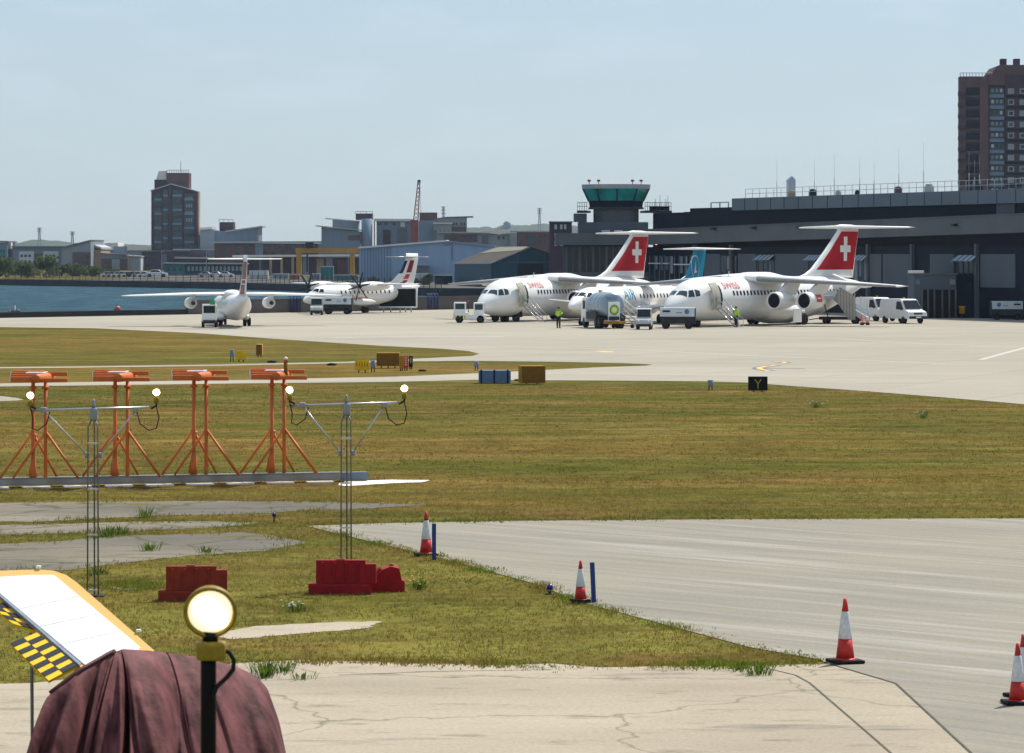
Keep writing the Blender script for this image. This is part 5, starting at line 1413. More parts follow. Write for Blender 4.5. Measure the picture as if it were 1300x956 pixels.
# ------------------------------------------------------------------ buildings across the dock
def bthing(name, label, x0, x1, d, cat='building', group=None): return thing(name, label, cat, (X((x0 + x1) / 2, d), d, 0), 0, group)
def wins(parent, xs, ys, wpx, hpx, d, m='blue_glass', frame=None):
    mb = MB(); x0, y0 = xs[0], ys[0]
    mb.box(X(x0, d), X(x0 + wpx, d), d - .09, d - .01, Z(y0 + hpx, d), Z(y0, d))
    o = mb.build('window', m, parent, True)
    for yy in ys:
        for xx in xs:
            if xx == x0 and yy == y0: continue
            place(o, (X(xx, d) - X(x0, d), 0, Z(yy, d) - Z(y0, d)), parent, 'window')
def wall(parent, m, x0, x1, y0, d, depth, name='wall', y1=None): return pbox(name, m, x0, x1, y0, y1 or 0, d, depth, parent, 0 if y1 is None else None)
def mono_roof(parent, m, xa, ya, xb, yb, th, d, depth, over=1.0, name='roof'):
    pts = [(X(xa, d), Z(ya, d)), (X(xb, d), Z(yb, d)), (X(xb, d), Z(yb + th, d)), (X(xa, d), Z(ya + th, d))]
    return MB().prism(pts, 'y', d - over, d + depth + over).build(name, m, parent, True)
DL = 1280
b = bthing('office_block', 'dark teal block at the left edge behind the bushes', -20, 12, DL)
wall(b, 'clad_blue', -30, 9, 308, DL, 20); mono_roof(b, 'roof_grey', -31, 305, 11, 306, 2, DL, 20); wall(b, 'teal_wall', -12, 7, 316, DL - 2, 1.9, 'glazed_front')
wall(b, 'roof_white', 9.5, 14, 308, DL + 3, 4, 'stair_tower', 316); wall(b, 'brick_light', 9.5, 18, 314.5, DL + 5, 6, 'annexe')
wins(b, [-4, 0, 4], [318, 325, 332], 2, 3, DL - 2)
b = bthing('apartment_block', 'low pale apartment block with white window panels and blue roof line', 18, 78, DL)
wall(b, 'clad_blue', 16, 80, 314, DL, 16); mono_roof(b, 'roof_grey', 15, 312.5, 81, 312.5, 1.6, DL, 16)
for a, c in ((24, 43), (55, 74)):
    wp = wall(b, 'render_white', a, c, 319, DL - .4, .38, 'white_bay'); wins(b, [a + 2, a + 7, a + 12], [323, 330.5], 3.2, 3.4, DL - .4)
wall(b, 'brick', 43.5, 54.5, 322, DL - .2, .19, 'brick_bay')
b = bthing('gabled_block', 'gabled grey block with brick bays and right side coloured as sunlit', 78, 128, DL - 20)
d = DL - 20
MB().prism([(X(78, d), 0), (X(78, d), Z(315, d)), (X(115, d), Z(305.5, d)), (X(115, d), 0)], 'y', d, d + 40).build('wall', 'clad_grey', b, True)
MB().prism([(X(77, d), Z(315.5, d)), (X(115.5, d), Z(305.6, d)), (X(115.5, d), Z(304.3, d)), (X(77, d), Z(314, d))], 'y', d - .8, d + 41).build('roof', 'roof_grey', b, True)
wall(b, 'brick', 92, 115, 320, d - .4, .38, 'brick_bay')
wins(b, [94, 105], [322, 331], 3, 4.5, d - .45); wins(b, [109], [322, 331], 3.6, 5, d - .45)
wall(b, 'brick_light', 115.4, 128, 317, d + 12, 30, 'side_wing')  # sunlight on this right side painted in as pale brick
mono_roof(b, 'roof_pale', 115.4, 309, 129, 314, 2.5, d + 12, 30)
b = bthing('brick_block', 'low dark brick block with grey upper storey and white roof', 128, 166, DL - 40)
d = DL - 40
wall(b, 'clad_grey', 128, 162, 322.5, d, 14, 'wall'); wall(b, 'brick', 128.5, 162, 328, d - .4, .38, 'brick_front'); wall(b, 'clad_grey', 142, 152, 329, d - .7, .28, 'grey_bay')
wins(b, [133, 155], [331, 338], 4, 4, d - .42); mono_roof(b, 'roof_grey', 127, 321, 164, 323.5, 1.4, d, 14); wall(b, 'clad_grey', 144, 159, 313, d + 8, 6, 'roof_turret', 322)
b = bthing('long_roof', 'bright white low pitched roof hall behind the brick blocks', 128, 206, DL + 60)
d = DL + 60
wall(b, 'clad_grey', 126, 208, 318, d, 20); mono_roof(b, 'roof_white', 124, 310, 150, 308, 9, d, 20, name='roof'); mono_roof(b, 'roof_white', 156, 312, 206, 311, 6, d, 20)
b = bthing('corner_block', 'narrow grey block with pale edges between two brick buildings', 163, 180, DL - 60)
d = DL - 60
wall(b, 'clad_grey', 164, 177, 326, d, 12); wall(b, 'brick_light', 162, 163.8, 325, d - .3, 12, 'edge_wall'); wall(b, 'render_white', 177.2, 179, 325, d - .3, 12, 'edge_wall'); mono_roof(b, 'roof_pale', 161, 324, 180, 325, 1.2, d, 12)  # edge walls in paler colours than the block
b = bthing('brick_terrace', 'long dark brick terrace with flat grey roofs in front of the left tower', 180, 300, DL - 50)
d = DL - 50
wall(b, 'brick_dark', 180, 204, 319.5, d, 12); wall(b, 'clad_blue', 204.2, 212, 322, d + 1, 11, 'grey_bay'); wall(b, 'brick_dark', 212.2, 262, 321, d, 12, 'wall'); wall(b, 'clad_grey', 222, 292, 317, d + 6, 10, 'rear_wall'); wall(b, 'brick', 278, 292, 320, d + 3, 3, 'end_bay')
mono_roof(b, 'roof_grey', 178, 318, 240, 317.5, 1.6, d, 12); mono_roof(b, 'roof_pale', 220, 316, 296, 316, 1.6, d + 6, 10); mono_roof(b, 'roof_pale', 222, 326, 271, 327, 2, d - 2, 6)
wins(b, [185, 193, 198], [323, 331, 339], 3, 4, d); wins(b, [216, 226, 236, 246], [330, 338], 4, 4, d)
d = DL - 20
tw = bthing('tower_block', 'dark brick tower block with slanted crown and antenna across the dock', 192, 252, d)
tb = MB(); tb.prism([(X(192, d), 0), (X(192, d), Z(242, d)), (X(217, d), Z(234, d)), (X(248, d), Z(243, d)), (X(250.5, d), Z(243, d)), (X(250.5, d), 0)], 'y', d, d + 11); tb.build('wall', 'brick_dark', tw, True)
for a, c, y in ((196, 205, 246), (207, 213, 241), (219, 231, 241), (234, 246, 246)):
    g_ = wall(tw, 'blue_glass', a, c, y, d - .3, .28, 'glazed_strip', 318)
    for k in range(8): pbox('spandrel', 'brick_dark' if k % 2 else 'clad_blue', a, c, y + 6 + 9 * k, y + 8.6 + 9 * k, d - .42, .11, g_)
wall(tw, 'brick_dark', 205.2, 206.8, 238, d - .5, .48, 'pier', 318); wall(tw, 'brick_dark', 213.6, 218, 235, d - .5, .48, 'pier', 318); wall(tw, 'brick_dark', 231.6, 233.4, 240, d - .5, .48, 'pier', 318)
wins(tw, [236, 239, 242], [250, 259, 268, 277], 2, 4.4, d - .42, 'clad_grey')
mono_roof(tw, 'roof_pale', 191, 241.5, 217.2, 233, 1.2, d, 11, .6); mono_roof(tw, 'roof_pale', 217.4, 233, 250, 242, 1.2, d, 11, .6)
wall(tw, 'brick_light', 250.7, 252.4, 243, d + 1, 6, 'painted_lit_end_wall'); wall(tw, 'brick_dark', 196, 210.5, 228, d + 4, 8, 'penthouse', 244); MB().prism([(X(196.5, d), Z(228, d)), (X(200, d), Z(217, d)), (X(211, d), Z(216.4, d)), (X(211, d), Z(228, d))], 'y', d + 4, d + 12).build('penthouse_crown', 'roof_white', tw, True)  # end wall: sunlight on the right face put into the pale brick colour
wall(tw, 'brick', 211.2, 240, 219.5, d + 3, 9, 'penthouse', 244)
rr_ = MB()
for px in range(212, 242, 3): rr_.tube([P(px, 219.5, d + 4), P(px, 216, d + 4)], .09, 4)
rr_.tube([P(212, 216, d + 4), P(240, 216, d + 4)], .09, 4); rr_.build('roof_railing', 'clad_grey', tw, True)
MB().tube([P(229.5, 219, d + 8), P(229.5, 204, d + 8)], .12, 5).build('antenna', 'clad_grey', tw, True)

d = 1250
b = bthing('academic_block', 'grey block with a rising wing roof right of the left tower', 254, 331, d)
wall(b, 'clad_grey', 254, 272, 292, d, 18, 'wall'); mono_roof(b, 'roof_white', 253, 289, 270, 288, 3, d, 18)
MB().prism([(X(270, d), 0), (X(270, d), Z(293, d)), (X(288, d), Z(293.5, d)), (X(328, d), Z(288.5, d)), (X(328, d), 0)], 'y', d + 1, d + 19).build('wall', 'clad_blue', b, True)
mono_roof(b, 'roof_pale', 286, 293, 333, 286.6, 1.6, d + 1, 18); wall(b, 'brick_dark', 278.5, 296, 282, d + 4, 10, 'penthouse', 294)
rr_ = MB(); rr_.tube([P(278, 278.6, d + 4), P(296, 278.6, d + 4)], .1, 4)
for px in (278, 284, 290, 296): rr_.tube([P(px, 282, d + 4), P(px, 278.6, d + 4)], .1, 4)
rr_.build('roof_railing', 'clad_grey', b, True)
wall(b, 'brick_light', 326, 328.6, 299, d - .5, 1, 'pale_bay', 305)  # small end bay in paler brick
d = 1190
b = bthing('brick_hall', 'very long low brick hall with flat grey roof behind the yellow gantry', 272, 458, d)
wall(b, 'brick', 272, 456, 309, d, 20); mono_roof(b, 'roof_pale', 270, 306.6, 457, 306, 2.2, d, 20); wall(b, 'clad_blue', 324, 334, 309.4, d - .4, .38, 'grey_bay'); wall(b, 'clad_grey', 404, 414, 309.4, d - .4, .38, 'grey_bay')
wins(b, [282, 300, 312, 345, 357, 370, 385, 420, 432], [312, 319], 5, 4.4, d)
d = 1000
b = bthing('quayside_shed', 'row of low quayside sheds with white roof edges and pale columns', 300, 456, d)
wall(b, 'brick_dark', 308, 456, 327, d, 14); mono_roof(b, 'roof_white', 296, 324, 458, 323, 2.4, d, 14, 3.0)
for px in (342, 356, 370): wall(b, 'brick_light', px, px + 3, 326.5, d - 2.5, .8, 'column', 349)
wall(b, 'clad_grey', 384, 392, 327, d - .3, .28, 'grey_bay'); wall(b, 'brick_light', 402, 411, 328, d - .3, .28, 'pale_bay'); wall(b, 'clad_grey', 414, 422, 327.5, d - .3, .28, 'grey_bay'); wall(b, 'brick', 428, 446, 330, d - .3, .28, 'brick_bay')  # one bay in paler brick than the shed wall
wins(b, [314, 322, 330], [331, 338], 4, 4, d)
d = 985
b = bthing('glazed_station', 'low teal glazed building with a white patterned front by the quay', 207, 312, d)
wall(b, 'teal_wall', 208, 234, 335, d, 9); wall(b, 'hangar_teal', 234.2, 311, 336, d, 9, 'side_wall'); mono_roof(b, 'clad_grey', 206, 333.6, 313, 334.2, 1.4, d, 9)
for k in range(14): wall(b, 'clad_grey', 238 + 5.1 * k, 241 + 5.1 * k, 338, d - .2, .18, 'front_panel', 344)
wins(b, [211, 219, 227], [339], 4, 5, d)

d = 1160
b = bthing('campus_block', 'grey campus building with two stepped wing roofs and a round stair tower', 402, 474, d)
MB().prism([(X(408, d), 0), (X(408, d), Z(288, d)), (X(457, d), Z(294, d)), (X(457, d), 0)], 'y', d, d + 14).build('wall', 'clad_blue', b, True)
mono_roof(b, 'roof_pale', 401, 286, 458, 291.5, 1.4, d, 14, 1.2)
MB().prism([(X(419, d), Z(300, d)), (X(419, d), Z(278, d)), (X(452, d), Z(281, d)), (X(452, d), Z(300, d))], 'y', d + 15.5, d + 26).build('wall', 'clad_grey', b, True)
mono_roof(b, 'roof_pale', 413, 276.6, 456, 280.4, 1.4, d + 15.5, 11, 1)
wall(b, 'brick', 442, 457, 299, d - .3, .28, 'brick_bay', 305)
wall(b, 'brick_dark', 451.5, 472, 271, d + 6, 12, 'penthouse', 279)
rr_ = MB(); rr_.tube([P(451, 268.5, d + 6), P(473, 268.5, d + 6)], .1, 4)
for px in (451, 458, 465, 473): rr_.tube([P(px, 271, d + 6), P(px, 268.5, d + 6)], .1, 4)
rr_.build('roof_railing', 'clad_grey', b, True)
MB().lathe([(X(466, d) - X(459, d), 0), (X(466, d) - X(459, d), Z(277.6, d))], 20, Matrix.Translation((X(465.5, d), d + 2, 0))).build('stair_tower', 'clad_blue', b, True)
wall(b, 'brick_light', 474.5, 476, 280, d + 2, 2, 'painted_lit_edge', 312)  # slim right edge, sunlight painted into its pale brick colour
d = 1170
b = bthing('central_block', 'dark grey central block with white flat roof beside the red crane', 477, 525, d)
wall(b, 'clad_blue', 478, 522, 281, d, 16); mono_roof(b, 'roof_white', 475, 277.6, 524, 278, 3.0, d, 16); wall(b, 'brick_dark', 486, 496, 292, d - .3, .28, 'brick_bay', 312); wall(b, 'roof_white', 508.5, 514, 282, d - .3, .28, 'sky_hole_panel', 288); wall(b, 'roof_grey', 504, 517, 290, d - .3, .28, 'dark_bay', 308)  # white panel painted in for sky seen through a hole
wins(b, [480, 488, 498], [283], 4, 3, d - .02)
d = 1150
b = bthing('east_block', 'pale grey stepped block with projecting flat roof right of the red crane', 530, 602, d)
wall(b, 'clad_blue', 530, 553, 280, d, 16); wall(b, 'brick', 532.5, 554.5, 269.8, d + 4, 10, 'penthouse', 280)
MB().prism([(X(553.2, d), 0), (X(553.2, d), Z(279, d)), (X(566, d), Z(277, d)), (X(592, d), Z(276, d)), (X(592, d), 0)], 'y', d + 2, d + 16).build('wall', 'clad_grey', b, True)
mono_roof(b, 'roof_grey', 551, 277.4, 567, 275.2, 1.5, d + 2, 14, 1); mono_roof(b, 'roof_grey', 567.2, 275.2, 600.5, 274.4, 1.4, d + 2, 14, 1)
wall(b, 'brick', 574, 592.2, 288, d + 1.6, .38, 'brick_bay', 294); wins(b, [575, 578.5, 584.5, 588.5], [282.5], 2, 3.6, d + 2)
wall(b, 'clad_grey', 551, 573, 284, d - 3, 5, 'front_wing'); mono_roof(b, 'roof_white', 550, 282.6, 574, 282.8, 1.5, d - 3, 5, .8); wall(b, 'roof_grey', 550.2, 554.5, 292, d - 3.3, .28, 'dark_bay', 304); wins(b, [558, 563, 568], [293], 2.5, 3, d - 3)
d = 1050
b = bthing('long_brick_block', 'long brick block with pale concrete ends behind the blue shed', 556, 626, d)
wall(b, 'clad_grey', 556, 626, 295.6, d, 14); mono_roof(b, 'roof_pale', 555, 294, 627, 295, 1.4, d, 14); wall(b, 'brick', 564, 606, 298, d - .3, .28, 'brick_bay', 307)
wins(b, [568, 578, 588, 598], [300], 3, 4, d - .3); wall(b, 'roof_grey', 612, 620, 299, d - .3, .28, 'dark_bay', 309)
d = 1030
b = bthing('hipped_block', 'brick and grey block with a bright sloping white roof beside the hangar ridge', 615, 700, d)
wall(b, 'clad_grey', 622, 656, 297, d, 16); MB().prism([(X(613, d), Z(295, d)), (X(616, d), Z(293.4, d)), (X(640, d), Z(292.8, d)), (X(647, d), Z(295.6, d)), (X(634, d), Z(297.8, d))], 'y', d - 1.2, d + 16).build('roof', 'roof_white', b, True)
wall(b, 'brick', 656.2, 700, 294.6, d - 1, 17, 'brick_wing'); mono_roof(b, 'roof_pale', 647, 293, 701, 293, 1.5, d, 16); wall(b, 'clad_grey', 647, 656, 296, d - 1.4, .38, 'grey_bay'); wall(b, 'blue_glass', 669, 678, 299, d - 1.2, .18, 'glazed_bay', 314)
wins(b, [632, 638], [300], 2.6, 4, d); wins(b, [684, 690], [298, 305], 3, 4, d - 1)
d = 640
b = bthing('corner_block', 'tall narrow brick block half hidden by the control tower', 698, 724, d)
wall(b, 'brick_dark', 698, 726, 282, d, 10); mono_roof(b, 'roof_grey', 697.4, 281, 727, 281, 1.4, d, 10); wins(b, [704, 711, 716], [285, 296, 306], 3, 6, d, 'render_white')
# big blue grey shed
d = 760
b = bthing('warehouse', 'large blue grey steel warehouse with ribbed side behind the propeller airliner', 456, 628, d, 'warehouse')
z0 = 0
MB().prism([(X(456, d), 0), (X(456, d), Z(315.5, d)), (X(498, d), Z(312, d)), (X(498, d), 0)], 'y', d, d + 30).build('ribbed_side', 'shed_blue', b, True)
MB().prism([(X(498, d) + .004, 0), (X(498, d) + .004, Z(312, d)), (X(567, d), Z(306.6, d)), (X(628, d), Z(313, d)), (X(628, d), 0)], 'y', d, d + 30).build('gable_wall', 'shed_blue', b, True)
MB().prism([(X(455, d), Z(315.6, d)), (X(567, d), Z(306.8, d)), (X(567, d), Z(304.6, d)), (X(455, d), Z(313.4, d))], 'y', d - .6, d + 31).build('roof', 'roof_white', b, True)
MB().prism([(X(567, d) + .004, Z(306.8, d)), (X(629, d), Z(313.2, d)), (X(629, d), Z(312, d)), (X(567, d) + .004, Z(305.6, d))], 'y', d - .6, d + 31).build('roof', 'shed_blue', b, True)
for k in range(11): wall(b, 'clad_blue', 459 + 3.6 * k, 459.9 + 3.6 * k, 316.5 - .3 * k, d - .16, .15, 'rib')
wall(b, 'roof_grey', 521, 544, 338, d - 6, 5.8, 'lean_to'); mono_roof(b, 'roof_grey', 520, 336.8, 545, 337, 1.4, d - 6, 5.8, .4)
wall(b, 'clad_blue', 564, 572, 309.6, d - .3, .28, 'vent', 311)
MB().tube([P(574, 330, d - .2), P(574, 307, d - .2)], .09, 5).build('downpipe', 'clad_blue', b, True)
# dark hangar
d = 650
b = bthing('hangar', 'dark teal gabled hangar with brown roof beside the airliner nose', 577, 718, d, 'hangar')
MB().prism([(X(623, d), 0), (X(623, d), Z(335, d)), (X(673.5, d), Z(314.5, d)), (X(720, d), Z(330, d)), (X(720, d), 0)], 'y', d, d + 40).build('gable_wall', 'hangar_teal', b, True)
# long side running away to the left: slewed side wall and roof planes
A0, A1 = Vector((X(623, d), d, 0)), Vector((X(577, d + 50), d + 50, 0))
A1b = A1
ze, zr_, zel = Z(335, d), Z(314, d), Z(335.2, d + 50)
MB().add([A0, A1, A1 + Vector((0, 0, zel)), A0 + Vector((0, 0, ze))], [(0, 1, 2, 3)]).build('side_wall', 'hangar_teal', b, True)
r0, r1 = Vector((X(673.5, d), d - .5, zr_)), Vector((X(628.5, d + 50), d + 50, Z(314.6, d + 50)))
MB().add([A0 + Vector((-.2, -.5, ze + .1)), A1 + Vector((-.3, 0, zel + .1)), r1 + Vector((0, 0, .1)), r0 + Vector((0, 0, .1))], [(0, 1, 2, 3)]).build('roof', 'hangar_roof', b, True)
q0, q1 = A0.copy(), A1.copy()
e0, e1 = A0 + Vector((-.2, -.5, ze + .16)), A1 + Vector((-.3, 0, zel + .16)); r0l, r1l = r0 + Vector((0, 0, .16)), r1 + Vector((0, 0, .16))
MB().add([e0.lerp(r0l, .78), e1.lerp(r1l, .62), r1l.lerp(r0l, .1), r0l.lerp(r1l, .06)], [(0, 1, 2, 3)]).build('skylight', 'hangar_light', b, True)
MB().prism([(X(673.5, d), Z(314.2, d)), (X(721, d), Z(330.2, d)), (X(721, d), Z(329, d)), (X(673.5, d), Z(313, d))], 'y', d - .5, d + 40).build('roof', 'hangar_roof', b, True)
pbox('door_rail', 'term_panel', 640, 708, 332.4, 334, d - .25, .2, b); pbox('main_door', 'term_dark', 657, 690, 335, 372, d - .14, .13, b, 0)
for px in (636, 657, 691): pbox('post', 'term_panel', px, px + .9, 322 if px > 650 else 330, 333, d - .2, .19, b)
pbox('sign_panel', 'clad_grey', 609, 619, 352.5, 361, d + 8, .2, b)
# gantry crane, crawler crane
d = 930
g = bthing('gantry_crane', 'yellow gantry crane spanning the sheds across the dock', 375, 458, d, 'crane')
MB().box(X(375, d), X(458, d), d, d + 2, Z(321, d), Z(315, d)).build('beam', 'crane_yellow', g, True)
for a, c in ((376, 382.5), (444, 450)):
    MB().box(X(a, d), X(c, d), d + .2, d + 1.8, 0, Z(321, d) - .004).build('leg', 'crane_yellow', g, True)
MB().box(X(388, d), X(398, d), d - 1, d + 3, Z(314.8, d), Z(307.5, d)).build('trolley', 'term_navy', g, True)
MB().box(X(389, d), X(391, d), d - .4, d + .6, Z(345, d), Z(321, d) - .01).build('hoist_rope', 'dark_metal', g, True)
d = 1000
g = bthing('crawler_crane', 'red lattice boom crane rising above the grey campus buildings', 520, 533, d, 'crane')
MB().prism([(X(521, d), 0), (X(521, d), Z(279, d)), (X(531, d), Z(279, d)), (X(531, d), 0)], 'y', d, d + 3).build('mast', 'crane_red', g, True)
bm_ = MB(); n = 9
L0, L1, Rr0, R1 = P(525, 279, d + 1), P(530.5, 231, d + 1), P(530.8, 279, d + 1), P(533.2, 231, d + 1)
for a, c in ((L0, L1), (Rr0, R1)): bm_.tube([a, c], .14, 5)
for k in range(n):
    bm_.tube([L0.lerp(L1, k / n), Rr0.lerp(R1, (k + 1) / n)], .08, 4); bm_.tube([Rr0.lerp(R1, k / n), L0.lerp(L1, (k + 1) / n)], .08, 4)
bm_.build('boom', 'crane_red', g, True)
MB().bbox(P(532, 230, d + 1), (.9, .9, .7), .1).build('boom_head', 'brick_dark', g, True)
MB().tube([P(533.2, 231, d + 1), P(534.5, 276, d + 1)], .05, 4).build('hoist_rope', 'clad_grey', g, True)

# right residential tower
d = 865
rt_ = bthing('tower_block', 'tall dark brick residential tower with stacked balconies behind the terminal', 1218, 1380, d)
wall(rt_, 'brick_dark', 1219, 1256, 97, d, 4); wall(rt_, 'brick_dark', 1256.2, 1390, 95, d + 1, 24, 'wall')
wall(rt_, 'brick', 1218, 1226, 97.5, d - .6, .59, 'pier'); wall(rt_, 'brick', 1244, 1254.5, 97.5, d - .6, .59, 'pier'); wall(rt_, 'brick_dark', 1276, 1390, 96, d - .2, 1.19, 'front_wall')
wall(rt_, 'brick', 1226.2, 1243.8, 97.8, d - .5, .48, 'crown_band', 111); wall(rt_, 'brick', 1254.7, 1275.8, 95.4, d - .5, 1.4, 'crown_band', 108)
MB().prism([(X(1262, d), Z(95, d)), (X(1262, d), Z(91, d)), (X(1268, d), Z(83, d)), (X(1272, d), Z(81.5, d)), (X(1390, d), Z(81.5, d)), (X(1390, d), Z(95, d))], 'y', d + 3, d + 18).build('penthouse', 'brick', rt_, True)
for px in (1271, 1288): pbox('chimney', 'brick_dark', px, px + 7, 74.5, 82, d + 5, 3, rt_)
rr_ = MB()
for px in range(1219, 1262, 4): rr_.tube([P(px, 97, d + 1), P(px, 92.5, d + 1)], .08, 4)
rr_.tube([P(1219, 92.5, d + 1), P(1261, 92.5, d + 1)], .07, 4); rr_.build('roof_railing', 'clad_grey', rt_, True)
for k in range(11):
    y = 110 + 14.1 * k
    bl = pbox('balcony', 'brick_dark', 1216.6, 1225.8, y + 6.5, y + 11.5, d - 1.6, .98, rt_)
    pbox('recess', 'term_dark', 1226.4, 1243.6, y + 2, y + 11, d - .2, .18, rt_)
    pbox('spandrel', 'brick', 1226.4, 1243.6, y + 11.2, y + 13.4, d - .3, .28, rt_)
    wd_ = pbox('window', 'blue_glass', 1256.5, 1275, y + 1.5, y + 9.5, d + .8, .18, rt_)
    for q in (1258.5, 1264, 1269.5): pbox('pane', random.choice(('clad_grey', 'clad_blue', 'dark_glass', 'render_white')), q, q + 3.2, y + 2.6, y + 7, d + .7, .09, wd_)
    pbox('balcony', 'clad_blue', 1256.5, 1275, y + 9.7, y + 14, d + .2, .78, rt_)
    for q in (1279.5, 1294.5):
        wf = pbox('window', 'window_frame', q, q + 8, y + 2.2, y + 9.2, d - .32, .11, rt_)
        pbox('pane', random.choice(('dark_glass', 'dark_glass', 'blue_glass', 'clad_grey')), q + 1.7, q + 6.3, y + 3.6, y + 7.9, d - .36, .035, wf)
    pbox('ledge', 'term_dark', 1277, 1390, y + 10.5, y + 13.8, d - .36, .15, rt_)

# distant skyline
d = 3900
st_ = bthing('skyscraper', 'pale hazy skyscraper seen far away above the terminal roof', 1001, 1010, d, 'skyscraper')
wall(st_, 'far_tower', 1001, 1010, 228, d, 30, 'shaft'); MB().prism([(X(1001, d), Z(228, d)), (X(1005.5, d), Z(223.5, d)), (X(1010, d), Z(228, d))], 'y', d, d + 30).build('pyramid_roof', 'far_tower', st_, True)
def hill(x0, x1, fn, d, seed):
    r = random.Random(seed); n = 90; top = []
    for i in range(n + 1):
        px = x0 + (x1 - x0) * i / n
        y = fn(px) + r.uniform(-.9, .9); top.append((X(px, d), Z(y, d)))
    mb = MB(); rings = []
    for dy, k in ((-300, 0), (-150, .55), (-40, .92), (0, 1), (200, .8), (320, 0)):
        rings.append([Vector((p[0], d + dy, .0 + (p[1]) * k)) for p in top])
    mb.loft(rings, False, False, True)
    return struct(mb.build('hill', 'hill'))
hill(-60, 420, lambda x: float(np.interp(x, [-60, 0, 30, 40, 70, 100, 140, 200, 300, 420], [309, 309, 308, 303.5, 306, 308, 309, 312, 314, 318])), 3300, 3)
hill(480, 800, lambda x: float(np.interp(x, [480, 560, 592, 606, 618, 626, 638, 650, 665, 690, 720, 800], [312, 296, 288, 289, 286.5, 290, 286, 286, 286, 284, 285, 300])), 3600, 4)
hb = bthing('far_block', 'small hazy block on the wooded ridge left of the control tower', 638, 648, 3550)
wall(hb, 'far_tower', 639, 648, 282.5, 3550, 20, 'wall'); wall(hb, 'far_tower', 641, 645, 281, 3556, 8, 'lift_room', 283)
def pylon(label, px, ytop, ybase, d):
    t = thing('pylon', label, 'pylon', (X(px, d), d, 0), 0, 'faint pylons on the horizon')
    mb = MB(); wv_ = 3.0 * d / F
    for s in (-1, 1): mb.tube([(s * wv_, 0, 0), (s * .5, 0, Z(ytop, d))], .35 * d / 3000, 4)
    n = 7
    for k in range(n):
        u = k / n; z0, z1 = Z(ybase, d) + (Z(ytop, d) - Z(ybase, d)) * u, Z(ybase, d) + (Z(ytop, d) - Z(ybase, d)) * (u + 1 / n)
        mb.tube([(-wv_ * (1 - u) * .6, 0, z0), (wv_ * (1 - u) * .6, 0, z1)], .22 * d / 3000, 4); mb.tube([(wv_ * (1 - u) * .6, 0, z0), (-wv_ * (1 - u) * .6, 0, z1)], .22 * d / 3000, 4)
    mb.build('lattice', 'clad_grey', t)
    for f in (.72, .86, .98): MB().tube([(-wv_ * 1.1, 0, Z(ybase, d) + (Z(ytop, d) - Z(ybase, d)) * f), (wv_ * 1.1, 0, Z(ybase, d) + (Z(ytop, d) - Z(ybase, d)) * f)], .3 * d / 3000, 4).build('cross_arm', 'clad_grey', t)
pylon('faint lattice pylon above the low apartment block at far left', 50, 289, 306, 2900)
pylon('faint lattice pylon between the far left blocks', 92, 294, 308, 3000)
pylon('faint lattice pylon behind the block right of the red crane', 563, 262, 295, 2900)
pylon('faint lattice pylon on the ridge left of the control tower', 685, 264, 287, 3200)

# bushes and trees on the far bank
def leaf_cloud(n, rx, ry, rz, s0, s1, seed):
    r = random.Random(seed); V = []; Fc = []
    lobes = [(Vector((r.uniform(-.6, .6) * rx, r.uniform(-.6, .6) * ry, rz * r.uniform(.5, 1.25))), r.uniform(.4, .7)) for _ in range(7)]
    for i in range(n):
        c, k = r.choice(lobes)
        v = Vector((r.gauss(0, 1), r.gauss(0, 1), r.gauss(0, 1))).normalized() * (r.random() ** .4) * k
        p = c + Vector((v.x * rx, v.y * ry, v.z * rz))
        if p.z < 0: p.z = abs(p.z) * .5
        s = r.uniform(s0, s1)
        a = Vector((r.gauss(0, 1), r.gauss(0, 1), r.gauss(0, 1))).normalized(); b_ = a.orthogonal().normalized(); c_ = a.cross(b_)
        o = len(V); V += [p + b_ * s, p + c_ * s * .7, p - b_ * s, p - c_ * s * .7]; Fc.append((o, o + 1, o + 2, o + 3))
    return V, Fc
def bush(label, px, pyb, wpx, hpx, d, seed, cat='bush', name='bush'):
    t = thing(name, label, cat, (X(px, d), d, 0), 0, 'green bushes on the far bank')
    k = d / F
    V, Fc = leaf_cloud(900, wpx * k / 2, wpx * k / 2.5, hpx * k / 2, .18, .5, seed)
    MB().add(V, Fc).build('crown', 'bush_leaf', t)
    st = MB()
    for q in range(4): st.tube([(0, 0, 0), (random.uniform(-.3, .3) * wpx * k, 0, hpx * k * .55)], .10, 5, r1=.04)
    st.build('trunk', 'bark', t)
    return t
BL = [('dark rounded bush at the left edge of the far bank', 8, 34, 30), ('broad dark bush below the pale apartment block', 34, 40, 24), ('tall bush in front of the white apartment panels', 56, 36, 32), ('low green bush under the apartment block brick bay', 78, 30, 20),
      ('dense bush in front of the gabled block', 98, 32, 20), ('small bush beneath the sunlit gable side', 118, 26, 16), ('low scrubby bush left of the parked cars', 138, 24, 10), ('small dark bush close to the quay under the pale block', 68, 18, 14), ('round dark bush at the waterline near the left edge', 24, 22, 17),
      ('small shrub beside the ribbed warehouse wall', 473, 14, 12), ('small shrub beside the warehouse lean to', 541, 14, 14), ('green shrub left of the dark hangar', 528, 18, 9)]
for k, (lb, px, wp, hp) in enumerate(BL):
    bush(lb, px, 0, wp, hp, (880 + 12 * k) if k < 9 else 690, 20 + k)
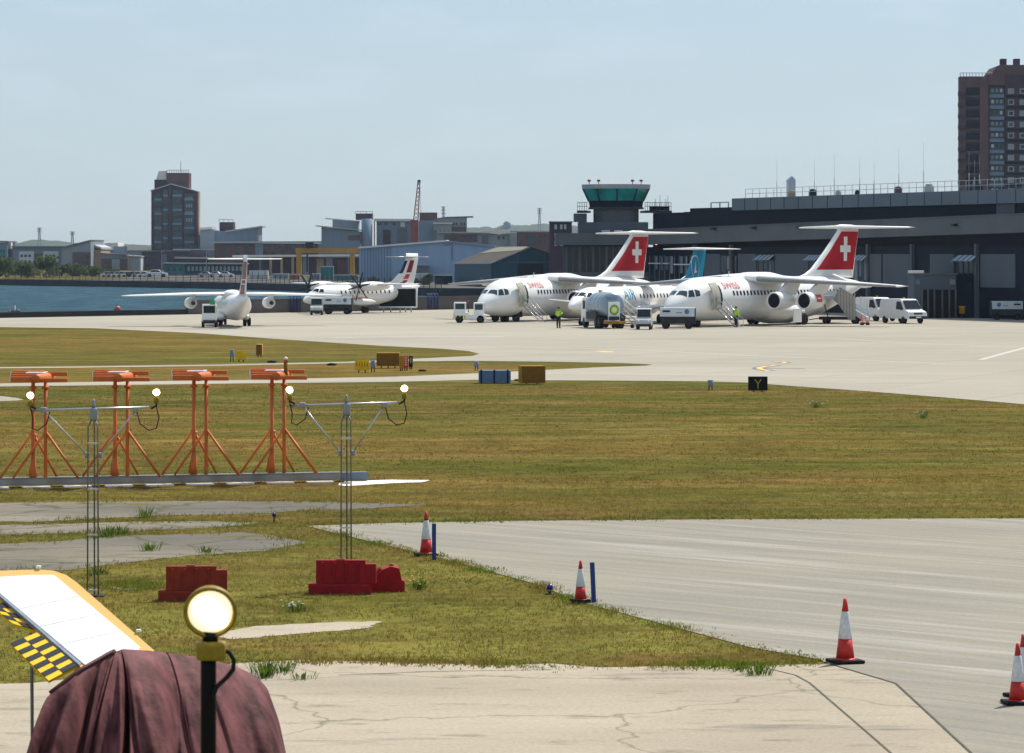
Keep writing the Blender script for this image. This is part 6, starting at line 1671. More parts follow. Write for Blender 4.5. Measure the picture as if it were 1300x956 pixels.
# cars, containers and fence on the far bank
def car(label, px, d, m, rz=0.1):
    t = thing('parked_car', label, 'car', (X(px, d), d, 0), rz, 'cars parked across the dock')
    b_ = MB(); side = [(-2.1, .3), (-2.1, .85), (-1.5, .95), (-1.0, 1.4), (.4, 1.42), (1.0, .95), (2.0, .8), (2.1, .3)]
    b_.prism(side, 'y', -.85, .85); b_.build('body', m, t)
    for s in (1, -1): MB().add([(-1.25, s * .856, .98), (.8, s * .856, .98), (.32, s * .856, 1.34), (-.95, s * .856, 1.34)], [(0, 1, 2, 3)]).build('side_window', 'dark_glass', t)
    wh = [wheel(MB(), (x, y, .32), .32, .2).build('wheel', 'black_rubber', t) for x in (-1.3, 1.3) for y in (-.8, .8)]
    return t
c0 = car('white car parked on the far bank, leftmost of the row', 138, 900, 'car_white')
protos = {'car_white': c0}
spots = [(144.5, 'car_silver', 'silver car second in the far bank row'), (151, 'car_white', 'white car third in the far bank row'), (157.5, 'car_silver', 'silver car fourth in the far bank row'), (164, 'car_white', 'white car fifth in the far bank row'),
         (170.5, 'car_dark', 'dark car sixth in the far bank row'), (177, 'car_silver', 'silver car seventh in the far bank row'), (184, 'car_white', 'white car below the brick terrace'), (199, 'car_white', 'large white car standing alone before the teal building'), (262, 'car_silver', 'silver car below the teal glazed front'), (275, 'car_white', 'white car near the tail fin across the dock'), (287, 'car_white', 'white car right of the tail fin across the dock')]
for px, m, lb in spots:
    if m not in protos: protos[m] = car(lb, px, 900, m)
    else: dup(protos[m], (X(px, 900), 900, 0), lb, 0.1 + random.uniform(-.2, .2), scale=1.35 if 'large' in lb else 1.0)
def container(label, x0, x1, y0, d, m):
    t = bthing('container', label, x0, x1, d, 'container', 'containers on the far quay')
    hh = Z(y0, d) ; bo = MB().box(X(x0, d), X(x1, d), d, d + 2.5, 0.1, max(1.2, hh)).build('body', m, t, True)
    MB().box(X(x0, d) - .05, X(x1, d) + .05, d - .05, d + 2.55, max(1.2, hh), max(1.2, hh) + .12).build('top_rail', 'roof_pale', t, True)
    for k in range(3): px = x0 + (x1 - x0) * (k + .5) / 3; MB().box(X(px, d), X(px, d) + .1, d - .06, d - .01, .2, max(1.2, hh) - .1).build('rib', 'dark_metal', t, True)
container('orange skip on the quay behind the left wing of the propeller airliner', 368, 380, 350, 820, 'container_orange')
container('pale cabin on the far quay right of the red tail fin', 316, 340, 344, 830, 'render_white')
container('white topped container beside the orange skip', 346, 366, 348, 840, 'clad_grey')
container('tall teal cabin on the quay left of the warehouse', 407, 423, 339, 800, 'container_teal')
container('long teal container beside the warehouse corner', 424, 454, 350, 790, 'container_teal')
container('grey container left of the tall teal cabin', 394, 406, 348, 810, 'clad_blue')
container('pale container in front of the warehouse lean to', 521, 545, 348, 700, 'roof_pale')
container('dark container by the left corner of the hangar', 552, 574, 350, 690, 'term_navy')
fq = thing('quay_fence', 'long dark mesh fence along the far quay', 'fence', (X(240, 780), 780, 0))
fp = MB(); ln = [Vector((p[0], p[1] + 3, 0)) for p in FAR_Q[1:5]]
for a, c in zip(ln, ln[1:]):
    n = int((c - a).length / 3)
    for k in range(n): p = a.lerp(c, k / n); fp.tube([p, p + Vector((0, 0, 1.7))], .06, 4, False)
fp.build('post', 'dark_metal', fq, True)['kind'] = 'stuff'
fp = MB()
for a, c in zip(ln, ln[1:]):
    for z in (.25, .6, .95, 1.3, 1.65): fp.tube([a + Vector((0, 0, z)), c + Vector((0, 0, z))], .05, 4, False)
fp.build('rail', 'dark_metal', fq, True)
lp0 = None
for px in (170, 205, 262, 330, 442):
    lb = 'thin lamp post on the far quay, ' + {170: 'below the brick terrace', 205: 'at the left end of the teal building', 262: 'in front of the teal glazed front', 330: 'right of the red tail fin', 442: 'next to the long teal container'}[px]
    loc = (X(px, 850), 850, 0)
    if lp0 is None:
        lp0 = thing('lamp_post', lb, 'lamp post', loc, 0, 'lamp posts on the far quay'); MB().tube([(0, 0, 0), (0, 0, 6.4)], .09, 6, r1=.05).build('pole', 'clad_grey', lp0); MB().bbox((.3, 0, 6.4), (.9, .25, .15), .04).build('lamp_head', 'clad_grey', lp0)
    else: dup(lp0, loc, lb)

# ------------------------------------------------------------------ localiser antennas (orange)
def loc_base(px): return G(px, np.interp(px, [0, 437], [619.5, 611.0]))
def antenna(label, px, rz=0.0):
    c = loc_base(px); t = thing('localiser_antenna', label, 'antenna', c, rz, 'orange localiser antennas on the rail')
    s = 46.0
    hp = 142 / s
    for x, z1 in ((-.17, 2.88), (.17, 2.88)):
        p = MB().tube([(x, 0, .25), (x, 0, 1.0), (x, 0, z1)], .052, 10).lathe([(.10, 1.9), (.10, 1.96)], 10, Matrix.Translation((x, 0, .78))).build('post', 'ant_orange', t)
        if x < 0: MB().lathe([(.11, .22), (.085, .5), (.055, .9)], 10, Matrix.Translation((x, 0, 0))).build('post_foot', 'ant_orange', p)
    for x, dx, dy in ((-.17, -.86, -.25), (-.17, .60, .35), (.17, -.85, -.25), (.17, .86, .1), (.17, .95, -.45), (-.10, -.25, .6)):
        zt_ = 1.52 if abs(dx) > .7 else 1.45
        MB().tube([(x, 0, zt_), (x + dx * 1.0, dy, .27)], .034, 8).build('brace', 'ant_orange', t)
    # head: can, boxed dipole array on one side, two bars on the other
    can = MB().lathe([(.001, -.75), (.11, -.74), (.12, -.7), (.12, .6), (.001, .61)], 18, Matrix.Translation((.14, 0, 2.98)) @ Matrix.Rotation(R(-90), 4, 'X') @ Matrix.Rotation(R(12), 4, 'Y')).build('boom', 'ant_orange', t)
    MB().bbox((-.12, .35, 3.11), (.5, .9, .03), .01).build('boom_cover', 'silver_line', can)
    for k, (y, z, x0) in enumerate(((-.55, 2.95, -.70), (-.2, 3.0, -.74), (.15, 3.05, -.78), (.5, 3.08, -.80))):
        bar = MB().bbox(((x0 + .08) / 2, y, z), (.08 - x0, .11, .15), .02).build('dipole_bar', 'ant_orange', t)
        MB().cbox((x0 - .012, y, z), (.02, .09, .13)).build('bar_cap', 'ant_white', bar)
    for y, z, x1 in ((-.55, 2.93, .84), (.35, 3.07, .72)):
        MB().bbox(((x1 + .2) / 2, y, z), (x1 - .2, .11, .11), .02).build('dipole_bar', 'ant_orange', t)
    return t
a0_ = antenna('orange localiser antenna farthest left, behind the first light mast', 50)
dup(a0_, loc_base(154), 'second orange localiser antenna, between the first light mast and its right lamp')
dup(a0_, loc_base(254), 'orange localiser antenna standing alone between the two light masts')
a3 = dup(a0_, loc_base(353), 'orange localiser antenna with an obstruction light post on top, left of the second mast')
ob = MB().tube([(.22, -.1, 2.9), (.22, -.1, 3.36)], .055, 8).build('light_post', 'sign_brown', a3)
MB().lathe([(.06, 3.36), (.062, 3.40), (.062, 3.42)], 10, Matrix.Translation((.22, -.1, 0))).build('red_ring', 'text_red', ob)
MB().lathe([(.062, 3.42), (.06, 3.46), (.001, 3.5)], 10, Matrix.Translation((.22, -.1, 0))).build('lens', 'ant_white', ob)
# rail the antennas stand on
ra, rb = loc_base(-30), loc_base(432)
rt2 = thing('antenna_rail', 'long grey beam on the grass carrying the orange antennas', 'rail', ra)
rd = (rb - ra).normalized(); rn = Vector((rd.y, -rd.x, 0))
def rslab(name, m, a, b, o0, o1, z0, z1):
    vs = [a + rn * o0, b + rn * o0, b + rn * o1, a + rn * o1]
    return MB().add([v + Vector((0, 0, z0)) for v in vs] + [v + Vector((0, 0, z1)) for v in vs], [(0, 3, 2, 1), (4, 5, 6, 7), (0, 1, 5, 4), (1, 2, 6, 5), (2, 3, 7, 6), (3, 0, 4, 7)]).build(name, m, rt2, True)
rslab('beam', 'beam_grey', ra, rb, -.15, .22, .06, .245); rslab('top_plate', 'galvanised', ra, rb, -.17, .25, .248, .268)
rslab('end_section', 'beam_blue', rb + rd * .004, rb + rd * .75, -.15, .22, .04, .26)
L = (rb - ra).length
for k in range(9):
    a = ra + rd * (L * (k + .05) / 9); c = ra + rd * (L * (k + .72) / 9)
    rslab('footing', 'ant_white', a, c, .30, .62, -.05, .045)

# ------------------------------------------------------------------ approach light masts
def light(parent, c, tilt=0.0, big=False):
    Mx = Matrix.Translation(c) @ Matrix.Rotation(R(90), 4, 'X') @ Matrix.Rotation(R(18), 4, 'X') @ Matrix.Rotation(R(tilt), 4, 'Y')
    Mx = Mx @ Matrix.Scale(0.72, 4)
    h = MB().lathe([(.001, -.13), (.06, -.12), (.10, -.04), (.105, .02), (.098, .025), (.09, .0), (.001, -.01)], 18, Mx).build('lamp_head', 'lamp_yellow', parent)
    MB().lathe([(.088, .006), (.06, .022), (.001, .030)], 18, Mx).build('bulb', 'bulb', h)
    return h
def mast(label, base, dxs, lampz, barz, strz):
    t = thing('approach_light_mast', label, 'light mast', base, 0, 'approach light masts on the grass')
    top = barz + .02
    corners = [(-.105, -.1), (.095, -.1), (.0, .11)]
    for x, y in corners: MB().tube([(x, y, 0), (x * .9, y * .9, top - .35), (x * .35, y * .35, top - .22)], .016, 6).build('leg', 'galvanised', t)
    for z in (.12, 1.15, 2.0, 2.85):
        if z > top - .4: continue
        rg = MB()
        for (xa, ya), (xb, yb) in zip(corners, corners[1:] + corners[:1]): rg.tube([(xa, ya, z), (xb, yb, z)], .012, 5)
        rg.cbox((-.005, -.1, z), (.2, .03, .03)); rg.build('ring', 'bare_metal', t)
    MB().bbox((0, 0, .015), (.40, .36, .03), .01).build('base_plate', 'dark_metal', t)
    MB().bbox((0, 0, top - .12), (.15, .15, .22), .03).lathe([(.035, 0), (.04, .06), (.02, .10), (.03, .13), (.001, .16)], 10, Matrix.Translation((0, 0, top))).build('head_bracket', 'grey_metal', t)
    xl, xr = dxs
    bar = MB().tube([(xl, 0, barz - .03), (xr, 0, barz + .03)], .022, 8).build('cross_bar', 'bare_metal', t)
    for s, xx in ((-1, xl + .22), (1, xr - .24)):
        MB().tube([(xx, 0, barz - .02), (s * .11, 0, strz)], .017, 6).build('strut', 'bare_metal', t)
        MB().bbox((xx, 0, barz - .02), (.12, .1, .10), .02).build('clamp', 'grey_metal', t)
        MB().bbox((s * .12, 0, strz), (.09, .12, .1), .02).build('clamp', 'grey_metal', t)
    for s, xx, zz in ((-1, xl - .02, lampz[0]), (1, xr + .14, lampz[1])):
        MB().tube([(xx, 0, zz - .1), (xx, 0, barz + .06), (xx - s * .1, 0, barz - .0)], .022, 6).build('lamp_arm', 'dark_metal', t)
        MB().lathe([(.045, -.2), (.05, -.12), (.04, -.08)], 10, Matrix.Translation((xx, 0, zz))).build('lamp_base', 'lamp_yellow', t)
        light(t, (xx, 0, zz), 8 * s)
        MB().tube([(xx, -.02, barz + .05), (xx + .05, -.02, barz - .18), (xx + .02 - s * .02, -.02, barz - .36), (xx - s * .14, -.02, barz - .40), (xx - s * .3, -.02, barz - .28), (xx - s * .36, 0, barz - .06)], .012, 6).build('cable', 'black_rubber', t)
    return t
b1 = G(119, 757); d1 = b1.y; k1 = d1 / F
mast('lattice mast with two lit approach lamps, in front of the leftmost orange antennas', b1, ((38 - 117) * k1, (187 - 117) * k1), (Z(502, d1), Z(498, d1)), Z(519, d1), Z(578, d1))
b2 = G(440, 746); d2 = b2.y; k2 = d2 / F
mast('lattice mast with two lit approach lamps, rising behind the red barrier', b2, ((371 - 442) * k2, (506 - 442) * k2), (Z(495, d2), Z(493, d2)), Z(513, d2), Z(575, d2))

# near lamp
dN = 18.0
nl = thing('approach_light', 'large yellow lamp glowing close to the camera in front of the maroon cover', 'lamp', (X(265, dN), dN, 0))
c = P(267, 776, dN)
Mx = Matrix.Translation((c.x, c.y, c.z)) @ Matrix.Rotation(R(90), 4, 'X') @ Matrix.Rotation(R(14), 4, 'X') @ Matrix.Rotation(R(4), 4, 'Y')
hd = MB().lathe([(.001, -.13), (.07, -.12), (.122, -.05), (.134, .0), (.136, .025), (.122, .032), (.112, .01), (.001, .0)], 32, Mx).build('housing', 'lamp_yellow', nl, True)
lens = MB().lathe([(.113, .012), (.09, .026), (.04, .036), (.001, .038)], 32, Mx).build('lens', 'bulb_big', hd, True)
MB().lathe([(.001, .030), (.052, .034), (.060, .036), (.050, .041), (.001, .045)], 24, Mx @ Matrix.Rotation(R(-40), 4, 'Z') @ Matrix.Scale(1.75, 4, (1, 0, 0)) @ Matrix.Scale(1.05, 4, (0, 1, 0))).build('hot_core', 'filament', hd, True)
MB().bbox(P(268, 827, dN) + Vector((0, .03, 0)), (.15, .12, .095), .02).build('lamp_base', 'lamp_yellow', nl, True)
MB().tube([P(266, 815, dN) + Vector((0, .03, 0)), P(267, 803, dN) + Vector((0, .03, 0))], .04, 12).build('neck', 'sign_black', nl, True)
MB().tube([Vector((c.x - .015, dN + .03, 0)), P(264, 850, dN) + Vector((0, .03, 0)), P(264, 836, dN) + Vector((0, .03, 0))], .04, 14).build('pole', 'sign_black', nl, True)
MB().tube([P(282, 826, dN) , P(291, 828, dN), P(297, 838, dN), P(296, 850, dN), P(288, 860, dN), P(275, 872, dN), P(268, 890, dN)], .012, 8).build('cable', 'black_rubber', nl, True)

# ------------------------------------------------------------------ barriers, cones, posts, edge lights
def barrier(label, px, py, rz, m, toppled=False):
    t = thing('barrier', label, 'barrier', G(px, py), rz, 'red plastic barriers on the grass')
    prof = [(-.26, 0), (-.26, .16), (-.2, .22), (-.10, .27), (-.08, .62), (.08, .62), (.10, .27), (.2, .22), (.26, .16), (.26, 0)]
    o = MB()
    Mt = Matrix.Rotation(R(90), 3, 'X') if toppled else Matrix.Identity(3)
    segs = [(-.56, .0), (-.47, 1.0), (.47, 1.0), (.56, .85)]
    if not toppled:
        MB().prism([(-.145, 0), (-.145, .16), (-.122, .19), (.122, .19), (.145, .16), (.145, 0)], 'x', -.66, .50).build('base', m, t)
        MB().prism([(-.12, .2), (-.085, .63), (.085, .63), (.12, .2)], 'x', -.52, .40).build('body', m, t)
        MB().prism([(-.12, .2), (-.085, .56), (.085, .56), (.12, .2)], 'x', .402, .60).build('end_lug', m, t)
        for x in (-.40, -.18, .04, .26): MB().bbox((x, -.104, .41), (.05, .05, .36), .012).build('rib', m, t)
        MB().bbox((-.07, 0, .635), (.16, .10, .03), .01).build('filler_cap', 'deep_red', t)
    else:
        MB().prism([(-.52, 0), (-.5, .12), (-.18, .42), (-.02, .48), (.14, .44), (.2, .14), (.22, 0)], 'y', -.25, .25).build('body', m, t)
        MB().prism([(-.54, .0), (-.53, .06), (.2, .22), (.24, .2), (.24, .0)], 'y', -.29, .29).build('base', m, t)
        for y in (-.12, -.04, .04, .12): MB().cbox((-.34, y, .29), (.38, .03, .05), Matrix.Rotation(R(-43), 3, 'Y')).build('rib', 'barrier_rust', t)
        MB().lathe([(.04, 0), (.045, .03), (.001, .035)], 10, Matrix.Translation((0, 0, .475))).build('filler_cap', 'deep_red', t)
    return t
barrier('rust red plastic barrier half hidden behind the near yellow lamp', 247, 762, R(3), 'barrier_rust')
barrier('upright deep red barrier at the foot of the second light mast', 437, 753.5, R(-2), 'barrier_red')
barrier('toppled red barrier lying next to the upright one', 497, 750, R(4), 'barrier_red', True)

def cone(label, px, py, h, rz=0.0, tilt=0.0, plate=0.24):
    t = thing('traffic_cone', label, 'cone', G(px, py, 0.012) if px > 600 else G(px, py), rz, 'red and white traffic cones')
    r0, r1 = .155 * h, .028 * h
    rad = lambda z: r0 + (r1 - r0) * (z / h)
    def seg(name, m, a, b_): return MB().lathe([(rad(a * h), a * h), (rad(b_ * h), b_ * h)], 24).build(name, m, t)
    seg('lower_sleeve', 'cone_red', .05, .38); seg('upper_sleeve', 'cone_red', .80, 1.0)
    MB().lathe([(rad(.38 * h) + .003, .38 * h), (rad(.38 * h) + .005, .385 * h), (rad(.8 * h) + .005, .795 * h), (rad(.8 * h) + .002, .80 * h)], 24).build('reflective_sleeve', 'cone_white', t)
    MB().bbox((0, 0, .03), (plate * 2 * h, plate * 2 * h, .055), .02).build('base', 'black_rubber', t)
    MB().lathe([(rad(0) * 1.25, .05), (rad(.06 * h) * 1.0, .08 * h)], 24).build('skirt', 'cone_red', t)
    return t
cone('traffic cone beside a blue post at the far corner of the grass', 541, 705.5, .93, .2)
cone('traffic cone beside a blue post on the taxiway edge, its band dull grey', 737, 764.5, .76, .4, plate=.20)
cone('tall traffic cone on the concrete at the grass corner, its white band bright', 1073, 841.5, 1.0, .3)
cone('traffic cone cut off by the right edge, the nearer of two', 1292, 894, .86, .1)
cone('traffic cone cut off by the right edge, half hidden behind another cone', 1299, 885, .90, .5)
def bpost(label, px, py, h, lean):
    t = thing('marker_post', label, 'post', G(px, py), 0, 'blue marker posts beside the cones')
    MB().cbox((lean * h / 2, 0, h / 2), (.085, .05, h), Matrix.Rotation(lean, 3, 'Y')).build('post', 'blue_post', t)
    MB().cbox((lean * h * .82, -.027, h * .8), (.087, .006, .3 * h), Matrix.Rotation(lean, 3, 'Y')).build('sleeve', 'blue_post', t)
bpost('upright blue post behind the farther cone', 551, 711, .76, 0.0)
bpost('leaning blue post right of the grey banded cone', 754, 765.5, .74, -0.045)
def edge_light(label, px, py, s):
    t = thing('edge_light', label, 'light', G(px, py), 0, 'blue taxiway edge lights')
    MB().lathe([(.11 * s, 0), (.11 * s, .015), (.03 * s, .02), (.03 * s, .06)], 14).build('stem', 'dark_metal', t)
    MB().lathe([(.06 * s, .06 * s), (.075 * s, .07 * s), (.075 * s, .10 * s)], 14).build('collar', 'lamp_yellow', t)
    MB().lathe([(.07 * s, .10 * s), (.075 * s, .15 * s), (.05 * s, .20 * s), (.001, .215 * s)], 14).build('dome', 'cobalt', t)
edge_light('blue domed edge light in the grass left of the grey banded cone', 698, 754.5, 0.9)
el = thing('edge_light', 'small blue light on a thin stake in the grass behind the second mast', 'light', G(348, 664), 0, 'blue taxiway edge lights')
MB().tube([(0, 0, 0), (0, 0, .16)], .025, 8).build('stem', 'sign_brown', el); MB().lathe([(.03, .15), (.055, .17), (.055, .22), (.001, .26)], 12).build('dome', 'cobalt', el)

# ------------------------------------------------------------------ signs and boxes on the grass
def signbox(name, label, px0, px1, pyt, pyb, m_front, m_side, depth, legs=2, cat='sign', rz=0.0, leg_h=.12, group=None):
    g_ = G((px0 + px1) / 2, pyb); k = g_.y / F; wd = (px1 - px0) * k; h = (pyb - pyt) * k
    t = thing(name, label, cat, g_, rz, group)
    MB().bbox((0, depth / 2, leg_h + (h - leg_h) / 2), (wd, depth, h - leg_h), min(.02, wd / 8)).build('case', m_side, t)
    MB().cbox((0, -.012, leg_h + (h - leg_h) / 2), (wd * .97, .02, (h - leg_h) * .95)).build('face', m_front, t)
    for i in range(legs):
        x = (-.5 + (i + .5) / legs) * wd * .9; MB().tube([(x, depth / 2, 0), (x, depth / 2, leg_h + .03)], .035, 6).build('leg', 'dark_metal', t)
    return t, wd, h
signbox('sign_board', 'small bright yellow sign on legs beside a grey marker box', 300, 312, 445.5, 459.5, 'sign_yellow', 'sign_amber', .12)
def face_text(t, txt, size, x, z, m, y=-.026):
    vs, fs = text_polys(txt, size, 0)
    MB().add([(x + u, y, z + v) for u, v in vs], fs).build('lettering', m, t)
t, wd, h = signbox('sign_board', 'wide bright yellow sign with worn lettering left of the brown cabinet', 450.5, 468.5, 457, 473, 'sign_yellow', 'sign_amber', .14)
for k in range(5): MB().cbox((-.28 + .14 * k, -.026, .42), (.05, .006, .2)).build('worn_mark', 'sign_amber', t)
signbox('cabinet', 'narrow tall brown cabinet behind the small yellow sign', 325, 333, 437, 453.5, 'sign_brown', 'edge_orange', .5, cat='cabinet')
signbox('cabinet', 'wide brown cabinet standing on the thin path', 478, 507, 448, 467.5, 'sign_brown', 'sign_amber', .7, 3, cat='cabinet')
signbox('cabinet', 'slim amber cabinet next to the red board', 507, 512, 452, 471, 'sign_amber', 'sign_brown', .4, cat='cabinet')
t, wd, h = signbox('sign_board', 'narrow red board with white lettering beside the black board', 512, 518.5, 452, 470.5, 'text_red', 'deep_red', .12)
for k in range(4): MB().cbox((0, -.026, .32 + .12 * k), (.12, .006, .07)).build('lettering_bar', 'cone_white', t)
t, wd, h = signbox('sign_board', 'narrow black board with a yellow stripe beside the red board', 519, 524, 452, 469, 'sign_black', 'sign_black', .1)
MB().cbox((0, -.026, .5), (.05, .006, .32)).build('stripe', 'sign_letter', t)
def marker(label, px, pyt, pyb, m):
    g_ = G(px, pyb); h = (pyb - pyt) * g_.y / F
    t = thing('marker_box', label, 'marker', g_, 0, 'grey marker boxes on legs')
    MB().bbox((0, 0, h * .68), (.26, .2, h * .6), .04).build('box', m, t)
    for x in (-.08, .08): MB().tube([(x, 0, 0), (x * .8, 0, h * .4)], .03, 6).build('leg', 'dark_metal', t)
    MB().bbox((.1, -.1, h * .8), (.06, .03, h * .18), .01).build('plate', 'cone_white', t)
marker('blue grey marker box on thin legs left of the small yellow sign', 294.5, 443.5, 459, 'marker_grey')
marker('blue and white marker box on legs between the yellow sign and brown cabinet', 473.5, 457, 472.5, 'marker_grey')
marker('blue grey marker box at the tip of the upper grass tongue', 605, 458.5, 470.5, 'marker_grey')
marker('grey marker box standing left of the black letter sign', 902, 482, 495.5, 'marker_grey')
# blue crate with straps
g_ = G(628, 487); k = g_.y / F
t = thing('crate', 'long blue box with three dark straps beside the amber box', 'crate', g_)
MB().bbox((0, .35, .34), (41 * k, .7, .60), .03).build('body', 'crate_blue', t)
for px in (611, 627.5, 644.5): MB().cbox(((px - 628) * k, .35, .345), (.085, .73, .66)).build('strap', 'strap_navy', t)
t, wd, h = signbox('cabinet', 'large amber box on the grass right of the blue box', 662, 693, 464.5, 488, 'sign_brown', 'sign_amber', .8, 2, 'cabinet', R(12), .06)  # brown face: shade of the backlit front put into its colour
# Y sign
t, wd, h = signbox('taxiway_sign', 'black taxiway sign with a yellow letter Y at the apron edge', 950, 974.5, 478, 497.5, 'sign_black', 'sign_black', .18, 2, 'sign', 0, .06)
mb = MB(); zc = h * .53
for a, b_ in (((-.14, .2), (0, 0)), ((.14, .2), (0, 0)), ((0, 0), (0, -.22))):
    p, q = Vector((a[0], 0, a[1])), Vector((b_[0], 0, b_[1])); dd_ = (q - p); nn = Vector((-dd_.z, 0, dd_.x)).normalized() * .015
    mb.add([p + nn + Vector((0, -.026, zc)), p - nn + Vector((0, -.026, zc)), q - nn + Vector((0, -.026, zc)), q + nn + Vector((0, -.026, zc))], [(0, 1, 2, 3)])
mb.build('letter', 'sign_letter', t)
# black bags
def bag(label, px, py, s, seed):
    r = random.Random(seed); t = thing('sandbag', label, 'bag', G(px, py), r.uniform(-.3, .3), 'black bags lying on the grass')
    prof = [(.001, 0), (.3, .02), (.38, .1), (.3, .2), (.12, .26), (.001, .27)]
    MB().lathe([(a * s, z * s) for a, z in prof], 14, Matrix.Scale(1.5, 4, (1, 0, 0))).build('sack', 'black_rubber', t)
    MB().lathe([(.05 * s, 0), (.08 * s, .1 * s), (.001, .12 * s)], 8, Matrix.Translation((.42 * s, 0, .14 * s)) @ Matrix.Rotation(R(70), 4, 'Y')).build('knot', 'black_rubber', t)
bag('black bag on the grass right of the small yellow sign', 345, 460.5, .52, 1); bag('black bag lying on the thin path', 421, 464, .55, 2); bag('small black bag right of the black board', 536, 471.5, .42, 3); bag('black bag between the blue box and the amber box', 657, 483.5, .35, 4)

# ------------------------------------------------------------------ weeds and flowers
def weed(label, px, py, n, h, flower=None, name='weed'):
    g_ = G(px, py); t = thing(name, label, 'plant', g_, 0, None)
    r = random.Random(px); mb = MB(); fl_ = MB()
    for i in range(n * 3):
        a = r.random() * 6.28; l_ = h * r.uniform(.3, 1.1); q = Vector((math.cos(a), math.sin(a), 0))
        b0 = q * r.uniform(0, .24); tip = b0 + q * l_ * r.uniform(.2, .9) + Vector((0, 0, l_)); sd = Vector((-q.y, q.x, 0)) * r.uniform(.007, .016); md = b0.lerp(tip, .5) + Vector((0, 0, .02))
        mb.add([b0 - sd * .4, b0 + sd * .4, md + sd, md - sd, tip], [(0, 1, 2, 3), (3, 2, 4)])
        if flower and i % 6 == 0:
            fl_.lathe([(.001, 0), (.026, .004), (.03, .012), (.001, .018)], 8, Matrix.Translation(tip + Vector((0, 0, .0))))
    mb.build('leaves', 'weed_leaf', t)
    if flower: fl_.build('flowers', flower, t)
weed('yellow flowering weed in the grass right of the toppled barrier', 534, 748, 20, .22, 'petal_yellow')
weed('white daisies in the grass in front of the upright barrier', 376, 776, 26, .18, 'petal_white')
weed('leafy green weed on the path near the tall cone', 962, 857, 34, .18)
weed('second leafy weed beside the path joint at right', 935, 852, 16, .13)
weed('tall green weed at the edge of the maroon cover', 338, 860, 30, .28); weed('green weed on the path right of the maroon cover', 358, 854, 18, .22)
weed('low weed on the sandy path below the barriers', 386, 863, 14, .12)
weed('green weed between old tarmac patches left of the mast', 136, 682, 22, .28); weed('green weed on the cracked tarmac right of the mast', 152, 678, 18, .22); weed('green weed in the middle of the cracked tarmac', 184, 657, 20, .3)
weed('dark weed on the third tarmac patch', 190, 699, 18, .22); weed('green weed at the base of the first mast', 126, 730, 26, .2); weed('small weed on the tarmac left of the barrier', 262, 702, 16, .16)
weed('white flowering weed on the far lawn below the letter sign', 1036, 518, 22, .3, 'petal_white'); weed('pale flowering weed on the lawn right of the letter sign', 1172, 531, 18, .28, 'petal_white')

# ------------------------------------------------------------------ aircraft wing and covered hull in the left foreground
dW = 36.0; kW = dW / F
wp = thing('aircraft_wing', 'white aircraft wing with orange border and black and yellow checked flaps', 'wing', (X(120, dW), dW, 0))
# plane of the wing: tilted towards the camera, rising to the left
tilt = R(21)
def onwing(px, py, lift=0.0):
    # plane through P(100, 790, dW) with normal leaning towards the camera
    c0_ = P(100, 790, dW); nrm = Vector((0.05, -math.sin(tilt), math.cos(tilt))).normalized()
    eye = Vector((0, 0, H)); ray = (P(px, py, dW) - eye)
    t_ = (c0_ - eye).dot(nrm) / ray.dot(nrm)
    return eye + ray * t_ + nrm * lift, nrm
def slab_on(name, px, th, lift, m, parent):
    top = [onwing(x, y, lift)[0] for x, y in px]; nrm = onwing(100, 790)[1]
    n = len(top); tri = tessellate_polygon([[Vector((a, b_, 0)) for a, b_ in px]])
    mb = MB(); mb.add(top + [p - nrm * th for p in top], [tuple(x) for x in tri] + [tuple(i + n for i in x[::-1]) for x in tri] + [(i, (i + 1) % n, n + (i + 1) % n, n + i) for i in range(n)])
    return mb.build(name, m, parent, True)
OUT = [(-90, 722), (0, 724.5), (50, 723), (68, 724.5), (84, 730), (97, 739), (196, 826), (230, 862), (104, 850), (100, 845), (-5, 757), (-90, 692 + 0)]
OUT = [(-140, 726), (0, 724.5), (50, 723), (68, 724.5), (84, 730), (97, 739), (196, 826), (240, 866), (125, 866), (100, 845), (0, 758), (-140, 640)]
OUT = [(-60, 727), (0, 724.5), (50, 723), (68, 724.5), (84, 730), (97, 739), (196, 826), (172, 842), (118, 858), (100, 845), (0, 758), (-20, 741)]
slab_on('panel', OUT, .10, 0, 'edge_orange', wp)
slab_on('skin', [(-60, 736), (0, 734), (40, 731.5), (68, 731.5), (73, 735), (178, 823), (166, 838), (120, 855), (104, 842), (-2, 752.5), (-30, 742)], .05, .014, 'wing_skin', wp)
for k in range(1, 4):
    u = k / 4; a_ = (73 + (178 - 73) * u, 735 + (823 - 735) * u + 1); b_ = (-2 + 106 * u, 752.5 + 89.5 * u - 1)
    slab_on('rib_line', [a_, (a_[0] + 1.2, a_[1] + .9), (b_[0] + 1.2, b_[1] + .9), b_], .01, .0165, 'cone_white', wp)
slab_on('trim_line', [(-4, 755), (-2, 753.4), (103, 843.6), (101, 846.2)], .03, .016, 'marker_grey', wp)
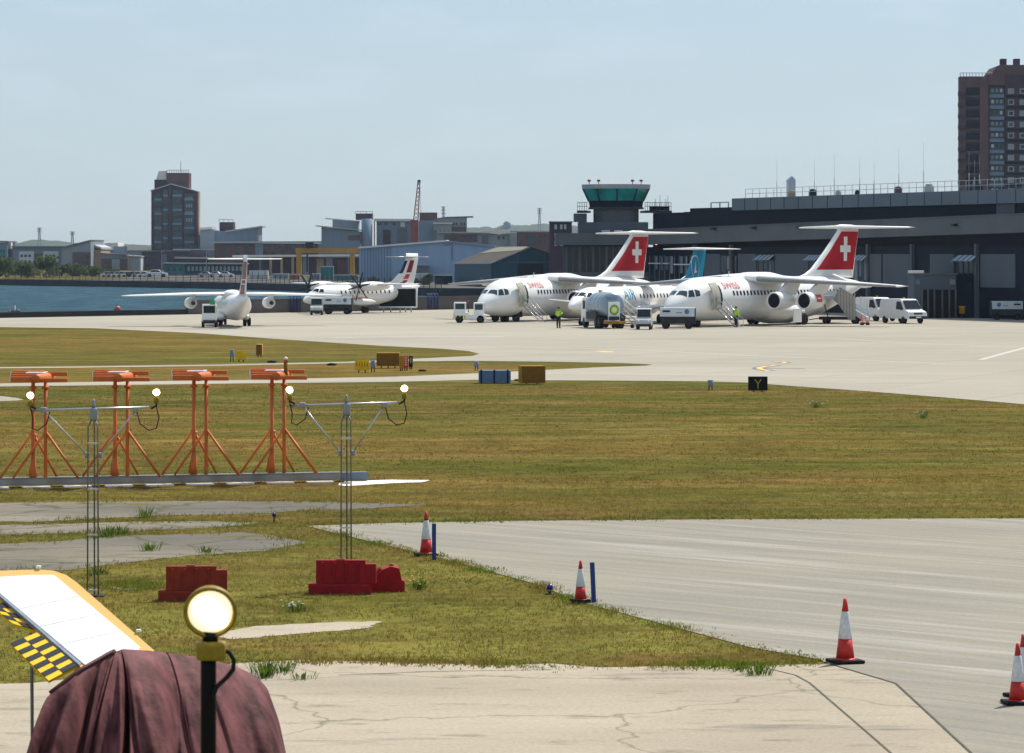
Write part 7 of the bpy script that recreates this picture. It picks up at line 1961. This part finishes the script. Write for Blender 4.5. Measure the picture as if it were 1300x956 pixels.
# checked flaps, hinged along the lower edge
def flap(name, quad, nu, nv, parent, lift):
    f = slab_on(name, quad, .03, lift, 'check_yellow', parent)
    bl = lambda u, v: tuple(quad[0][i] * (1-u) * (1-v) + quad[1][i] * u * (1-v) + quad[2][i] * u * v + quad[3][i] * (1-u) * v for i in (0, 1))
    for i in range(nu):
        for j in range(nv):
            if (i + j) % 2 == 0:
                slab_on('check', [bl(i / nu, j / nv), bl((i + 1) / nu, j / nv), bl((i + 1) / nu, (j + 1) / nv), bl(i / nu, (j + 1) / nv)], .01, lift + .006, 'check_black', f)
flap('flap', [(13, 817), (46, 802.5), (97, 844.5), (62, 864)], 3, 9, wp, .0) if False else flap('flap', [(13, 817), (30, 809), (47, 803)][0:1] + [(47, 803), (98, 845), (62, 864)], 2, 10, wp, .0)
flap('flap', [(-22, 757), (-2, 757), (42, 797), (16, 789)], 2, 6, wp, -.02)
for px, py in ((49, 722), (176, 803)): MB().bbox(onwing(px, py, .02)[0], (.05, .05, .03), .01).build('navigation_light', 'panel_white', wp, True)
for px in (40, 190):                                  # trestles carrying the wing, below the frame edge
    p = onwing(px, 790 if px < 100 else 850, -.12)[0]
    MB().tube([p, Vector((p.x, p.y + .15, 0))], .018, 8).build('trestle', 'galvanised', wp, True)
# maroon cover over a hull
cv = thing('tarpaulin', 'weathered maroon tarpaulin over a hull at the lower left', 'tarpaulin', (X(215, 35), 35, 0))
mb = MB()
ridge = [(60, 884, 34.2), (100, 853, 34.4), (142, 829, 34.8), (156, 824, 35.0), (190, 826, 35.3), (230, 831, 35.6), (270, 838, 35.9), (300, 846, 36.1), (325, 858, 36.2), (338, 872, 36.3), (350, 905, 36.4), (360, 960, 36.4)]
rid = []
NR = 170
RU = np.array([0, .16, .24, .52, .60, 1.0]); RPX = np.array([64, 128, 146, 154, 166, 352])
HPX = np.array([10, 70, 96, 215, 250, 400])
rpy = lambda px: float(np.interp(px, [q[0] for q in ridge], [q[1] for q in ridge]))
rdd = lambda px: float(np.interp(px, [q[0] for q in ridge], [q[2] for q in ridge])) - .9
cr_ = random.Random(11)
crease = [(cr_.random(), cr_.uniform(.006, .022), cr_.uniform(.04, .17)) for _ in range(15)]
def tarp_pt(i, v):                                       # v 0 ridge .. 1 hem near the camera
    u = i / (NR - 1); px = float(np.interp(u, RU, RPX)); hx = float(np.interp(u, RU, HPX))
    d_ = rdd(px); p = P(px, rpy(px), d_)
    x = p.x + (X(hx, d_) - p.x) * v ** .75
    f = sum(a * math.exp(-((u - c - .02 * math.sin(v * 6 + c * 30)) / w_) ** 2) for c, w_, a in crease)
    f += .035 * math.sin(u * 37 + v * 2.5) + .012 * math.sin(u * 90 - v * 9)
    sag = .10 * math.sin(math.pi * min(1, v * 1.6)) if v < .62 else .0
    k = min(1, v * 3.5)
    return Vector((x, p.y - 1.25 * v ** .8 + f * k - .1 * k, max(.01, p.z * (1 - v ** 1.35) - sag - .25 * f * k * (1 - v))))
mb.grid(lambda u, v: tarp_pt(min(NR - 1, int(round(u * (NR - 1)))), v), NR - 1, 48)
def tarp_back(i, v):
    u = i / (NR - 1); px = float(np.interp(u, RU, RPX)); d_ = rdd(px); p = P(px, rpy(px), d_)
    return Vector((p.x, p.y + .9 * v ** .7, max(.0, p.z * (1 - v ** 1.7))))
mb.grid(lambda u, v: tarp_back(min(NR - 1, int(round(u * (NR - 1)))), v), NR - 1, 8)
tarp = mb.build('cover', 'tarp', cv, True)
md = tarp.modifiers.new('thickness', 'SOLIDIFY'); md.thickness = .008
for i in (118,):
    MB().tube([tarp_pt(i, v / 30) + Vector((0, -.008, .008)) for v in range(0, 31)], .006, 6).build('seam', 'tarp_dark', cv, True)
# stitched hem strap along the left slope
MB().tube([tarp_pt(i, 0) + Vector((0, -.01, .01)) for i in range(0, 42, 4)], .022, 6).build('edge_rope', 'tarp_dark', cv, True)

# ------------------------------------------------------------------ haze
hz = MB().box(-760, 760, -45, 4450, -4.2, 104).build('haze', 'panel_white')
hm = bpy.data.materials.new('haze'); hm.use_nodes = True
n = hm.node_tree.nodes; n.remove(n['Principled BSDF'])
vol = n.new('ShaderNodeVolumePrincipled')
vol.inputs['Color'].default_value = (0.64, 0.81, 1.0, 1)
vol.inputs['Density'].default_value = 0.00005
vol.inputs['Anisotropy'].default_value = 0.2
hm.node_tree.links.new(vol.outputs[0], n['Material Output'].inputs['Volume'])
hz.data.materials.clear(); hz.data.materials.append(hm)
hz['kind'] = 'stuff'; hz['label'] = 'thin blue summer haze over the airfield'
hz.display_type = 'WIRE'
